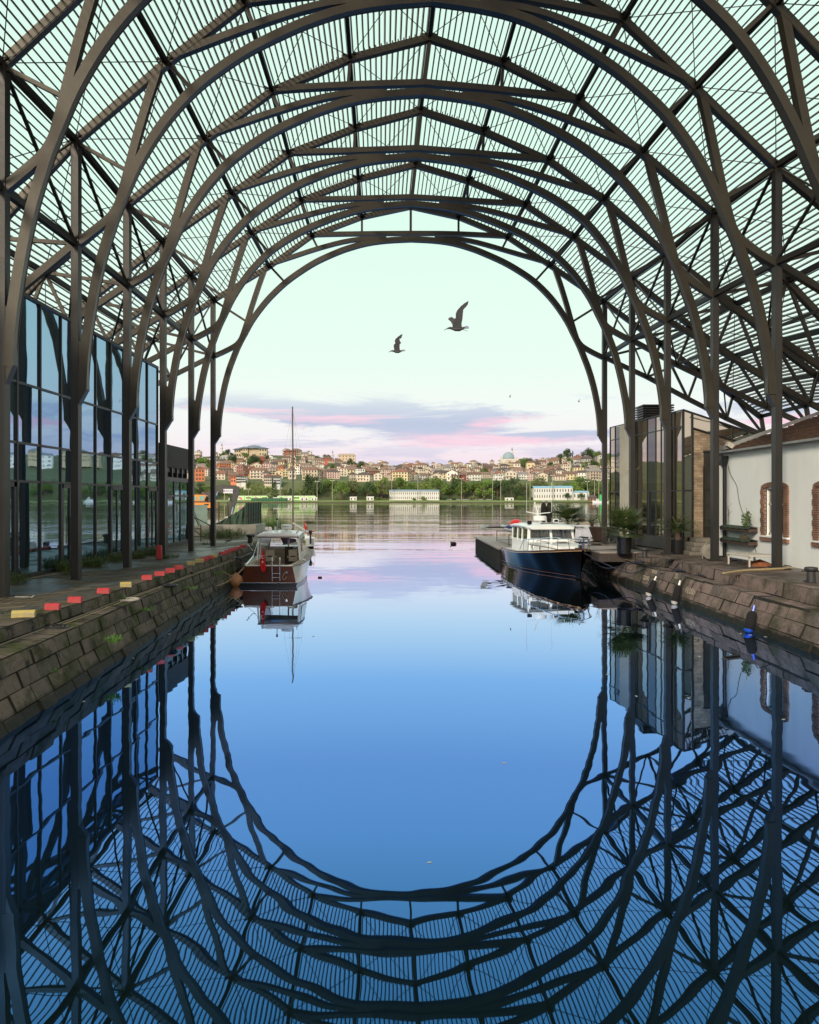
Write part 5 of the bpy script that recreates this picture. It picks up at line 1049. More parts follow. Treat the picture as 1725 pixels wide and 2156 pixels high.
# wheelhouse: open aft, roof on posts
b = MB(); rp = []
for s_, w_, z in ((2.9, 1.08, 2.33), (3.0, 1.1, 2.40), (4.5, 1.07, 2.50), (6.0, .95, 2.44), (6.25, .86, 2.36)):
    rp.append([V(-w_, s_, z-.09), V(w_, s_, z-.09), V(w_*1.01, s_, z-.02), V(w_*.75, s_, z+.05), V(0, s_, z+.09), V(-w_*.75, s_, z+.05), V(-w_*1.01, s_, z-.02)])
loft(b, rp); b.build('cabin_roof', GEL, **BW)
MB().tube([V(-1.08, 2.92, 2.27), V(1.08, 2.92, 2.27)], .05, 6).build('roof_edge', mat('awning_mauve', (.28, .24, .25), .7), **BW)
b = MB()
for sd_ in (-1, 1):
    b.prism([V(sd_*1.12, 3.6, 1.05), V(sd_*1.12, 6.2, 1.12), V(sd_*.93, 6.05, 2.36), V(sd_*1.03, 3.3, 2.3)], V(-sd_*.05, 0, 0)); b.beam((sd_*1.13, 3.0, 1.0), (sd_*1.02, 3.0, 2.3), .05, .08)
b.build('cabin_sides', GEL, **BW)
for sd_ in (-1, 1): b = MB(); b.prism([V(sd_*1.105, 3.9, 1.45), V(sd_*1.105, 5.9, 1.5), V(sd_*.985, 5.8, 2.2), V(sd_*1.035, 3.8, 2.18)], V(sd_*.02, 0, 0)); b.build('side_window', BGL, **BW)
b = MB(); b.bb(-1.08, -.12, 5.9, 5.98, .36, 1.5); b.bb(.32, 1.08, 5.9, 5.98, .36, 1.5); b.build('bulkhead', CREAM, **BW)
MB().bb(-.12, .32, 5.86, 5.94, .36, 1.62).build('companion_door', DARKW, **BW)
b = MB(); b.bb(-1.0, .95, 5.92, 6.0, 1.5, 1.62); b.bb(-1.02, .98, 5.95, 6.02, 2.24, 2.4)
for x in (-1.0, .08, .92): b.beam((x, 5.96, 1.55), (x*.95, 6.0, 2.35), .09, .06)
b.build('windscreen_frame', GEL, **BW)
m_ = mat('clear_glass', (.75, .8, .8), .02, 0, .02, 1, trans=1.)
for a, c in ((-.93, .03), (.14, .86)): MB().bb(a, c, 5.98, 5.99, 1.62, 2.24).build('windscreen', m_, **BW)
b = MB(); b.bb(.42, 1.05, 5.3, 5.88, .9, 1.45, bev=.04); b.build('helm_console', DARKW, **BW)
MB().tube([(.72+.2*math.cos(a), 5.22+.06*math.sin(a), 1.32+.18*math.sin(a)) for a in [6.283*k/16 for k in range(17)]], .018, 5, cap=False).build('steering_wheel', CHROME, **BW)
SEATM = mat('seat_grey', (.40, .37, .30), .6, 0, .06, 3)
for x in (-.62, .62):
    s_ = thing('helm_seat', None, None, (x, 4.2, .36)); s_.parent = t; s_['_o'] = (0, 0, 0)
    b = MB(); b.box((0, 0, .62), (.5, .48, .12), bev=.04); b.box((0, -.22, .92), (.5, .1, .56), M=Matrix.Rotation(.12, 3, 'X'), bev=.045)
    for q in (-1, 1): b.box((q*.29, .02, .8), (.08, .4, .14), bev=.03)
    b.build('shell', SEATM, s_, world=False); MB().box((0, -.285, .84), (.26, .02, .06)).build('slot', BOOT, s_, world=False); MB().tube([(0, 0, 0), (0, 0, .58)], .05, 8).build('pedestal', CHROME, s_, world=False)
b = MB(); b.bb(-.45, .5, 4.9, 5.3, .5, .56); b.build('cockpit_table', GEL, **BW)
# trunk cabin forward
b = MB(); loft(b, [[V(-w_, s_, z0_), V(w_, s_, z0_), V(w_*.93, s_, z1_), V(-w_*.93, s_, z1_)] for s_, w_, z0_, z1_ in ((5.95, 1.02, 1.1, 1.56), (6.9, .8, 1.2, 1.58), (7.7, .45, 1.35, 1.6))]); b.build('trunk_cabin', GEL, **BW)
# roof gear
b = MB(); b.lathe([(.08, 0), (.08, .1)], (.18, 4.6, 2.56), 12); b.lathe([(.26, 0), (.31, .04), (.31, .18), (.27, .22)], (.18, 4.6, 2.66), 20); rd = b.build('radar_dome', GEL, **BW)
lettering('GARMIN', (.18, 4.285, 2.735), .095, (R(90), 0, 0), BOOT, parent=rd)
MB().tube([(-.35, 4.8, 2.5), (-.38, 4.8, 3.15)], .03, 6).build('exhaust_mast', CHROME, **BW); MB().tube([(-.38, 4.8, 3.12), (-.38, 4.8, 3.2)], .055, 8).build('mast_cap', BOOT, **BW)
b = MB(); [b.lathe([(.09, -.1), (.11, .05)], (x, 4.4, 2.66), 10, Matrix.Rotation(R(90), 3, 'X')) for x in (-.85, -.68)]; b.build('horn', CHROME, **BW)
MB().tube([(-.5, 5, 2.5), (-.5, 5, 2.75)], .06, 8).build('antenna_base', GEL, **BW)
for sd_ in (-1, 1): MB().tube([(sd_*.92, 3.2, 2.46), (sd_*.92, 3.25, 2.53), (sd_*.85, 4.4, 2.56), (sd_*.85, 4.45, 2.5)], .018, 5).build('grab_rail', DARKW, **BW)
MB().tube([(-.3, -.03, 1.0), (-.19, -.33, 1.92)], .022, 6).build('flag_staff', mat('staff_wood', (.35, .15, .06), .4), **BW)
drooped_flag(t, -.22, -.36, 1.86, 1.12, .27, 1)
ld = MB()
for x in (.18, .56): ld.tube([(x, -.06, .2), (x, -.1, 1.0), (x, -.04, 1.36)], .022, 6)
for z in (.42, .62): ld.tube([(.18, -.09, z), (.56, -.09, z)], .016, 5)
ld.build('boarding_ladder', CHROME, **BW); b = MB()
for x in (.18, .56): b.tube([(x, -.05, 1.3), (x, -.03, 1.4)], .03, 6)
b.build('ladder_grips', GEL, **BW)
MB().tube([(-1.15, .1, 1.0), (-.98, 1.2, 1.4), (-1.12, 3.2, 2.0)], .02, 5).build('boarding_rail', CHROME, **BW); MB().tube([(-1.5, 2.2, 1.95), (-1.15, 1.9, 1.62), (-1.0, 1.9, 1.62)], .022, 5).build('davit', CHROME, **BW)
MB().tube(spline([(.85, -.05, .72), (.72, -.1, .5), (.72, -.1, .36), (.82, -.1, .34), (.9, -.1, .48)], 4), .016, 5).build('stern_line', ROPE, **BW); MB().lathe([(.06, 0), (.03, .04), (.05, .06)], (.9, -.05, .68), 8, Matrix.Rotation(R(90), 3, 'X')).build('cleat', CHROME, **BW)
for k in range(3): MB().tube([(1.28, 2.7+k*.12, 1.02), (1.30, 2.7+k*.12, 1.14), (1.4, 2.8+k*.12, 1.05)], .03, 5).build('fairlead', GEL, **BW)
def L2(bx, x, y, z): return bx.matrix_basis @ V(x, y, z) if False else Vector((bx.location.x+math.cos(bx.rotation_euler.z)*x-math.sin(bx.rotation_euler.z)*y, bx.location.y+math.sin(bx.rotation_euler.z)*x+math.cos(bx.rotation_euler.z)*y, z))
sp_ = L2(t, -1.15, .1, .98)
rope([tuple(sp_), tuple(sp_+V(-.45, -.3, -.45)), (-8.2, 41.6, .75), (-8.45, 40.9, 1.22), (-8.6, 41.5, 1.52)], .022, ROPE, 'mooring_rope', 'tan mooring rope from the transom boat sagging to the left ledge')
rope([tuple(sp_), tuple(sp_+V(-.5, -1.2, -.55)), (-8.0, 39.3, .4), (-8.3, 37.5, .4)], .02, ROPE, 'mooring_rope', 'tan mooring line running from the transom boat past the orange buoy')
rope([tuple(L2(t, -1.3, 5.2, 1.25)), (-8.4, 50.5, 1.35), (-8.9, 54, 1.75), (-9.35, 56, 1.9)], .022, ROPE, 'mooring_rope', 'mooring rope from the transom boat to the dark bollard on the left quay')
b = MB(); b.lathe([(.12, -.45), (.2, -.35), (.2, .35), (.12, .45)], (-8.05, 43.9, .42), 12, Matrix.Rotation(.6, 3, 'Y')); tag(b.build('fender', bpy.data.materials['fender_black']), 'black fender squeezed between the transom boat and the left wall', 'fender')

# --- left, behind: small sailing boat with a bare mast
t = thing('sailing_boat', 'small sailing boat with a tall bare mast moored ahead of the transom boat', 'sailing boat', (-6.15, 62.6, 0), rz=R(184)); BW = dict(parent=t, world=False)
tab2 = [(0, .9, .8, .7), (2.2, 1.25, .8, 1.0), (4.5, 1.3, .85, .95), (6.8, .9, .95, .5), (8.3, .28, 1.05, .08), (8.6, .02, 1.07, 0)]
t.location = (-7.95, 76, 0); t.rotation_euler = (0, 0, R(20))
b = MB(); rows = hullmesh(b, tab2, zlow=-.3); b.build('hull', mat('hull_purple', (.055, .03, .075), .5, spec=.1), smooth=True, **BW)
b = MB(); b.add([(-x, y-.02, z) for x, y, z in rows[0][3:]]+[(x, y-.02, z) for x, y, z in rows[0][3:][::-1]], [tuple(range(12))]); b.build('transom', GEL, **BW)
b = MB(); o = []
for a, c in zip(sheerline(rows, -1), sheerline(rows, 1)): o += [a, c]
b.add(o, [(2*i, 2*i+1, 2*i+3, 2*i+2) for i in range(len(rows)-1)]); b.build('deck', GEL, **BW)
b = MB(); loft(b, [[V(-w_, s_, .8), V(w_, s_, .8), V(w_*.85, s_, z), V(-w_*.85, s_, z)] for s_, w_, z in ((2.6, .8, 1.2), (4.6, .72, 1.25), (6.2, .4, 1.12))]); b.build('coachroof', GEL, **BW)
MB().tube([(0, 4.9, .9), (0, 4.9, 7), (-.04, 4.9, 12.75)], [.085, .08, .06], 8).build('mast', mat('mast_alloy', (.09, .085, .075), .5, .3), **BW)
MB().tube([(0, 4.8, 2.0), (.5, .6, 1.25)], .09, 8).build('boom', mat('boom_grey', (.40, .42, .42), .4, .3), **BW)
b = MB(); b.tube([(-.8, 4.9, 8.6), (.8, 4.9, 8.6)], .02, 4)
for p, q in (((-1.25, 4.7, .9), (-.8, 4.9, 8.6)), ((-.8, 4.9, 8.6), (-.04, 4.9, 12.4)), ((1.25, 4.7, .9), (.8, 4.9, 8.6)), ((.8, 4.9, 8.6), (-.04, 4.9, 12.4)), ((0, 8.5, 1.0), (-.04, 4.9, 12.5)), ((.1, .1, .8), (-.04, 4.9, 12.7))): b.tube([p, q], .006, 3)
b.build('rigging', ROD, **BW)
ob = thing('outboard_motor', None, None, (.35, -.2, .95)); ob.parent = t; ob['_o'] = (0, 0, 0); MB().box((0, 0, .38), (.26, .34, .4), bev=.07).build('cowl', BOOT, ob, world=False); MB().box((0, -.02, -.2), (.12, .16, .8)).build('leg', BOOT, ob, world=False)
MB().tube(spline([(-.55, .05, 1.42), (0, -.05, 1.28), (.75, .05, 1.45)], 5), .05, 6).build('orange_cushion', mat('cushion_orange', (.6, .12, .03), .7), **BW)
MB().tube([(-.6, .1, .95), (-.6, .1, 1.42), (.78, .1, 1.45), (.78, .1, .95)], .016, 5).build('push_pit', CHROME, **BW)
MB().tube([(.1, .6, 1.0), (.02, .3, 2.35)], .014, 5).build('flag_staff', DARKW, **BW); drooped_flag(t, .04, .28, 2.3, .75, .22, 4)

# --- right: black motor launch with a white wheelhouse, bow towards the viewer
t = thing('motor_launch', 'black-hulled motor launch with white wheelhouse and steel bow rail, bow to the viewer', 'motor launch', (8.55, 59.2, 0), rz=R(185.6)); BW = dict(parent=t, world=False)
tab3 = [(0, 1.55, 1.0, 1.45), (3, 1.85, 1.0, 1.72), (6, 1.95, 1.06, 1.6), (8.5, 1.75, 1.2, 1.15), (10.5, 1.2, 1.36, .55), (12, .5, 1.5, .12), (12.6, .06, 1.56, 0)]
b = MB(); rows = hullmesh(b, tab3, 32, -.4); b.build('hull', NAVY, smooth=True, **BW)
b = MB(); b.add([(-x, y-.02, z) for x, y, z in rows[0]]+[(x, y-.02, z) for x, y, z in rows[0][::-1]], [tuple(range(18))]); b.build('transom', NAVY, **BW)
b = MB(); o = []
for a, c in zip(sheerline(rows, -1, -.02), sheerline(rows, 1, -.02)): o += [a, c]
b.add(o, [(2*i, 2*i+1, 2*i+3, 2*i+2) for i in range(len(rows)-1)]); b.build('deck', GEL, **BW)
for sd_ in (-1, 1):
    MB().tube(sheerline(rows, sd_, .04, -.01), .05, 6).build('toe_rail', MAHO, **BW); MB().tube(sheerline(rows, sd_, -.04, .03), .022, 6).build('gold_line', mat('gold_line%d' % sd_, (.45, .30, .16), .3), **BW)
    b = MB(); b.strip([V(sd_*(r[3][0]+.015), r[3][1], .10) for r in rows[:-1]], .02, V(sd_, 0, 0), .012); b.build('boot_stripe', mat('stripe_red%d' % sd_, (.06, .02, .02), .4), **BW)
b = MB(); W_ = [(2.2, 1.42), (6.3, 1.42), (6.95, 1.32)]
loft(b, [[V(-w_, s_, .95), V(w_, s_, .95), V(w_, s_, 1.75), V(-w_, s_, 1.75)] for s_, w_ in ((2.6, 1.42), (6.9, 1.38))]); b.build('cabin_base', GEL, **BW)
# posts and windows of the wheelhouse
def wq(s0, x0, s1, x1, z0, z1, lean=0): return [V(x0, s0, z0), V(x1, s1, z0), V(x1*.95, s1-lean, z1), V(x0*.95, s0-lean, z1)]
b = MB()
for x in (-1.36, -.0, 1.36): b.beam((x, 6.88, 1.7), (x*.95, 6.55, 2.52), .14, .1)
for sd_ in (-1, 1):
    for s_ in (2.7, 4.1, 5.3, 6.75): b.beam((sd_*1.4, s_, 1.7), (sd_*1.33, s_-.1, 2.52), .08, .14)
b.bb(-1.4, 1.4, 6.83, 6.93, 1.68, 1.84); b.bb(-1.36, 1.36, 6.5, 6.6, 2.38, 2.52); b.bb(-1.4, -1.32, 2.7, 6.8, 1.7, 1.8); b.bb(1.32, 1.4, 2.7, 6.8, 1.7, 1.8); b.bb(-1.34, 1.34, 2.6, 2.68, 1.7, 2.5) if False else None
b.build('window_posts', GEL, **BW)
for x0, x1 in ((-1.28, -.08), (.08, 1.28)): b = MB(); b.prism([V(x0, 6.86, 1.84), V(x1, 6.86, 1.84), V(x1*.96, 6.6, 2.4), V(x0*.96, 6.6, 2.4)], V(0, -.02, 0)); b.build('windscreen', mat('smoked_glass', (.35, .37, .37), .03, 0, .02, 1, trans=.85), **BW); MB().beam(((x0+x1)/2, 6.87, 1.86), ((x0+x1)/2*.97, 6.62, 2.38), .035, .03).build('glazing_bar', BOOT, **BW)
for sd_ in (-1, 1):
    for s0, s1 in ((2.85, 4.0), (4.25, 5.2), (5.45, 6.6)): b = MB(); b.prism([V(sd_*1.375, s0, 1.8), V(sd_*1.375, s1, 1.8), V(sd_*1.32, s1-.1, 2.44), V(sd_*1.32, s0, 2.44)], V(sd_*.015, 0, 0)); b.build('side_window', BGL, **BW)
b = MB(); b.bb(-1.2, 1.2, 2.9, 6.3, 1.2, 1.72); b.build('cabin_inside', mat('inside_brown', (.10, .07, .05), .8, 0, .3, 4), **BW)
b = MB(); g = random.Random(3)
for k in range(7): b.box((-.9+k*.14, 6.3, 1.82), (.07, .25, .28), bev=.02)
b.build('striped_cushion', mat('cushion_stripe', (.35, .2, .18), .8), **BW)
b = MB(); rp = []
for s_, w_, z in ((2.2, 1.35, 2.52), (2.4, 1.5, 2.58), (4.5, 1.54, 2.66), (6.6, 1.48, 2.6), (7.15, 1.3, 2.52)): rp.append([V(-w_, s_, z-.07), V(w_, s_, z-.07), V(w_*1.01, s_, z), V(w_*.8, s_, z+.09), V(0, s_, z+.14), V(-w_*.8, s_, z+.09), V(-w_*1.01, s_, z)])
loft(b, rp); b.build('wheelhouse_roof', GEL, **BW)
b = MB(); loft(b, [[V(-w_, s_, zl), V(w_, s_, zl), V(w_*.97, s_, zh-.05), V(w_*.88, s_, zh), V(-w_*.88, s_, zh), V(-w_*.97, s_, zh-.05)] for s_, w_, zl, zh in ((6.85, 1.36, .98, 1.72), (8.4, 1.22, 1.1, 1.72), (9.6, .98, 1.2, 1.68), (10.4, .62, 1.28, 1.6))]); b.build('trunk_cabin', GEL, **BW)
b = MB(); pts = [V(sd_*w_*1.0, s_, zh-.1) for sd_ in (1,) for s_, w_, zh in ((6.85, 1.37, 1.66), (8.4, 1.23, 1.66), (9.6, .99, 1.62), (10.42, .63, 1.54))]; b.tube(pts+[V(-p.x, p.y, p.z) for p in pts[::-1]], .02, 5); b.build('trim_line', MAHO, **BW)
b = MB(); b.box((-.1, 8.7, 1.75), (.62, .5, .05), bev=.015); ht = b.build('deck_hatch', CHROME, **BW); MB().box((-.1, 8.7, 1.781), (.5, .38, .01)).build('hatch_glass', BOOT, ht, world=False)
for s_ in (7.4, 8.7):
    for sd_ in (-1, 1): w_ = 1.36-(s_-6.85)*.09; b = MB(); b.lathe([(.1, -.02), (.1, .03)], (sd_*(w_-.0), s_, 1.42), 12, Matrix.Rotation(R(90), 3, 'Y')); pr = b.build('porthole', CHROME, **BW); b = MB(); b.lathe([(.07, -.025), (.07, .035)], (sd_*(w_-.0), s_, 1.42), 12, Matrix.Rotation(R(90), 3, 'Y')); b.build('porthole_glass', BOOT, pr, world=False)
for sd_ in (-1, 1): MB().tube([(sd_*1.0, 7.3, 1.72), (sd_*1.0, 7.35, 1.8), (sd_*.85, 9.1, 1.8), (sd_*.84, 9.15, 1.72)], .018, 5).build('grab_rail', DARKW, **BW); MB().tube([(sd_*1.15, 3.4, 2.68), (sd_*1.15, 3.45, 2.76), (sd_*1.12, 5.6, 2.78), (sd_*1.12, 5.65, 2.7)], .02, 5).build('grab_rail', CHROME, **BW)
# bow rail
for sd_ in (-1, 1):
    sh = [p for p in sheerline(rows, sd_, .04, -.08) if p.y > 6.2]; top = [V(p.x*(.97 if p.y < 11.5 else 1.25), p.y+(.12 if p.y > 11.5 else 0), max(p.z+.06, min(2.12, p.z+.7*min(1, (p.y-6.2)/.9)))) for p in sh]
    br = MB().tube(top, .03, 6).build('bow_rail', CHROME, **BW); b = MB()
    for k in range(2, len(sh), 2): b.tube([sh[k], top[k]], .018, 5)
    b.build('stanchions', CHROME, br, world=False)
b = MB(); b.tube([V(-.13, 12.7, 2.25), V(.13, 12.7, 2.25)], .022, 6); b.tube([V(-.12, 12.7, 2.25), V(-.1, 12.5, 1.6)], .018, 5); b.tube([V(.12, 12.7, 2.25), V(.1, 12.5, 1.6)], .018, 5); b.build('pulpit', CHROME, **BW)
b = MB(); b.lathe([(.14, -.06), (.14, .06)], (0, 12.45, 1.66), 12, Matrix.Rotation(R(90), 3, 'Y')); b.box((0, 12.2, 1.6), (.2, .7, .06)); b.build('anchor_roller', BOOT, **BW)
b = MB(); b.lathe([(.12, 0), (.12, .14)], (.1, 4.6, 2.78), 12); b.lathe([(.36, .12), (.42, .18), (.42, .36), (.36, .42)], (.1, 4.6, 2.78), 20); rd = b.build('radar_dome', GEL, **BW); lettering('NAVICO'[-2:], (0, 0, 0), .01, (0, 0, 0), BOOT, parent=rd) if False else None
b = MB(); b.tube([(.1, 4.2, 2.8), (.13, 4.1, 3.5), (.3, 4.1, 3.95)], [.06, .045, .03], 6); b.tube([(-.7, 4.1, 3.4), (.12, 4.1, 3.32), (.85, 4.1, 3.45)], .03, 5); b.lathe([(.05, 0), (.05, .12)], (.3, 4.1, 3.95), 8); b.build('radar_mast', GEL, **BW)
for x in (-.78, .82): MB().tube([(x, 4.1, 3.4), (x, 4.1, 5.3)], .012, 4).build('whip_antenna', GEL, **BW)
b = MB(); b.box((-.62, 5.6, 2.92), (.34, .2, .24), bev=.03); sl2 = b.build('searchlight', GEL, **BW); MB().box((-.62, 5.71, 2.92), (.24, .01, .14)).build('lens', BOOT, sl2, world=False)
MB().box((1.12, 6.0, 2.82), (.26, .2, .22), bev=.03).build('camera_pod', BOOT, **BW); MB().box((-1.2, 3.5, 2.85), (.34, .3, .24), bev=.03).build('locker', MAHO, **BW)
MB().box((-.0, 5.9, 2.78), (.9, .5, .04), bev=.01).build('roof_hatch', CHROME, **BW)
MB().tube([(1.6, 6.4, 1.08), (1.6, 6.9, 1.08)], .07, 8).build('deck_fender', GEL, **BW)
bp_ = L2(t, .0, 12.4, 1.5); rope([tuple(bp_), (10.6, 44.6, .95), (11.5, 43.2, .6), (12.0, 41.8, 1.0), (12.3, 40.8, 1.15)], .025, ROPEB, 'mooring_rope', 'dark mooring rope sagging from the bow of the dark launch to the right ledge')
rope([tuple(bp_), (11.0, 47, 1.52), (12.3, 47.3, 1.56)], .02, ROPEB, 'mooring_rope', 'dark line from the bow of the dark launch lying over the landing platform')
# bits afloat
for x, y, l in ((478, 1246, 0), (955, 1145, 0)): pass
b = MB(); c = G(674, 1216.5, 0); b.box(c+V(0, 0, .03), (.22, .1, .08), bev=.02); tag(b.build('driftwood', BOOT), 'small dark piece of driftwood afloat right of the transom boat', 'driftwood')
c = G(955, 1146, 0); b = MB(); b.lathe([(.02, -.28), (.13, -.2), (.17, 0), (.12, .2), (.02, .3)], c+V(0, 0, .06), 10, Matrix.Rotation(R(85), 3, 'Y')); b.lathe([(.03, 0), (.07, .06), (.05, .13), (.01, .15)], c+V(-.24, 0, .14), 8); tag(b.build('water_bird', bpy.data.materials['fender_black'], smooth=True), 'small dark waterbird swimming in the middle of the dock mouth', 'bird')
g = random.Random(12); proto = None
RK = sorted([1477, 1386, 1401, 1816, 1607, 1745, 1334, 1337, 1341, 1383, 1466, 1470, 1515, 1340, 1420, 1335], reverse=True)
LEAFW = mat('litter_pale', (.35, .36, .3), .7)
for i, (x, y) in enumerate([(177, 1477), (281, 1386), (175, 1401), (904, 1816), (1062, 1607), (1421, 1745), (1560, 1334), (1580, 1337), (1612, 1341), (1473, 1383), (1340, 1466), (1450, 1470), (1650, 1515), (660, 1340), (1280, 1420), (356, 1335)]):
    c = G(x, y, 0)
    if proto is None: b = MB(); b.box((0, 0, .006), (.10, .05, .012), bev=.004); proto = b.build('floating_scrap', LEAFW); o = proto
    else: o = proto.copy(); COL.objects.link(o)
    o.location = c; o.rotation_euler = (0, 0, g.random()*3); s_ = c.y/40+.25; o.scale = (s_, s_, s_); tag(o, 'tiny pale scrap afloat on the dock water, %s counted from the nearest' % ordn[RK.index(y)], 'litter', 'tiny scraps floating on the dock water')

# ---------------------------------------------------------------- gulls
GULL = mat('gull_dark', (.045, .045, .045), .7, 0, .3, 12); GULLT = mat('gull_tail', (.25, .27, .38), .7)
def gull(px, py, Y, s_, lab, bent):
    """body lies in the picture plane: bill to the left, wings raised"""
    c = P(px, py, Y); t = thing('gull', lab, 'bird', c, 'gulls in flight'); k = s_*Y/FF
    def q(x, y, dy=0): return c+V(x*k, dy*k, -y*k)
    b = MB(); b.tube([q(-28, 3.4), q(-24, 1.6), q(-20, .0), q(-16, -.6), q(-11, .6), q(-3, 2.4), q(6, 2.6), q(13, .6), q(18, -1.2), q(22, -2), q(26, -2)], [.5*k, 1.0*k, 2.1*k, 2.9*k, 3.4*k, 5.0*k, 5.0*k, 3.5*k, 2.3*k, 1.9*k, 1.5*k], 12)
    b.build('body', GULL, t, smooth=True)
    b = MB(); b.prism([q(16, -3, -1.5), q(24, -5.5, -2.5), q(29, -3, -2.5), q(29, .5, -2.5), q(17, 1, -1.5)], V(0, 4*k, 0)); b.build('tail', GULLT, t)
    MB().tube([q(-27.4, 3.2), q(-31, 5.2)], [.8*k, .3*k], 6).build('bill', GULL, t)
    if not bent: MB().tube([q(14, 3.5), q(20, 4.5), q(26, 7)], [.6*k, .5*k, .5*k], 5).build('foot', GULL, t)
    def wing(poly, y0, y1, nm, tilt):
        n = len(poly); b = MB(); o = []
        ys = [p[1] for p in poly]; lo, hi = max(ys), min(ys)
        for s in (1, -1):
            for x, y in poly: f = (lo-y)/max(1, lo-hi); o.append(q(x, y, y0+(y1-y0)*f+s*.6*(1-f*.7)))
        b.add(o, [tuple(range(n)), tuple(range(2*n-1, n-1, -1))]+[(i, (i+1) % n, n+(i+1) % n, n+i) for i in range(n)]); b.build(nm, GULL, t)
    if not bent:
        wing([(-9, -1), (-8.5, -10), (-6, -19), (-3, -24), (-3, -33), (0, -40), (9, -50), (18, -57), (27, -62), (25.5, -54), (21, -48), (15, -42), (14, -33), (13, -20), (11, -10), (12, -2)], -3, -16, 'near_wing', 0)
        wing([(-10, -3), (-10, -10), (-14, -18), (-20, -24), (-18, -28), (-11, -30.5), (-7, -27), (-2, -25), (0, -14), (2, -4)], 3, 16, 'far_wing', 0)
    else:
        wing([(-10, -1), (-9, -8), (-7, -14), (-12, -21), (-7, -23), (-6, -28), (-8, -33), (-5, -40), (4, -48), (13, -54), (20, -57), (18, -50), (15, -42), (9, -40), (11, -32), (15, -27), (10, -22), (9.5, -10), (11, -2)], -3, -16, 'near_wing', 0)
        wing([(-9, -2), (-12, -20), (-9, -24), (0, -26), (4, -14), (4, -3)], 3, 12, 'far_wing', 0)
gull(962, 691, 18, .88, 'larger dark gull flying left with wings raised, right of the sky opening centre', False)
gull(836, 739, 17, .6, 'smaller dark gull flying left near the centre of the sky opening', True)
gull(1074, 836, 260, .09, 'tiny distant gull above the pink clouds right of the centre', True); gull(1219, 846, 260, .09, 'tiny distant gull near the right leg of the outermost arch', False)
# ---------------------------------------------------------------- far shore: ground, quay edge, hill, houses, trees
YS = 834.0
def ysky(d):
    tab = [(-900, 975), (-200, 968), (300, 965), (411, 962), (450, 962), (500, 957), (600, 959), (650, 957), (700, 969), (750, 977), (830, 981), (900, 982), (1000, 980), (1080, 978), (1130, 974), (1200, 969), (1290, 965), (1400, 960), (1800, 955), (2600, 965)]
    for (a, A), (b, B) in zip(tab, tab[1:]):
        if d <= b: return A+(B-A)*(d-a)/(b-a)
    return 965
NR = 9
def hillpt(d, r):
    """row r (0 at the park, NR at the crest) along survey ray d"""
    f = r/NR; Y = 905+f*520; yd = 1016+(ysky(d)-1016)*(f**.92 if f > 0 else f)
    if r > NR: Y = 905+520+(r-NR)*200; yd = ysky(d)+(r-NR)*4
    return P(d, yd, Y)
HG_ = mat('hill_scrub', (.09, .11, .045), .9, 0, .4, .02)
b = MB(); cols = [-1500+60*k for k in range(80)]; vs = [];
lev = [-1]+list(range(NR+1))+[NR+1, NR+3]
for d in cols:
    for r in lev: 
        if r == -1: p = P(d, 1045, 870); p.z = 2.2
        else: p = hillpt(d, r)
        vs.append(p)
n = len(lev); b.add(vs, [(i*n+k, (i+1)*n+k, (i+1)*n+k+1, i*n+k+1) for i in range(len(cols)-1) for k in range(n-1)]); tag(b.build('hills', HG_), kind='structure')
b = MB(); b.add([(-1600, YS, .7), (1600, YS, .7), (1700, 843, 2.3), (-1700, 843, 2.3), (2400, 920, 2.6), (-2400, 920, 2.6)], [(0, 1, 2, 3), (3, 2, 4, 5)]); tag(b.build('shore_grass', mat('lawn_green', (.14, .20, .06), .9, 0, .35, .05)), kind='structure')
b = MB(); b.add([(-1600, YS-.5, -1), (1600, YS-.5, -1), (1600, YS+.2, .75), (-1600, YS+.2, .75)], [(0, 1, 2, 3)]); tag(b.build('shore_bank', mat('bank_stone', (.09, .075, .05), .9, 0, .3, .1)), kind='structure')
b = MB(); b.add([(-1600, 848, 2.6), (-130, 848, 2.6), (-130, 862, 2.7), (-1600, 862, 2.7)], [(0, 1, 2, 3)]); b.add([(-1600, 847.9, 1.4), (-130, 847.9, 1.4), (-130, 848, 2.65), (-1600, 848, 2.65)], [(0, 1, 2, 3)]); tag(b.build('shore_road', mat('road_grey', (.30, .27, .23), .9, 0, .1, .1)), kind='structure')
HW = mat('house_wall', (1, 1, 1), .9, 0, .14, .25, objcol=True); HR = mat('roof_tile', (1, 1, 1), .9, 0, .3, .3, objcol=True); HWIN = mat('house_window', (.05, .055, .065), .25); FARG = mat('far_glass', (.04, .05, .06), .2)
def win_grid(b, x0, x1, z0, z1, y, nx, nz, ww=.9, wh=1.3, dy=-.06):
    for i in range(nx):
        for j in range(nz): cx = x0+(x1-x0)*(i+.5)/nx; cz = z0+(z1-z0)*(j+.55)/nz; b.bb(cx-ww/2, cx+ww/2, y+dy, y+.05, cz-wh/2, cz+wh/2)
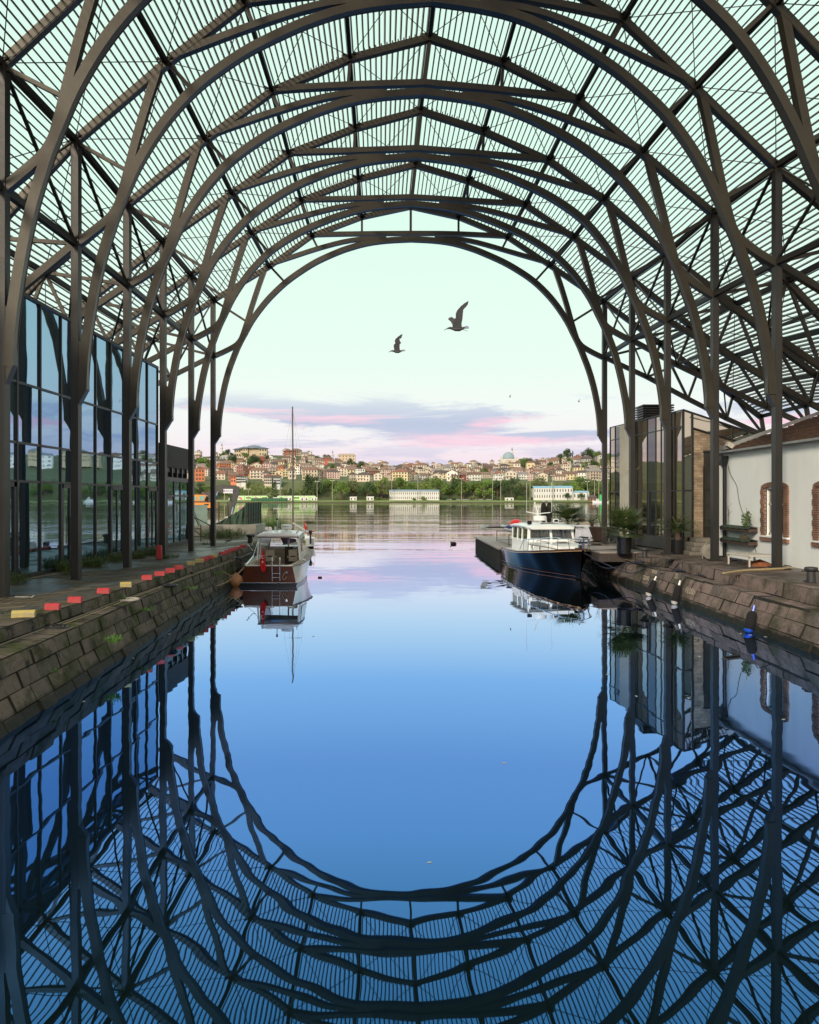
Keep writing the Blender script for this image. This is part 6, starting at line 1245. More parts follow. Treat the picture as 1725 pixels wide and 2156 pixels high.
def house_proto(W, D, H, kind, seed):
    t = thing('hillside_house', 'x', 'house'); g = random.Random(seed); b = MB()
    b.bb(-W/2, W/2, -D/2, D/2, -9, H)
    if kind == 'gabley': b.prism([V(-W/2, -D/2, H), V(W/2, -D/2, H), V(0, -D/2, H+W*.22)], V(0, D, 0))
    fl = max(2, round(H/3)); nx = max(2, round(W/3.2))
    b.cm = 1; win_grid(b, -W/2+.4, W/2-.4, 0, H, -D/2, nx, fl, 1.15, 1.5)
    for s_ in (-1, 1):
        for j in range(fl): 
            for i in range(2): cy = -D/2+D*(i+.5)/2; cz = H*(j+.55)/fl; b.bb(s_*W/2-.06, s_*W/2+.06, cy-.55, cy+.55, cz-.7, cz+.7)
    if g.random() < .6:
        b.cm = 0
        for j in range(1, fl): b.bb(-W*.45, W*(.1 if g.random() < .5 else .45), -D/2-1.0, -D/2, H*j/fl-.15, H*j/fl+.55)
    b.build('wall', [HW, HWIN], t, world=False)
    b = MB(); e = .5
    if kind == 'hip': loft_ = [[V(-W/2-e, -D/2-e, H-.02), V(W/2+e, -D/2-e, H-.02), V(W/2+e, D/2+e, H-.02), V(-W/2-e, D/2+e, H-.02)], [V(-W/2-e, -D/2-e, H+.15), V(W/2+e, -D/2-e, H+.15), V(W/2+e, D/2+e, H+.15), V(-W/2-e, D/2+e, H+.15)], [V(-W*.2, -.1, H+3.0), V(W*.2, -.1, H+3.0), V(W*.2, .1, H+3.0), V(-W*.2, .1, H+3.0)]]; o = [p for q in loft_ for p in q]; b.add(o, [(i*4+k, i*4+(k+1) % 4, i*4+4+(k+1) % 4, i*4+4+k) for i in range(2) for k in range(4)]+[(8, 9, 10, 11)])
    elif kind == 'gablex': b.prism([V(-W/2-.3, -D/2-e, H), V(-W/2-.3, 0, H+3.0), V(-W/2-.3, D/2+e, H), V(-W/2-.3, D/2, H-.3), V(-W/2-.3, -D/2, H-.3)], V(W+.6, 0, 0))
    elif kind == 'gabley': b.prism([V(-W/2-e, -D/2-.4, H-.1), V(0, -D/2-.4, H+W*.22+.15), V(W/2+e, -D/2-.4, H-.1), V(W/2+e, -D/2-.4, H+.2), V(0, -D/2-.4, H+W*.22+.55), V(-W/2-e, -D/2-.4, H+.2)], V(0, D+.8, 0))
    else: b.bb(-W/2-.2, W/2+.2, -D/2-.2, D/2+.2, H, H+.35); b.bb(-W*.2, W*.15, -1.5, 2, H+.3, H+2.2)
    r_ = b.build('roof', HR, t, world=False)
    b = MB(); b.bb(W*.22, W*.22+.8, .5, 1.4, H, H+3.0); b.build('chimney', HW, r_, world=False)
    return t
PR = []
for i, (W, D, H, k) in enumerate([(11, 9, 8, 'hip'), (13, 9, 9.5, 'gablex'), (9, 10, 7.5, 'gabley'), (12, 9, 11, 'flat'), (15, 10, 8.5, 'hip'), (10, 9, 12.5, 'flat'), (16, 11, 7.5, 'gablex'), (12, 11, 9, 'gabley'), (8, 8, 10, 'hip'), (18, 9, 10.5, 'hip')]): PR.append((house_proto(W*.82, D*.82, H*.72, k, i), k, W, H))
WC = [('cream', (.62, .52, .37)), ('cream', (.58, .50, .38)), ('white', (.68, .66, .60)), ('tan', (.50, .39, .26)), ('beige', (.55, .45, .34)), ('pink', (.58, .38, .33)), ('grey', (.40, .39, .36)), ('yellow', (.62, .50, .24)), ('beige', (.52, .44, .32)), ('white', (.70, .66, .58)), ('brown', (.24, .16, .12)), ('cream', (.60, .53, .40)), ('beige', (.50, .42, .32)), ('tan', (.46, .36, .26)), ('brick red', (.34, .13, .09))]
RC = [('brown', (.24, .15, .11)), ('brown', (.20, .13, .10)), ('red-brown', (.28, .14, .10)), ('dark', (.11, .09, .085)), ('grey', (.28, .26, .25)), ('brown', (.26, .18, .14))]
KN = dict(hip='hipped', gablex='ridged', gabley='gable-fronted', flat='flat-topped')
g = random.Random(21); hn = 0; ROWN = ['lowest', 'second', 'third', 'fourth', 'fifth', 'sixth', 'seventh', 'top']
def ordi(n): return '%d%s' % (n, 'th' if 10 <= n % 100 <= 20 else {1: 'st', 2: 'nd', 3: 'rd'}.get(n % 10, 'th'))
used = set()
reserve = [(480, 585, 938, 962), (1062, 1084, 950, 985)]
rows_ = [(0.9, 34), (2.2, 37), (3.3, 38), (4.4, 38), (5.5, 38), (6.6, 36), (7.7, 36), (8.8, 36)]
for ri, (r, n) in enumerate(rows_):
    lo, hi = (385, 1330) if ri < 8 else (385, 1330); k = 0
    for i in range(n):
        d = lo+(hi-lo)*(i+.5+g.uniform(-.42, .42))/n; p = hillpt(d, r+g.uniform(-.5, .5)); px_ = (d, CZ)
        if ri in (6, 7) and 480 < d < 590: continue
        if ri == 7 and 1058 < d < 1088: continue
        pi = g.randrange(len(PR)); t, kd, W, H = PR[pi]; s_ = g.uniform(.85, 1.15)*(1.12 if ri < 6 else 1.0)
        if 640 < d < 1130 and ri > 4: s_ *= .82
        if pi in used: t = copy_tree(t)
        used.add(pi); k += 1
        wc, wv = WC[g.randrange(len(WC))]; rc, rv = RC[g.randrange(len(RC))]; q_ = sum(wv)/3; wv = tuple(min(.85, 1.3*(q_+(c_-q_)*.68)) for c_ in wv)
        if ri < 3 and 600 > d and g.random() < .15: wc, wv = 'terracotta', (.62, .22, .10)
        t.location = p; t.rotation_euler = (0, 0, g.uniform(-.6, .6)); t.scale = (s_, s_, s_*g.uniform(.8, 1.12))
        tag(t, '%s house with %s %s roof, %s from left in %s tier of far hillside' % (wc, KN[kd], rc, ordi(k), ROWN[ri]), 'house', 'houses on the far hillside')
        for ch in t.children if False else KIDS(t):
            ch.color = (*(wv if ch.name.startswith('wall') else rv), 1)
            for c2 in KIDS(ch): c2.color = (*wv, 1)
for i, (t, *_r) in enumerate(PR):
    if i not in used: 
        for c_ in KIDS(t): bpy.data.objects.remove(c_)
        bpy.data.objects.remove(t)
# landmark buildings
STN = mat('palace_stone', (.56, .47, .33), .85, 0, .12, .1); LEAD = mat('lead_blue', (.16, .20, .26), .5, 0, .15, .2); SKYB = mat('roof_sky_blue', (.22, .45, .62), .5, 0, .1, .1)
def wins(t, b): b.build('windows', FARG, t)
def bld(name, lab, d0, d1, yt, yb, Y, D, m, roofm, nx, nz, roof='hip', cat='building', over=1.0, rz=0, rh=None):
    p0, p1 = P(d0, yb, Y), P(d1, yt, Y); t = thing(name, lab, cat, ((p0.x+p1.x)/2, Y, p0.z)); MB().bb(p0.x, p1.x, Y, Y+D, p0.z-6, p1.z).build('wall', m, t)
    w_ = (p1.x-p0.x)
    for j in range(nz):
        for i in range(nx): cx = p0.x+w_*(i+.5)/nx; cz = p0.z+(p1.z-p0.z)*(j+.55)/nz; MB().bb(cx-w_/nx*.17, cx+w_/nx*.17, Y-.08, Y+.1, cz-(p1.z-p0.z)/nz*.24, cz+(p1.z-p0.z)/nz*.24).build('window', FARG, t)
    b = MB(); e = over; x0, x1 = p0.x-e, p1.x+e; y0, y1 = Y-e, Y+D+e; z = p1.z; rh = rh or D*.18
    b.add([(x0, y0, z), (x1, y0, z), (x1, y1, z), (x0, y1, z), (x0+D*.4, (y0+y1)/2, z+rh), (x1-D*.4, (y0+y1)/2, z+rh)] if roof == 'hip' else [(x0, y0, z), (x1, y0, z), (x1, y1, z), (x0, y1, z), (x0, (y0+y1)/2, z+rh), (x1, (y0+y1)/2, z+rh)],
          [(0, 1, 5, 4), (1, 2, 5), (2, 3, 4, 5), (3, 0, 4), (3, 2, 1, 0)])
    b.build('roof', roofm, t); return t, p0, p1
t, p0, p1 = bld('hilltop_palace', 'large sand-coloured hall with shallow domed roofs crowning the left hill', 498, 560, 950, 976, 1400, 26, STN, LEAD, 14, 4, over=2.5)
for d0, d1, yt in ((496, 509, 947), (509.5, 524, 944), (548, 564, 945)):
    q0, q1 = P(d0, 976, 1398), P(d1, yt, 1398); MB().bb(q0.x, q1.x, 1388, 1399, q0.z-5, q1.z).build('pavilion', STN, t); b = MB(); b.add([(q0.x-3, 1385, q1.z), (q1.x+3, 1385, q1.z), (q1.x+3, 1402, q1.z), (q0.x-3, 1402, q1.z), ((q0.x+q1.x)/2, 1393, q1.z+3)], [(0, 1, 4), (1, 2, 4), (2, 3, 4), (3, 0, 4)]); b.build('roof', LEAD, t)
    for i in range(3):
        for j in range(3): cx = q0.x+(q1.x-q0.x)*(i+.5)/3; MB().bb(cx-1, cx+1, 1387.8, 1388, q1.z-4-j*6, q1.z-1.5-j*6).build('window', FARG, t)
c = P(536, 945, 1405); MB().bb(c.x-15, c.x+15, 1392, 1412, c.z-20, c.z).build('dome_drum', STN, t); MB().lathe([(16, 0), (14, 2.2), (9, 4.6), (3, 5.6), (.3, 6)], (c.x, 1402, c.z), 20).build('dome', LEAD, t, smooth=True)
t = thing('mosque', 'pale domed mosque standing on the skyline right of the centre', 'mosque', P(1071, 978, 1390)); c = P(1071, 969, 1390); MB().bb(c.x-12, c.x+12, 1380, 1402, c.z-16, c.z+2).build('wall', mat('mosque_stone', (.60, .58, .52), .8, 0, .06, .2), t)
MB().lathe([(9.5, 2), (9.5, 5), (9.2, 5.2), (8.6, 8), (6.5, 10.8), (3.4, 12.6), (.3, 13.4)], (c.x, 1391, c.z), 20).build('dome', mat('dome_pale', (.26, .35, .40), .5), t, smooth=True)
for dx in (-12, 12): MB().bb(c.x+dx-1.5, c.x+dx+1.5, 1379.5, 1383, c.z-14, c.z+5).build('corner_turret', bpy.data.materials['mosque_stone'], t)
b = MB(); n = 10; [b.beam(V(c.x+9*math.cos(math.pi*k/n), 1379.8, c.z-9+9*math.sin(math.pi*k/n)), V(c.x+9*math.cos(math.pi*(k+1)/n), 1379.8, c.z-9+9*math.sin(math.pi*(k+1)/n)), .6, .8) for k in range(n)]; b.build('great_arch', bpy.data.materials['palace_stone'], t)
def minaret(d, yt, yb, Y, lab, w_=1.0):
    p, q = P(d, yb, Y), P(d, yt, Y); t = thing('minaret', lab, 'minaret', p, 'minarets on the skyline'); h = q.z-p.z; MB().lathe([(1.7*w_, -5), (1.5*w_, h*.62), (2.3*w_, h*.64), (2.3*w_, h*.68), (1.2*w_, h*.69), (1.15*w_, h*.80)], p, 10).build('shaft', bpy.data.materials['mosque_stone'], t); MB().lathe([(1.4*w_, h*.80), (.1, h)], p, 10).build('spire', LEAD, t)
minaret(1078.5, 941, 976, 1388, 'slim minaret beside the pale domed mosque'); minaret(467.3, 932, 966, 1400, 'minaret at the left end of the hill between the last two columns'); minaret(700.6, 948, 976, 1400, 'minaret on the ridge left of the centre'); minaret(1155, 968, 980, 1395, 'low minaret at the right of the ridge', .7)
# red apartment block and other characterful fronts on the left slope
def front(d0, d1, yt, yb, r, col, lab, rc=(.18, .09, .06), fl=4, flat=False, nx=3):
    p = hillpt((d0+d1)/2, r); Y = p.y-14; p0, p1 = P(d0, yb, Y), P(d1, yt, Y); m = mat('front_'+lab.split()[0]+str(int(d0)), col, .85, 0, .08, .3); t = thing('apartment_block', lab, 'building', ((p0.x+p1.x)/2, Y, p0.z))
    MB().bb(p0.x, p1.x, Y, Y+12, p0.z-8, p1.z).build('wall', m, t); w_ = p1.x-p0.x
    for j in range(fl):
        for i in range(nx): cx = p0.x+w_*(i+.5)/nx; cz = p0.z+(p1.z-p0.z)*(j+.55)/fl; MB().bb(cx-.75, cx+.75, Y-.08, Y+.1, cz-.85, cz+.85).build('window', FARG, t)
    b = MB(); x0, x1, z = p0.x-.6, p1.x+.6, p1.z
    if flat: b.bb(x0, x1, Y-.6, Y+12.6, z, z+.4)
    else: b.add([(x0, Y-.8, z), (x1, Y-.8, z), (x1, Y+12.8, z), (x0, Y+12.8, z), (x0+3, Y+6, z+2.6), (x1-3, Y+6, z+2.6)], [(0, 1, 5, 4), (1, 2, 5), (2, 3, 4, 5), (3, 0, 4), (3, 2, 1, 0)])
    b.build('roof', mat('rf'+str(int(d0)), rc, .85), t)
front(547.5, 555, 963, 991, 4.5, (.62, .13, .07), 'narrow bright red apartment block halfway up the left hill', fl=5, flat=True, nx=2)
front(555.5, 565, 970, 990, 4.4, (.40, .40, .36), 'grey apartment block right beside the red one', fl=4, flat=True); front(566, 574, 967, 990, 4.4, (.50, .46, .38), 'beige block, second to the right of the red block', fl=4, flat=True, nx=2)
front(499, 512, 968, 990, 4.6, (.42, .27, .17), 'brown brick building on the left hill below the palace', fl=3); front(463, 481, 962, 978, 6.2, (.50, .52, .50), 'pale grey gabled building below the left minaret', (.4, .38, .34), 3)
front(486, 497, 1003, 1016, .1, (.70, .24, .12), 'orange house low on the left shore', fl=2, nx=2); front(497.5, 507, 1001, 1018, 0, (.66, .60, .50), 'cream three-storey house right of the orange house', fl=3, nx=3, flat=True); front(507.5, 518, 1002, 1017, 0, (.70, .68, .66), 'white three-storey house low on the left shore', fl=3, nx=3, flat=True)
front(523, 535, 998, 1008, 1.4, (.75, .36, .06), 'bright orange-yellow house behind the poplars', fl=2, nx=2); front(526, 537, 985, 999, 2.6, (.60, .12, .10), 'crimson gabled house on the left slope', fl=2, nx=2); front(536, 546, 996, 1010, 1.5, (.30, .06, .05), 'dark red roofed house next to the orange-yellow house', (.22, .05, .04), 2)
front(576, 590, 1003, 1021, 0, (.55, .58, .55), 'pale blue-grey house behind the shore trees', fl=3, nx=4); front(556, 572, 1003, 1020, 0, (.60, .54, .44), 'cream house with rows of windows behind the cedar', fl=3, nx=4)
front(590, 626, 972, 985, 5.5, (.60, .52, .38), 'long cream building with two rows of windows above the mast boat', fl=2, nx=9); front(598, 622, 950, 966, 8.5, (.34, .12, .08), 'tall dark red gabled building on the left ridge', fl=3, nx=3)
front(712, 748, 958, 976, 8.2, (.60, .48, .36), 'wide sandy gabled building on the ridge left of the centre', (.45, .38, .3), 3, nx=5); front(680, 702, 966, 983, 6.5, (.50, .12, .08), 'red walled house below the ridge left of the centre', fl=2)
front(840, 890, 996, 1006, 2.3, (.50, .45, .36), 'long low hall with a dark roof above the park trees', (.08, .075, .07), 1, nx=10); front(950, 966, 1002, 1012, .8, (.66, .56, .38), 'cream house above the trees right of centre', fl=2); front(972, 982, 1000, 1012, .8, (.34, .08, .06), 'dark red house above the trees right of centre', fl=2, nx=2)
front(1110, 1126, 974, 988, 4.2, (.68, .58, .36), 'pale yellow house on the right slope', fl=1, nx=2); front(1262, 1271, 958, 1012, 6, (.58, .55, .50), 'tall pale block right beside the outermost right column', fl=8, nx=2, flat=True); front(1290, 1320, 956, 1000, 6, (.50, .44, .36), 'broad apartment block hidden behind the right pavilion', fl=6, nx=6, flat=True)
# palace-like long buildings seen mirrored in the glass fronts
for i, (d0, d1, yt, yb) in enumerate(((1330, 1420, 958, 985), (1450, 1520, 950, 975), (1560, 1680, 955, 985), (1720, 1800, 965, 992), (40, 130, 955, 985), (180, 260, 958, 985), (290, 372, 956, 982), (1340, 1500, 995, 1012), (1600, 1760, 998, 1014), (60, 220, 996, 1012))):
    bld('hill_apartments', '%s long pale apartment row beyond the %s quay buildings' % (['first', 'second', 'third', 'fourth', 'first', 'second', 'third', 'low first', 'low second', 'low'][i], 'right' if 3 < i < 7 or i == 9 else 'far right'), d0, d1, yt, yb, 1150, 18, STN if i % 2 else HW, LEAD if i % 3 else bpy.data.materials['rf598'], 12, 3) if True else None
for o in COL.objects:
    if o.name.startswith('hill_apartments'):
        k = 'left' if o.location.x < 0 else 'right'; o['label'] = o['label'].split(' beyond')[0]+(' hidden beyond the left glass hall' if k == 'left' else ' hidden beyond the right quay buildings')
# ---------------------------------------------------------------- shore: prefab blocks, trams, masts, trees
PWH = mat('prefab_white', (.72, .72, .68), .6, 0, .05, .2)
def prefab(d0, d1, yt, yb, Y, D, lab, nx, nz, rm, blue=True):
    t, p0, p1 = bld('prefab_office', lab, d0, d1, yt, yb, Y, D, PWH, rm, nx, nz, 'gable', over=.4, rh=D*.14); t['group'] = 'white prefab offices on the far shore'
    MB().bb(p0.x-.05, p1.x+.05, Y-.12, Y-.0, (p0.z+p1.z)/2-.12, (p0.z+p1.z)/2+.12).build('trim_band', rm if blue else PWH, t)
    MB().add([(p1.x+.4, Y-.4, p1.z), (p1.x+.4, Y+D+.4, p1.z), (p1.x+.4, Y+D/2, p1.z+D*.14), (p0.x-.4, Y-.4, p1.z), (p0.x-.4, Y+D+.4, p1.z), (p0.x-.4, Y+D/2, p1.z+D*.14)], [(0, 1, 2), (5, 4, 3)]).build('gable', PWH, t); return t
GB = mat('roof_greyblue', (.22, .30, .38), .5, 0, .1, .1)
prefab(820, 925, 1034.5, 1053.8, 850, 12, 'long white two-storey prefab with a grey-blue roof on the far bank', 26, 2, GB); prefab(1124, 1165, 1027.5, 1052, 850, 14, 'white prefab with a light blue roof, left half of the right block', 8, 2, SKYB); prefab(1165.2, 1206, 1027, 1051.5, 849, 14, 'white prefab with a light blue roof, right half of the right block', 7, 2, SKYB)
prefab(1207, 1241, 1037, 1051.5, 852, 12, 'low white prefab with a light blue roof right of the two-storey one', 5, 1, SKYB)
for d0, d1, yt, lab in ((737, 751, 1047, 'small white hut left of the long prefab'), (772, 787, 1046.5, 'small white hut with an open side near the long prefab'), (1064, 1082, 1049, 'small pale kiosk left of the right prefab'), (632, 650, 1048, 'white container behind the mast, nearer one'), (655, 668, 1048, 'white container right of the mast'), (600, 615, 1047.5, 'white container hut left of the mast'), (575, 590, 1048.5, 'white site hut beside the green fence')): bld('shore_hut', lab, d0, d1, yt, 1055, 842, 5, PWH, PWH, 2, 1, 'gable', 'hut', .2, rh=.6)
bld('boat_shed', 'small brown boathouse at the water right of the right prefab', 1242, 1257, 1047.5, 1056, 838, 8, mat('shed_brown', (.28, .15, .11), .8), mat('shed_roof', (.10, .08, .08), .7), 2, 1, 'hip', 'boathouse', 1, rh=2.5)
t = thing('green_tank', 'bright green panel structure by the right end of the far bank', 'tank', P(1267, 1055, 840)); a, c = P(1264, 1057, 840), P(1272, 1041, 840); MB().bb(a.x, c.x, 840, 846, .5, c.z, bev=.4).build('panel', mat('panel_green', (.06, .55, .15), .6), t); MB().bb(a.x-.3, c.x+.3, 839.8, 846.2, c.z-.4, c.z+.1).build('rim', mat('rim_green', (.04, .35, .1), .6), t)
b = MB(); 
t = thing('green_fence', 'dark green site fence along the left part of the far bank', 'fence', P(560, 1056, 838)); a, c = P(529, 0, 838), P(606, 0, 838); n = 16
MB().bb(a.x, c.x, 838, 838.2, 1.3, 4.4).build('fence_panel', mat('fence_green', (.035, .10, .06), .8, 0, .25, .2), t); b = MB(); [b.bb(a.x+(c.x-a.x)*k/n-.08, a.x+(c.x-a.x)*k/n+.08, 837.9, 838.25, 1.3, 4.7) for k in range(n+1)]; b.build('posts', bpy.data.materials['rim_green'], t)
TG = mat('tram_green', (.50, .78, .34), .35, 0, .04, .3); TW_ = mat('tram_window', (.07, .06, .05), .2); TP = mat('tram_pink', (.62, .12, .32), .5)
def tram(d0, d1, lab):
    a, c = P(d0, 0, 855), P(d1, 0, 855); t = thing('tram', lab, 'tram', ((a.x+c.x)/2, 855, 2.0), 'green trams on the far shore'); n = 5; L_ = (c.x-a.x)/n
    for k in range(n):
        x0 = a.x+k*L_+.15; x1 = a.x+(k+1)*L_-.15; z0, z1 = 2.3, 6.3
        if k == 0: poly = [V(x0, 855, z0), V(x1, 855, z0), V(x1, 855, z1), V(x0+1.6, 855, z1), V(x0+.3, 855, z0+1.8)]
        elif k == n-1: poly = [V(x0, 855, z0), V(x1, 855, z0), V(x1-.3, 855, z0+1.8), V(x1-1.6, 855, z1), V(x0, 855, z1)]
        else: poly = [V(x0, 855, z0), V(x1, 855, z0), V(x1, 855, z1), V(x0, 855, z1)]
        cr = MB().prism(poly, V(0, 2.6, 0)).build('carriage', TG, t)
        if k % 2 == 0: 
            for q in range(4): w0 = x0+1.4+(x1-x0-2.8)*q/4; MB().bb(w0+.15, w0+(x1-x0-2.8)/4-.15, 854.9, 855.05, 3.9, 5.4).build('window', TW_, cr)
        else: MB().box(((x0+x1)/2, 854.93, 4.3), ((x1-x0)*.45, .12, 1.9), M=Matrix.Rotation(.5, 3, 'Y')).build('pink_emblem', TP, cr)
        MB().bb(x0+1, x1-1, 855.3, 857, 1.92, 2.35).build('bogie', FRAME, cr)
    MB().bb(a.x+2, c.x-2, 855.4, 857.2, 6.3, 6.7).build('roof_gear', PWH, t)
tram(581-0, 668, 'light green tram on the far shore, passing behind the mast'); tram(487-6, 566, 'light green tram on the far shore, left one with the pink emblems')
def pole(d, yt, lab, yb=1053, Y=845, head=True, n=1):
    p, q = P(d, yb, Y), P(d, yt, Y); t = thing('lamp_mast', lab, 'lamp post', p, 'lamp masts on the far shore'); MB().tube([p, q], [.35, .22], 6).build('pole', mat('pole_pale', (.36, .34, .26), .6) if 'pole_pale' not in bpy.data.materials else bpy.data.materials['pole_pale'], t); b = MB()
    for s_ in ((-1, 1) if n == 1 else (-1, 0, 1)): b.box(q+V(s_*1.4, 0, .2), (1.5, .6, .5), bev=.1)
    b.beam(q-V(1.8, 0, .1), q+V(1.8, 0, -.1), .2, .15); b.build('lamp_head', PWH, t)
LPs = [(590, 1018), (700, 1016), (826, 1010), (838.5, 1006), (1054, 1008), (879, 1000), (1129, 1004), (1311, 1006)]
for i, (d, y) in enumerate([(590, 1028), (668, 1014), (700, 1012), (825, 1009), (880, 1000.5), (972, 1008), (1037.5, 1006), (1054.5, 998), (1116.5, 1003), (1164, 1001), (1237, 1014), (1252, 1010), (1261, 1012), (1280, 1008), (523, 1030), (473, 1029)]): pole(d, y, '%s tall lamp mast on the far shore counted from the left' % ordi(sorted([590, 668, 700, 825, 880, 972, 1037.5, 1054.5, 1116.5, 1164, 1237, 1252, 1261, 1280, 523, 473]).index(d)+1))
for i, (d, s_, lab) in enumerate(((1266.5, 1, 'small white cabin boat moored at the right end of the far bank'), (1281, .8, 'small white boat moored right of the outermost column'), (1352, 1.2, 'white boat moored beyond the right pavilion'), (1420, 1.1, 'white motor boat moored far to the right'))):
    c = G(d, 1058.5, 0); c = V((d-VX)/FF*826, 826, 0); t = thing('moored_boat', lab, 'boat', c, 'small boats on the far shore'); b = MB(); hullmesh(b, [(0, 1.4, 1.6, 1.3), (4, 1.6, 1.7, 1.2), (8, .1, 2.2, 0)], 12)
    o = b.build('hull', GEL, t, world=False); o.rotation_euler = (0, 0, R(80)); MB().bb(-5, -2, -1, 1, 1.5, 3.6, bev=.3).build('cabin', GEL, t, world=False); MB().bb(-4.8, -2.2, -1.06, -.9, 2.5, 3.1).build('window', BGL, t, world=False); t.scale = (s_,)*3
# trees: five prototypes, copied
CRN = mat('crown_leaf', (1, 1, 1), .8, 0, .45, .35, objcol=True); TRK = mat('bark_far', (.12, .09, .06), .9)
def tree_proto(kind, seed):
    g = random.Random(seed); t = thing('shore_tree', 'x', 'tree'); tb = MB(); b = MB()
    if kind == 'round': H = 15; tips = []
    H = dict(round=15, tall=17, cedar=16, poplar=16, bush=5)[kind]; tips = []
    if kind == 'bush': tips = [(V(g.gauss(0, 1.6), g.gauss(0, 1.2), 1.2+2*g.random()), 1.7) for _ in range(7)]; tb.tube([(0, 0, -1), (0, 0, 2)], .2, 5)
    elif kind == 'poplar': tips = [(V(g.gauss(0, .5), g.gauss(0, .5), 3+k*1.15), 1.7-.08*k) for k in range(12)]; tb.tube([(0, 0, -2), (0, 0, 13)], [.4, .1], 6)
    elif kind == 'cedar':
        tb.tube([(0, 0, -2), (.2, 0, 15)], [.5, .08], 6)
        for k in range(26): a = k*2.4; z = 2.5+k*.5; r = (5.2*(1-k/29)); p = V(math.cos(a)*r*.6, math.sin(a)*r*.6, z+.4); tips.append((p, 1.0+r*.22)); tb.tube([(0, 0, z), p], .08, 4)
    else:
        tb.tube([(0, 0, -2), (.1, 0, H*.3), (.3, .2, H*.5)], [.55, .42, .3], 7)
        for k in range(15):
            a = k*2.4+g.random(); e = g.uniform(.15, 1.35); r = H*.42*g.uniform(.6, 1); p0 = V(.1, 0, H*g.uniform(.22, .45)); p = p0+V(math.cos(a)*math.cos(e)*r, math.sin(a)*math.cos(e)*r, math.sin(e)*r*.95); tb.tube([p0, p0.lerp(p, .5)+V(0, 0, .5), p], [.22, .13, .05], 4); tips.append((p, g.uniform(1.6, 2.7)))
    tb.build('trunk', TRK, t, world=False); N_ = {'bush': 90, 'poplar': 75, 'cedar': 60}.get(kind, 130)
    for p, r in tips:
        for _ in range(N_):
            d = V(g.gauss(0, 1), g.gauss(0, 1), g.gauss(0, 1)).normalized()*g.random()**.45*r; 
            if kind == 'cedar': d.z *= .35
            q = p+d; a = V(g.gauss(0, 1), g.gauss(0, 1), g.gauss(0, .6)).normalized(); c = a.cross(V(g.gauss(0, 1), g.gauss(0, 1), g.gauss(0, 1))).normalized(); s_ = g.uniform(.22, .5); b.add([q-a*s_, q+c*s_*.7, q+a*s_, q-c*s_*.7], [(0, 1, 2, 3)])
    b.build('crown', CRN, t, world=False); return t
TP_ = {'round': [tree_proto('round', s_) for s_ in (1, 2, 3)], 'tall': [tree_proto('tall', s_) for s_ in (4, 5)], 'cedar': [tree_proto('cedar', 6)], 'poplar': [tree_proto('poplar', 7)], 'bush': [tree_proto('bush', 8), tree_proto('bush', 9)]}
tu = set(); g = random.Random(33); GR = [('mid green', (.15, .25, .05)), ('bright green', (.21, .34, .065)), ('dark green', (.075, .135, .045)), ('yellowish green', (.27, .36, .09)), ('olive', (.17, .21, .08))]
tl = {}
def tree(kind, d, Y, s_, gi, col=None, cname=None, z=2.0, where='shore'):
    lst = TP_[kind]; i = g.randrange(len(lst)); t = lst[i]
    if (kind, i) in tu: t = copy_tree(t)
    tu.add((kind, i)); t.location = ((d-VX)/FF*Y, Y, z); t.scale = (s_, s_, s_*g.uniform(.9, 1.1)); t.rotation_euler = (0, 0, g.random()*6.28)
    cn, cv = GR[gi]; cv = col or cv; cn = cname or cn; v_ = g.uniform(.85, 1.2)
    for ch in KIDS(t):
        if ch.name.startswith('crown'): ch.color = (cv[0]*v_, cv[1]*v_, cv[2]*v_, 1)
    nm_ = dict(round='round-crowned tree', tall='broad tree', cedar='tiered cedar', poplar='slim poplar', bush='shrub')[kind]; tl.setdefault((cn, nm_, where), []).append((d, t))
# park belt: tallest between d 660 and 1270
for i in range(44): d = 662+i*14.4+g.uniform(-5, 5); tree(g.choice(['round', 'round', 'tall']), d, g.uniform(862, 900), g.uniform(1.2, 1.65)*(1.15 if 790 < d < 990 else 1), g.choice([0, 0, 1, 2, 3, 4]))
for d, Y, s_, gi in ((634, 872, .9, 3), (652, 868, .8, 3), (618, 880, .75, 1), (478, 880, 1.0, 0), (462, 885, .9, 0), (490, 878, .9, 1), (504, 862, 1.0, 1), (440, 870, 1.1, 0), (425, 880, 1.2, 2), (1290, 870, 1.4, 0), (1312, 872, 1.3, 1), (1272, 880, 1.1, 3), (540, 875, .7, 4), (600, 868, .75, 4), (1340, 870, 1.4, 0), (1375, 880, 1.3, 2), (1410, 870, 1.4, 0), (1450, 880, 1.4, 2), (1490, 870, 1.3, 1), (1540, 880, 1.4, 0), (1590, 872, 1.4, 2), (1650, 880, 1.4, 0), (1710, 874, 1.4, 4), (1770, 880, 1.4, 0), (360, 870, 1.2, 0), (320, 880, 1.3, 2), (270, 870, 1.3, 0), (210, 880, 1.3, 1), (150, 872, 1.3, 0), (90, 880, 1.3, 2)): tree(g.choice(['round', 'tall']), d, Y, s_, gi)
for i in range(30): d = 400+i*10.5+g.uniform(-4, 4); tree(g.choice(['round', 'tall']), d, g.uniform(888, 912), g.uniform(.85, 1.15), g.choice([0, 1, 2, 3, 0]))
for i in range(26): d = 655+i*25+g.uniform(-6, 6); tree('round', d, g.uniform(902, 925), g.uniform(1.25, 1.5), g.choice([0, 1, 2, 4, 0]))
for d, s_ in ((579, 1.1), (648, 1.5), (612, .8)): tree('cedar', d, 866, s_, 2)
for d, s_ in ((520, 1.15), (531, 1.1), (544, 1.2), (556, .95)): tree('poplar', d, 880, s_, 3)
for i in range(17): d = 700+i*33+g.uniform(-9, 9); tree('bush', d, 858, g.uniform(.8, 1.3), g.choice([2, 4, 0]))
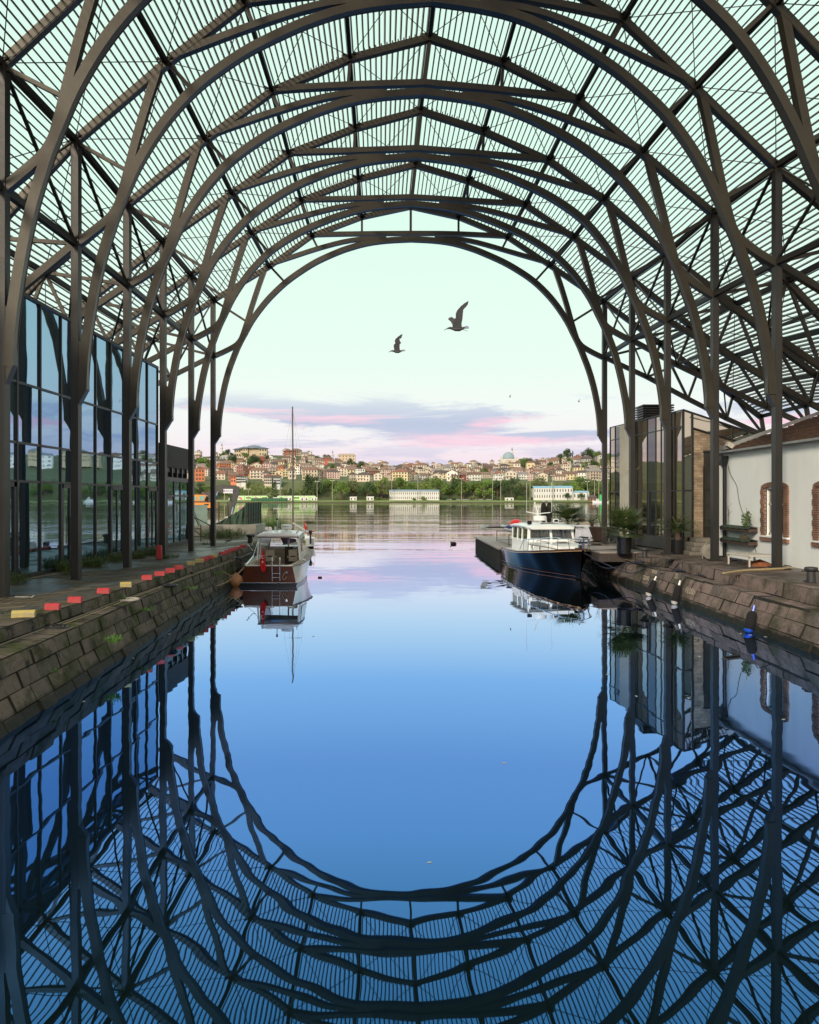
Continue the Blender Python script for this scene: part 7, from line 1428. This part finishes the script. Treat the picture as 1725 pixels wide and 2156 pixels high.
for d, s_ in ((803, 1.6), (813, 1.5)): tree('round', d, 846, .55*s_/1.5, 2, (.06, .045, .035), 'reddish dark')
tree('round', 1195, 846, .55, 2); tree('round', 1224, 846, .52, 2); tree('bush', 893, 846, 1.0, 3); tree('bush', 872, 846, .7, 0); tree('round', 450, 866, .75, 0, (.42, .27, .30), 'pink blossoming'); tree('round', 436, 866, .8, 0, (.42, .27, .30), 'pink blossoming')
# trees among the hillside houses
for d, r, s_, gi in ((430, 3.5, 1.6, 0), (422, 4.5, 1.5, 2), (492, 4.6, 1.4, 2), (484, 5, 1.3, 2), (536, 4.2, 1.6, 2), (526, 4.5, 1.3, 0), (540, 5.3, 1.1, 2), (470, 8, 1.0, 0), (480, 8.2, 1.2, 2), (488, 7.6, .9, 2), (560, 7, .9, 2), (516, 7.5, 1.0, 0), (668, 6.5, 1.0, 2), (690, 8, 1.0, 2), (740, 6.5, 1.2, 2), (760, 5, 1.2, 2), (700, 4.2, .9, 0), (705, 4.6, .8, 2), (1100, 6.4, 1.4, 0), (1108, 6.6, 1.4, 0), (1115, 6.2, 1.2, 2), (1180, 8.6, 1.1, 2), (1195, 9, 1.5, 2), (1236, 8.7, 1.7, 2), (1248, 8.9, 1.5, 0), (1260, 8.4, 1.3, 0), (1160, 5.4, 1.0, 2), (1240, 4.3, 1.1, 0), (1250, 4.1, 1.2, 2), (1226, 4.0, .9, 0), (1010, 6, .8, 2), (900, 7, .7, 2), (850, 5.4, .9, 4), (950, 4, .8, 2), (1285, 5.5, 1.6, 0), (1270, 4, 1.4, 3), (1200, 6.8, .9, 0), (1300, 8, 1.4, 2), (1020, 3.2, 1.0, 0), (655, 2.2, 1.0, 2), (770, 2.4, .8, 0)):
    p = hillpt(d, r); tree('round', d, p.y-6, s_, gi, z=p.z-2, where='hill')
p = hillpt(1180, 5.2); tree('poplar', 1181, p.y-8, 1.15, 2, z=p.z, where='hill'); p = hillpt(1206, 9); tree('poplar', 1206, p.y-8, .9, 2, z=p.z, where='hill')
for (cn, nm_, wh), lst in tl.items():
    lst.sort(key=lambda q: q[0])
    for i, (d, t) in enumerate(lst): tag(t, '%s %s, %s such from the left %s' % (cn, nm_, ordi(i+1), 'on the far shore' if wh == 'shore' else 'among the hillside houses'), 'tree', 'trees on the far shore' if wh == 'shore' else 'trees among the hillside houses')
# parked cars glimpsed between trunks
g = random.Random(44); cp = None
for i in range(12):
    d = 930+i*12+g.uniform(-3, 3); Y = 859
    if cp is None:
        cp = thing('parked_car', 'x', 'car'); MB().box((0, 0, .75), (4.4, 1.8, .75), bev=.2).build('body', mat('car_paint', (1, 1, 1), .3, 0, .02, 1, objcol=True), cp, world=False); MB().box((.1, 0, 1.35), (2.4, 1.6, .6), bev=.22).build('cabin', FARG, cp, world=False)
        for x in (-1.4, 1.4):
            for y in (-.85, .85): MB().lathe([(.32, -.1), (.32, .1)], (x, y, .33), 10, Matrix.Rotation(R(90), 3, 'X')).build('wheel', FRAME, cp, world=False)
        t = cp
    else: t = copy_tree(cp)
    cn, cv = g.choice([('white', (.6, .6, .6)), ('dark', (.03, .03, .04)), ('silver', (.35, .36, .38)), ('red', (.4, .03, .03))]); t.location = ((d-VX)/FF*Y, Y, 2.0); t.rotation_euler = (0, 0, g.choice([0, math.pi]))
    for ch in KIDS(t): ch.color = (*cv, 1)
    tag(t, '%s car, %s from the left of those parked under the park trees' % (cn, ordi(i+1)), 'car', 'cars parked under the park trees')
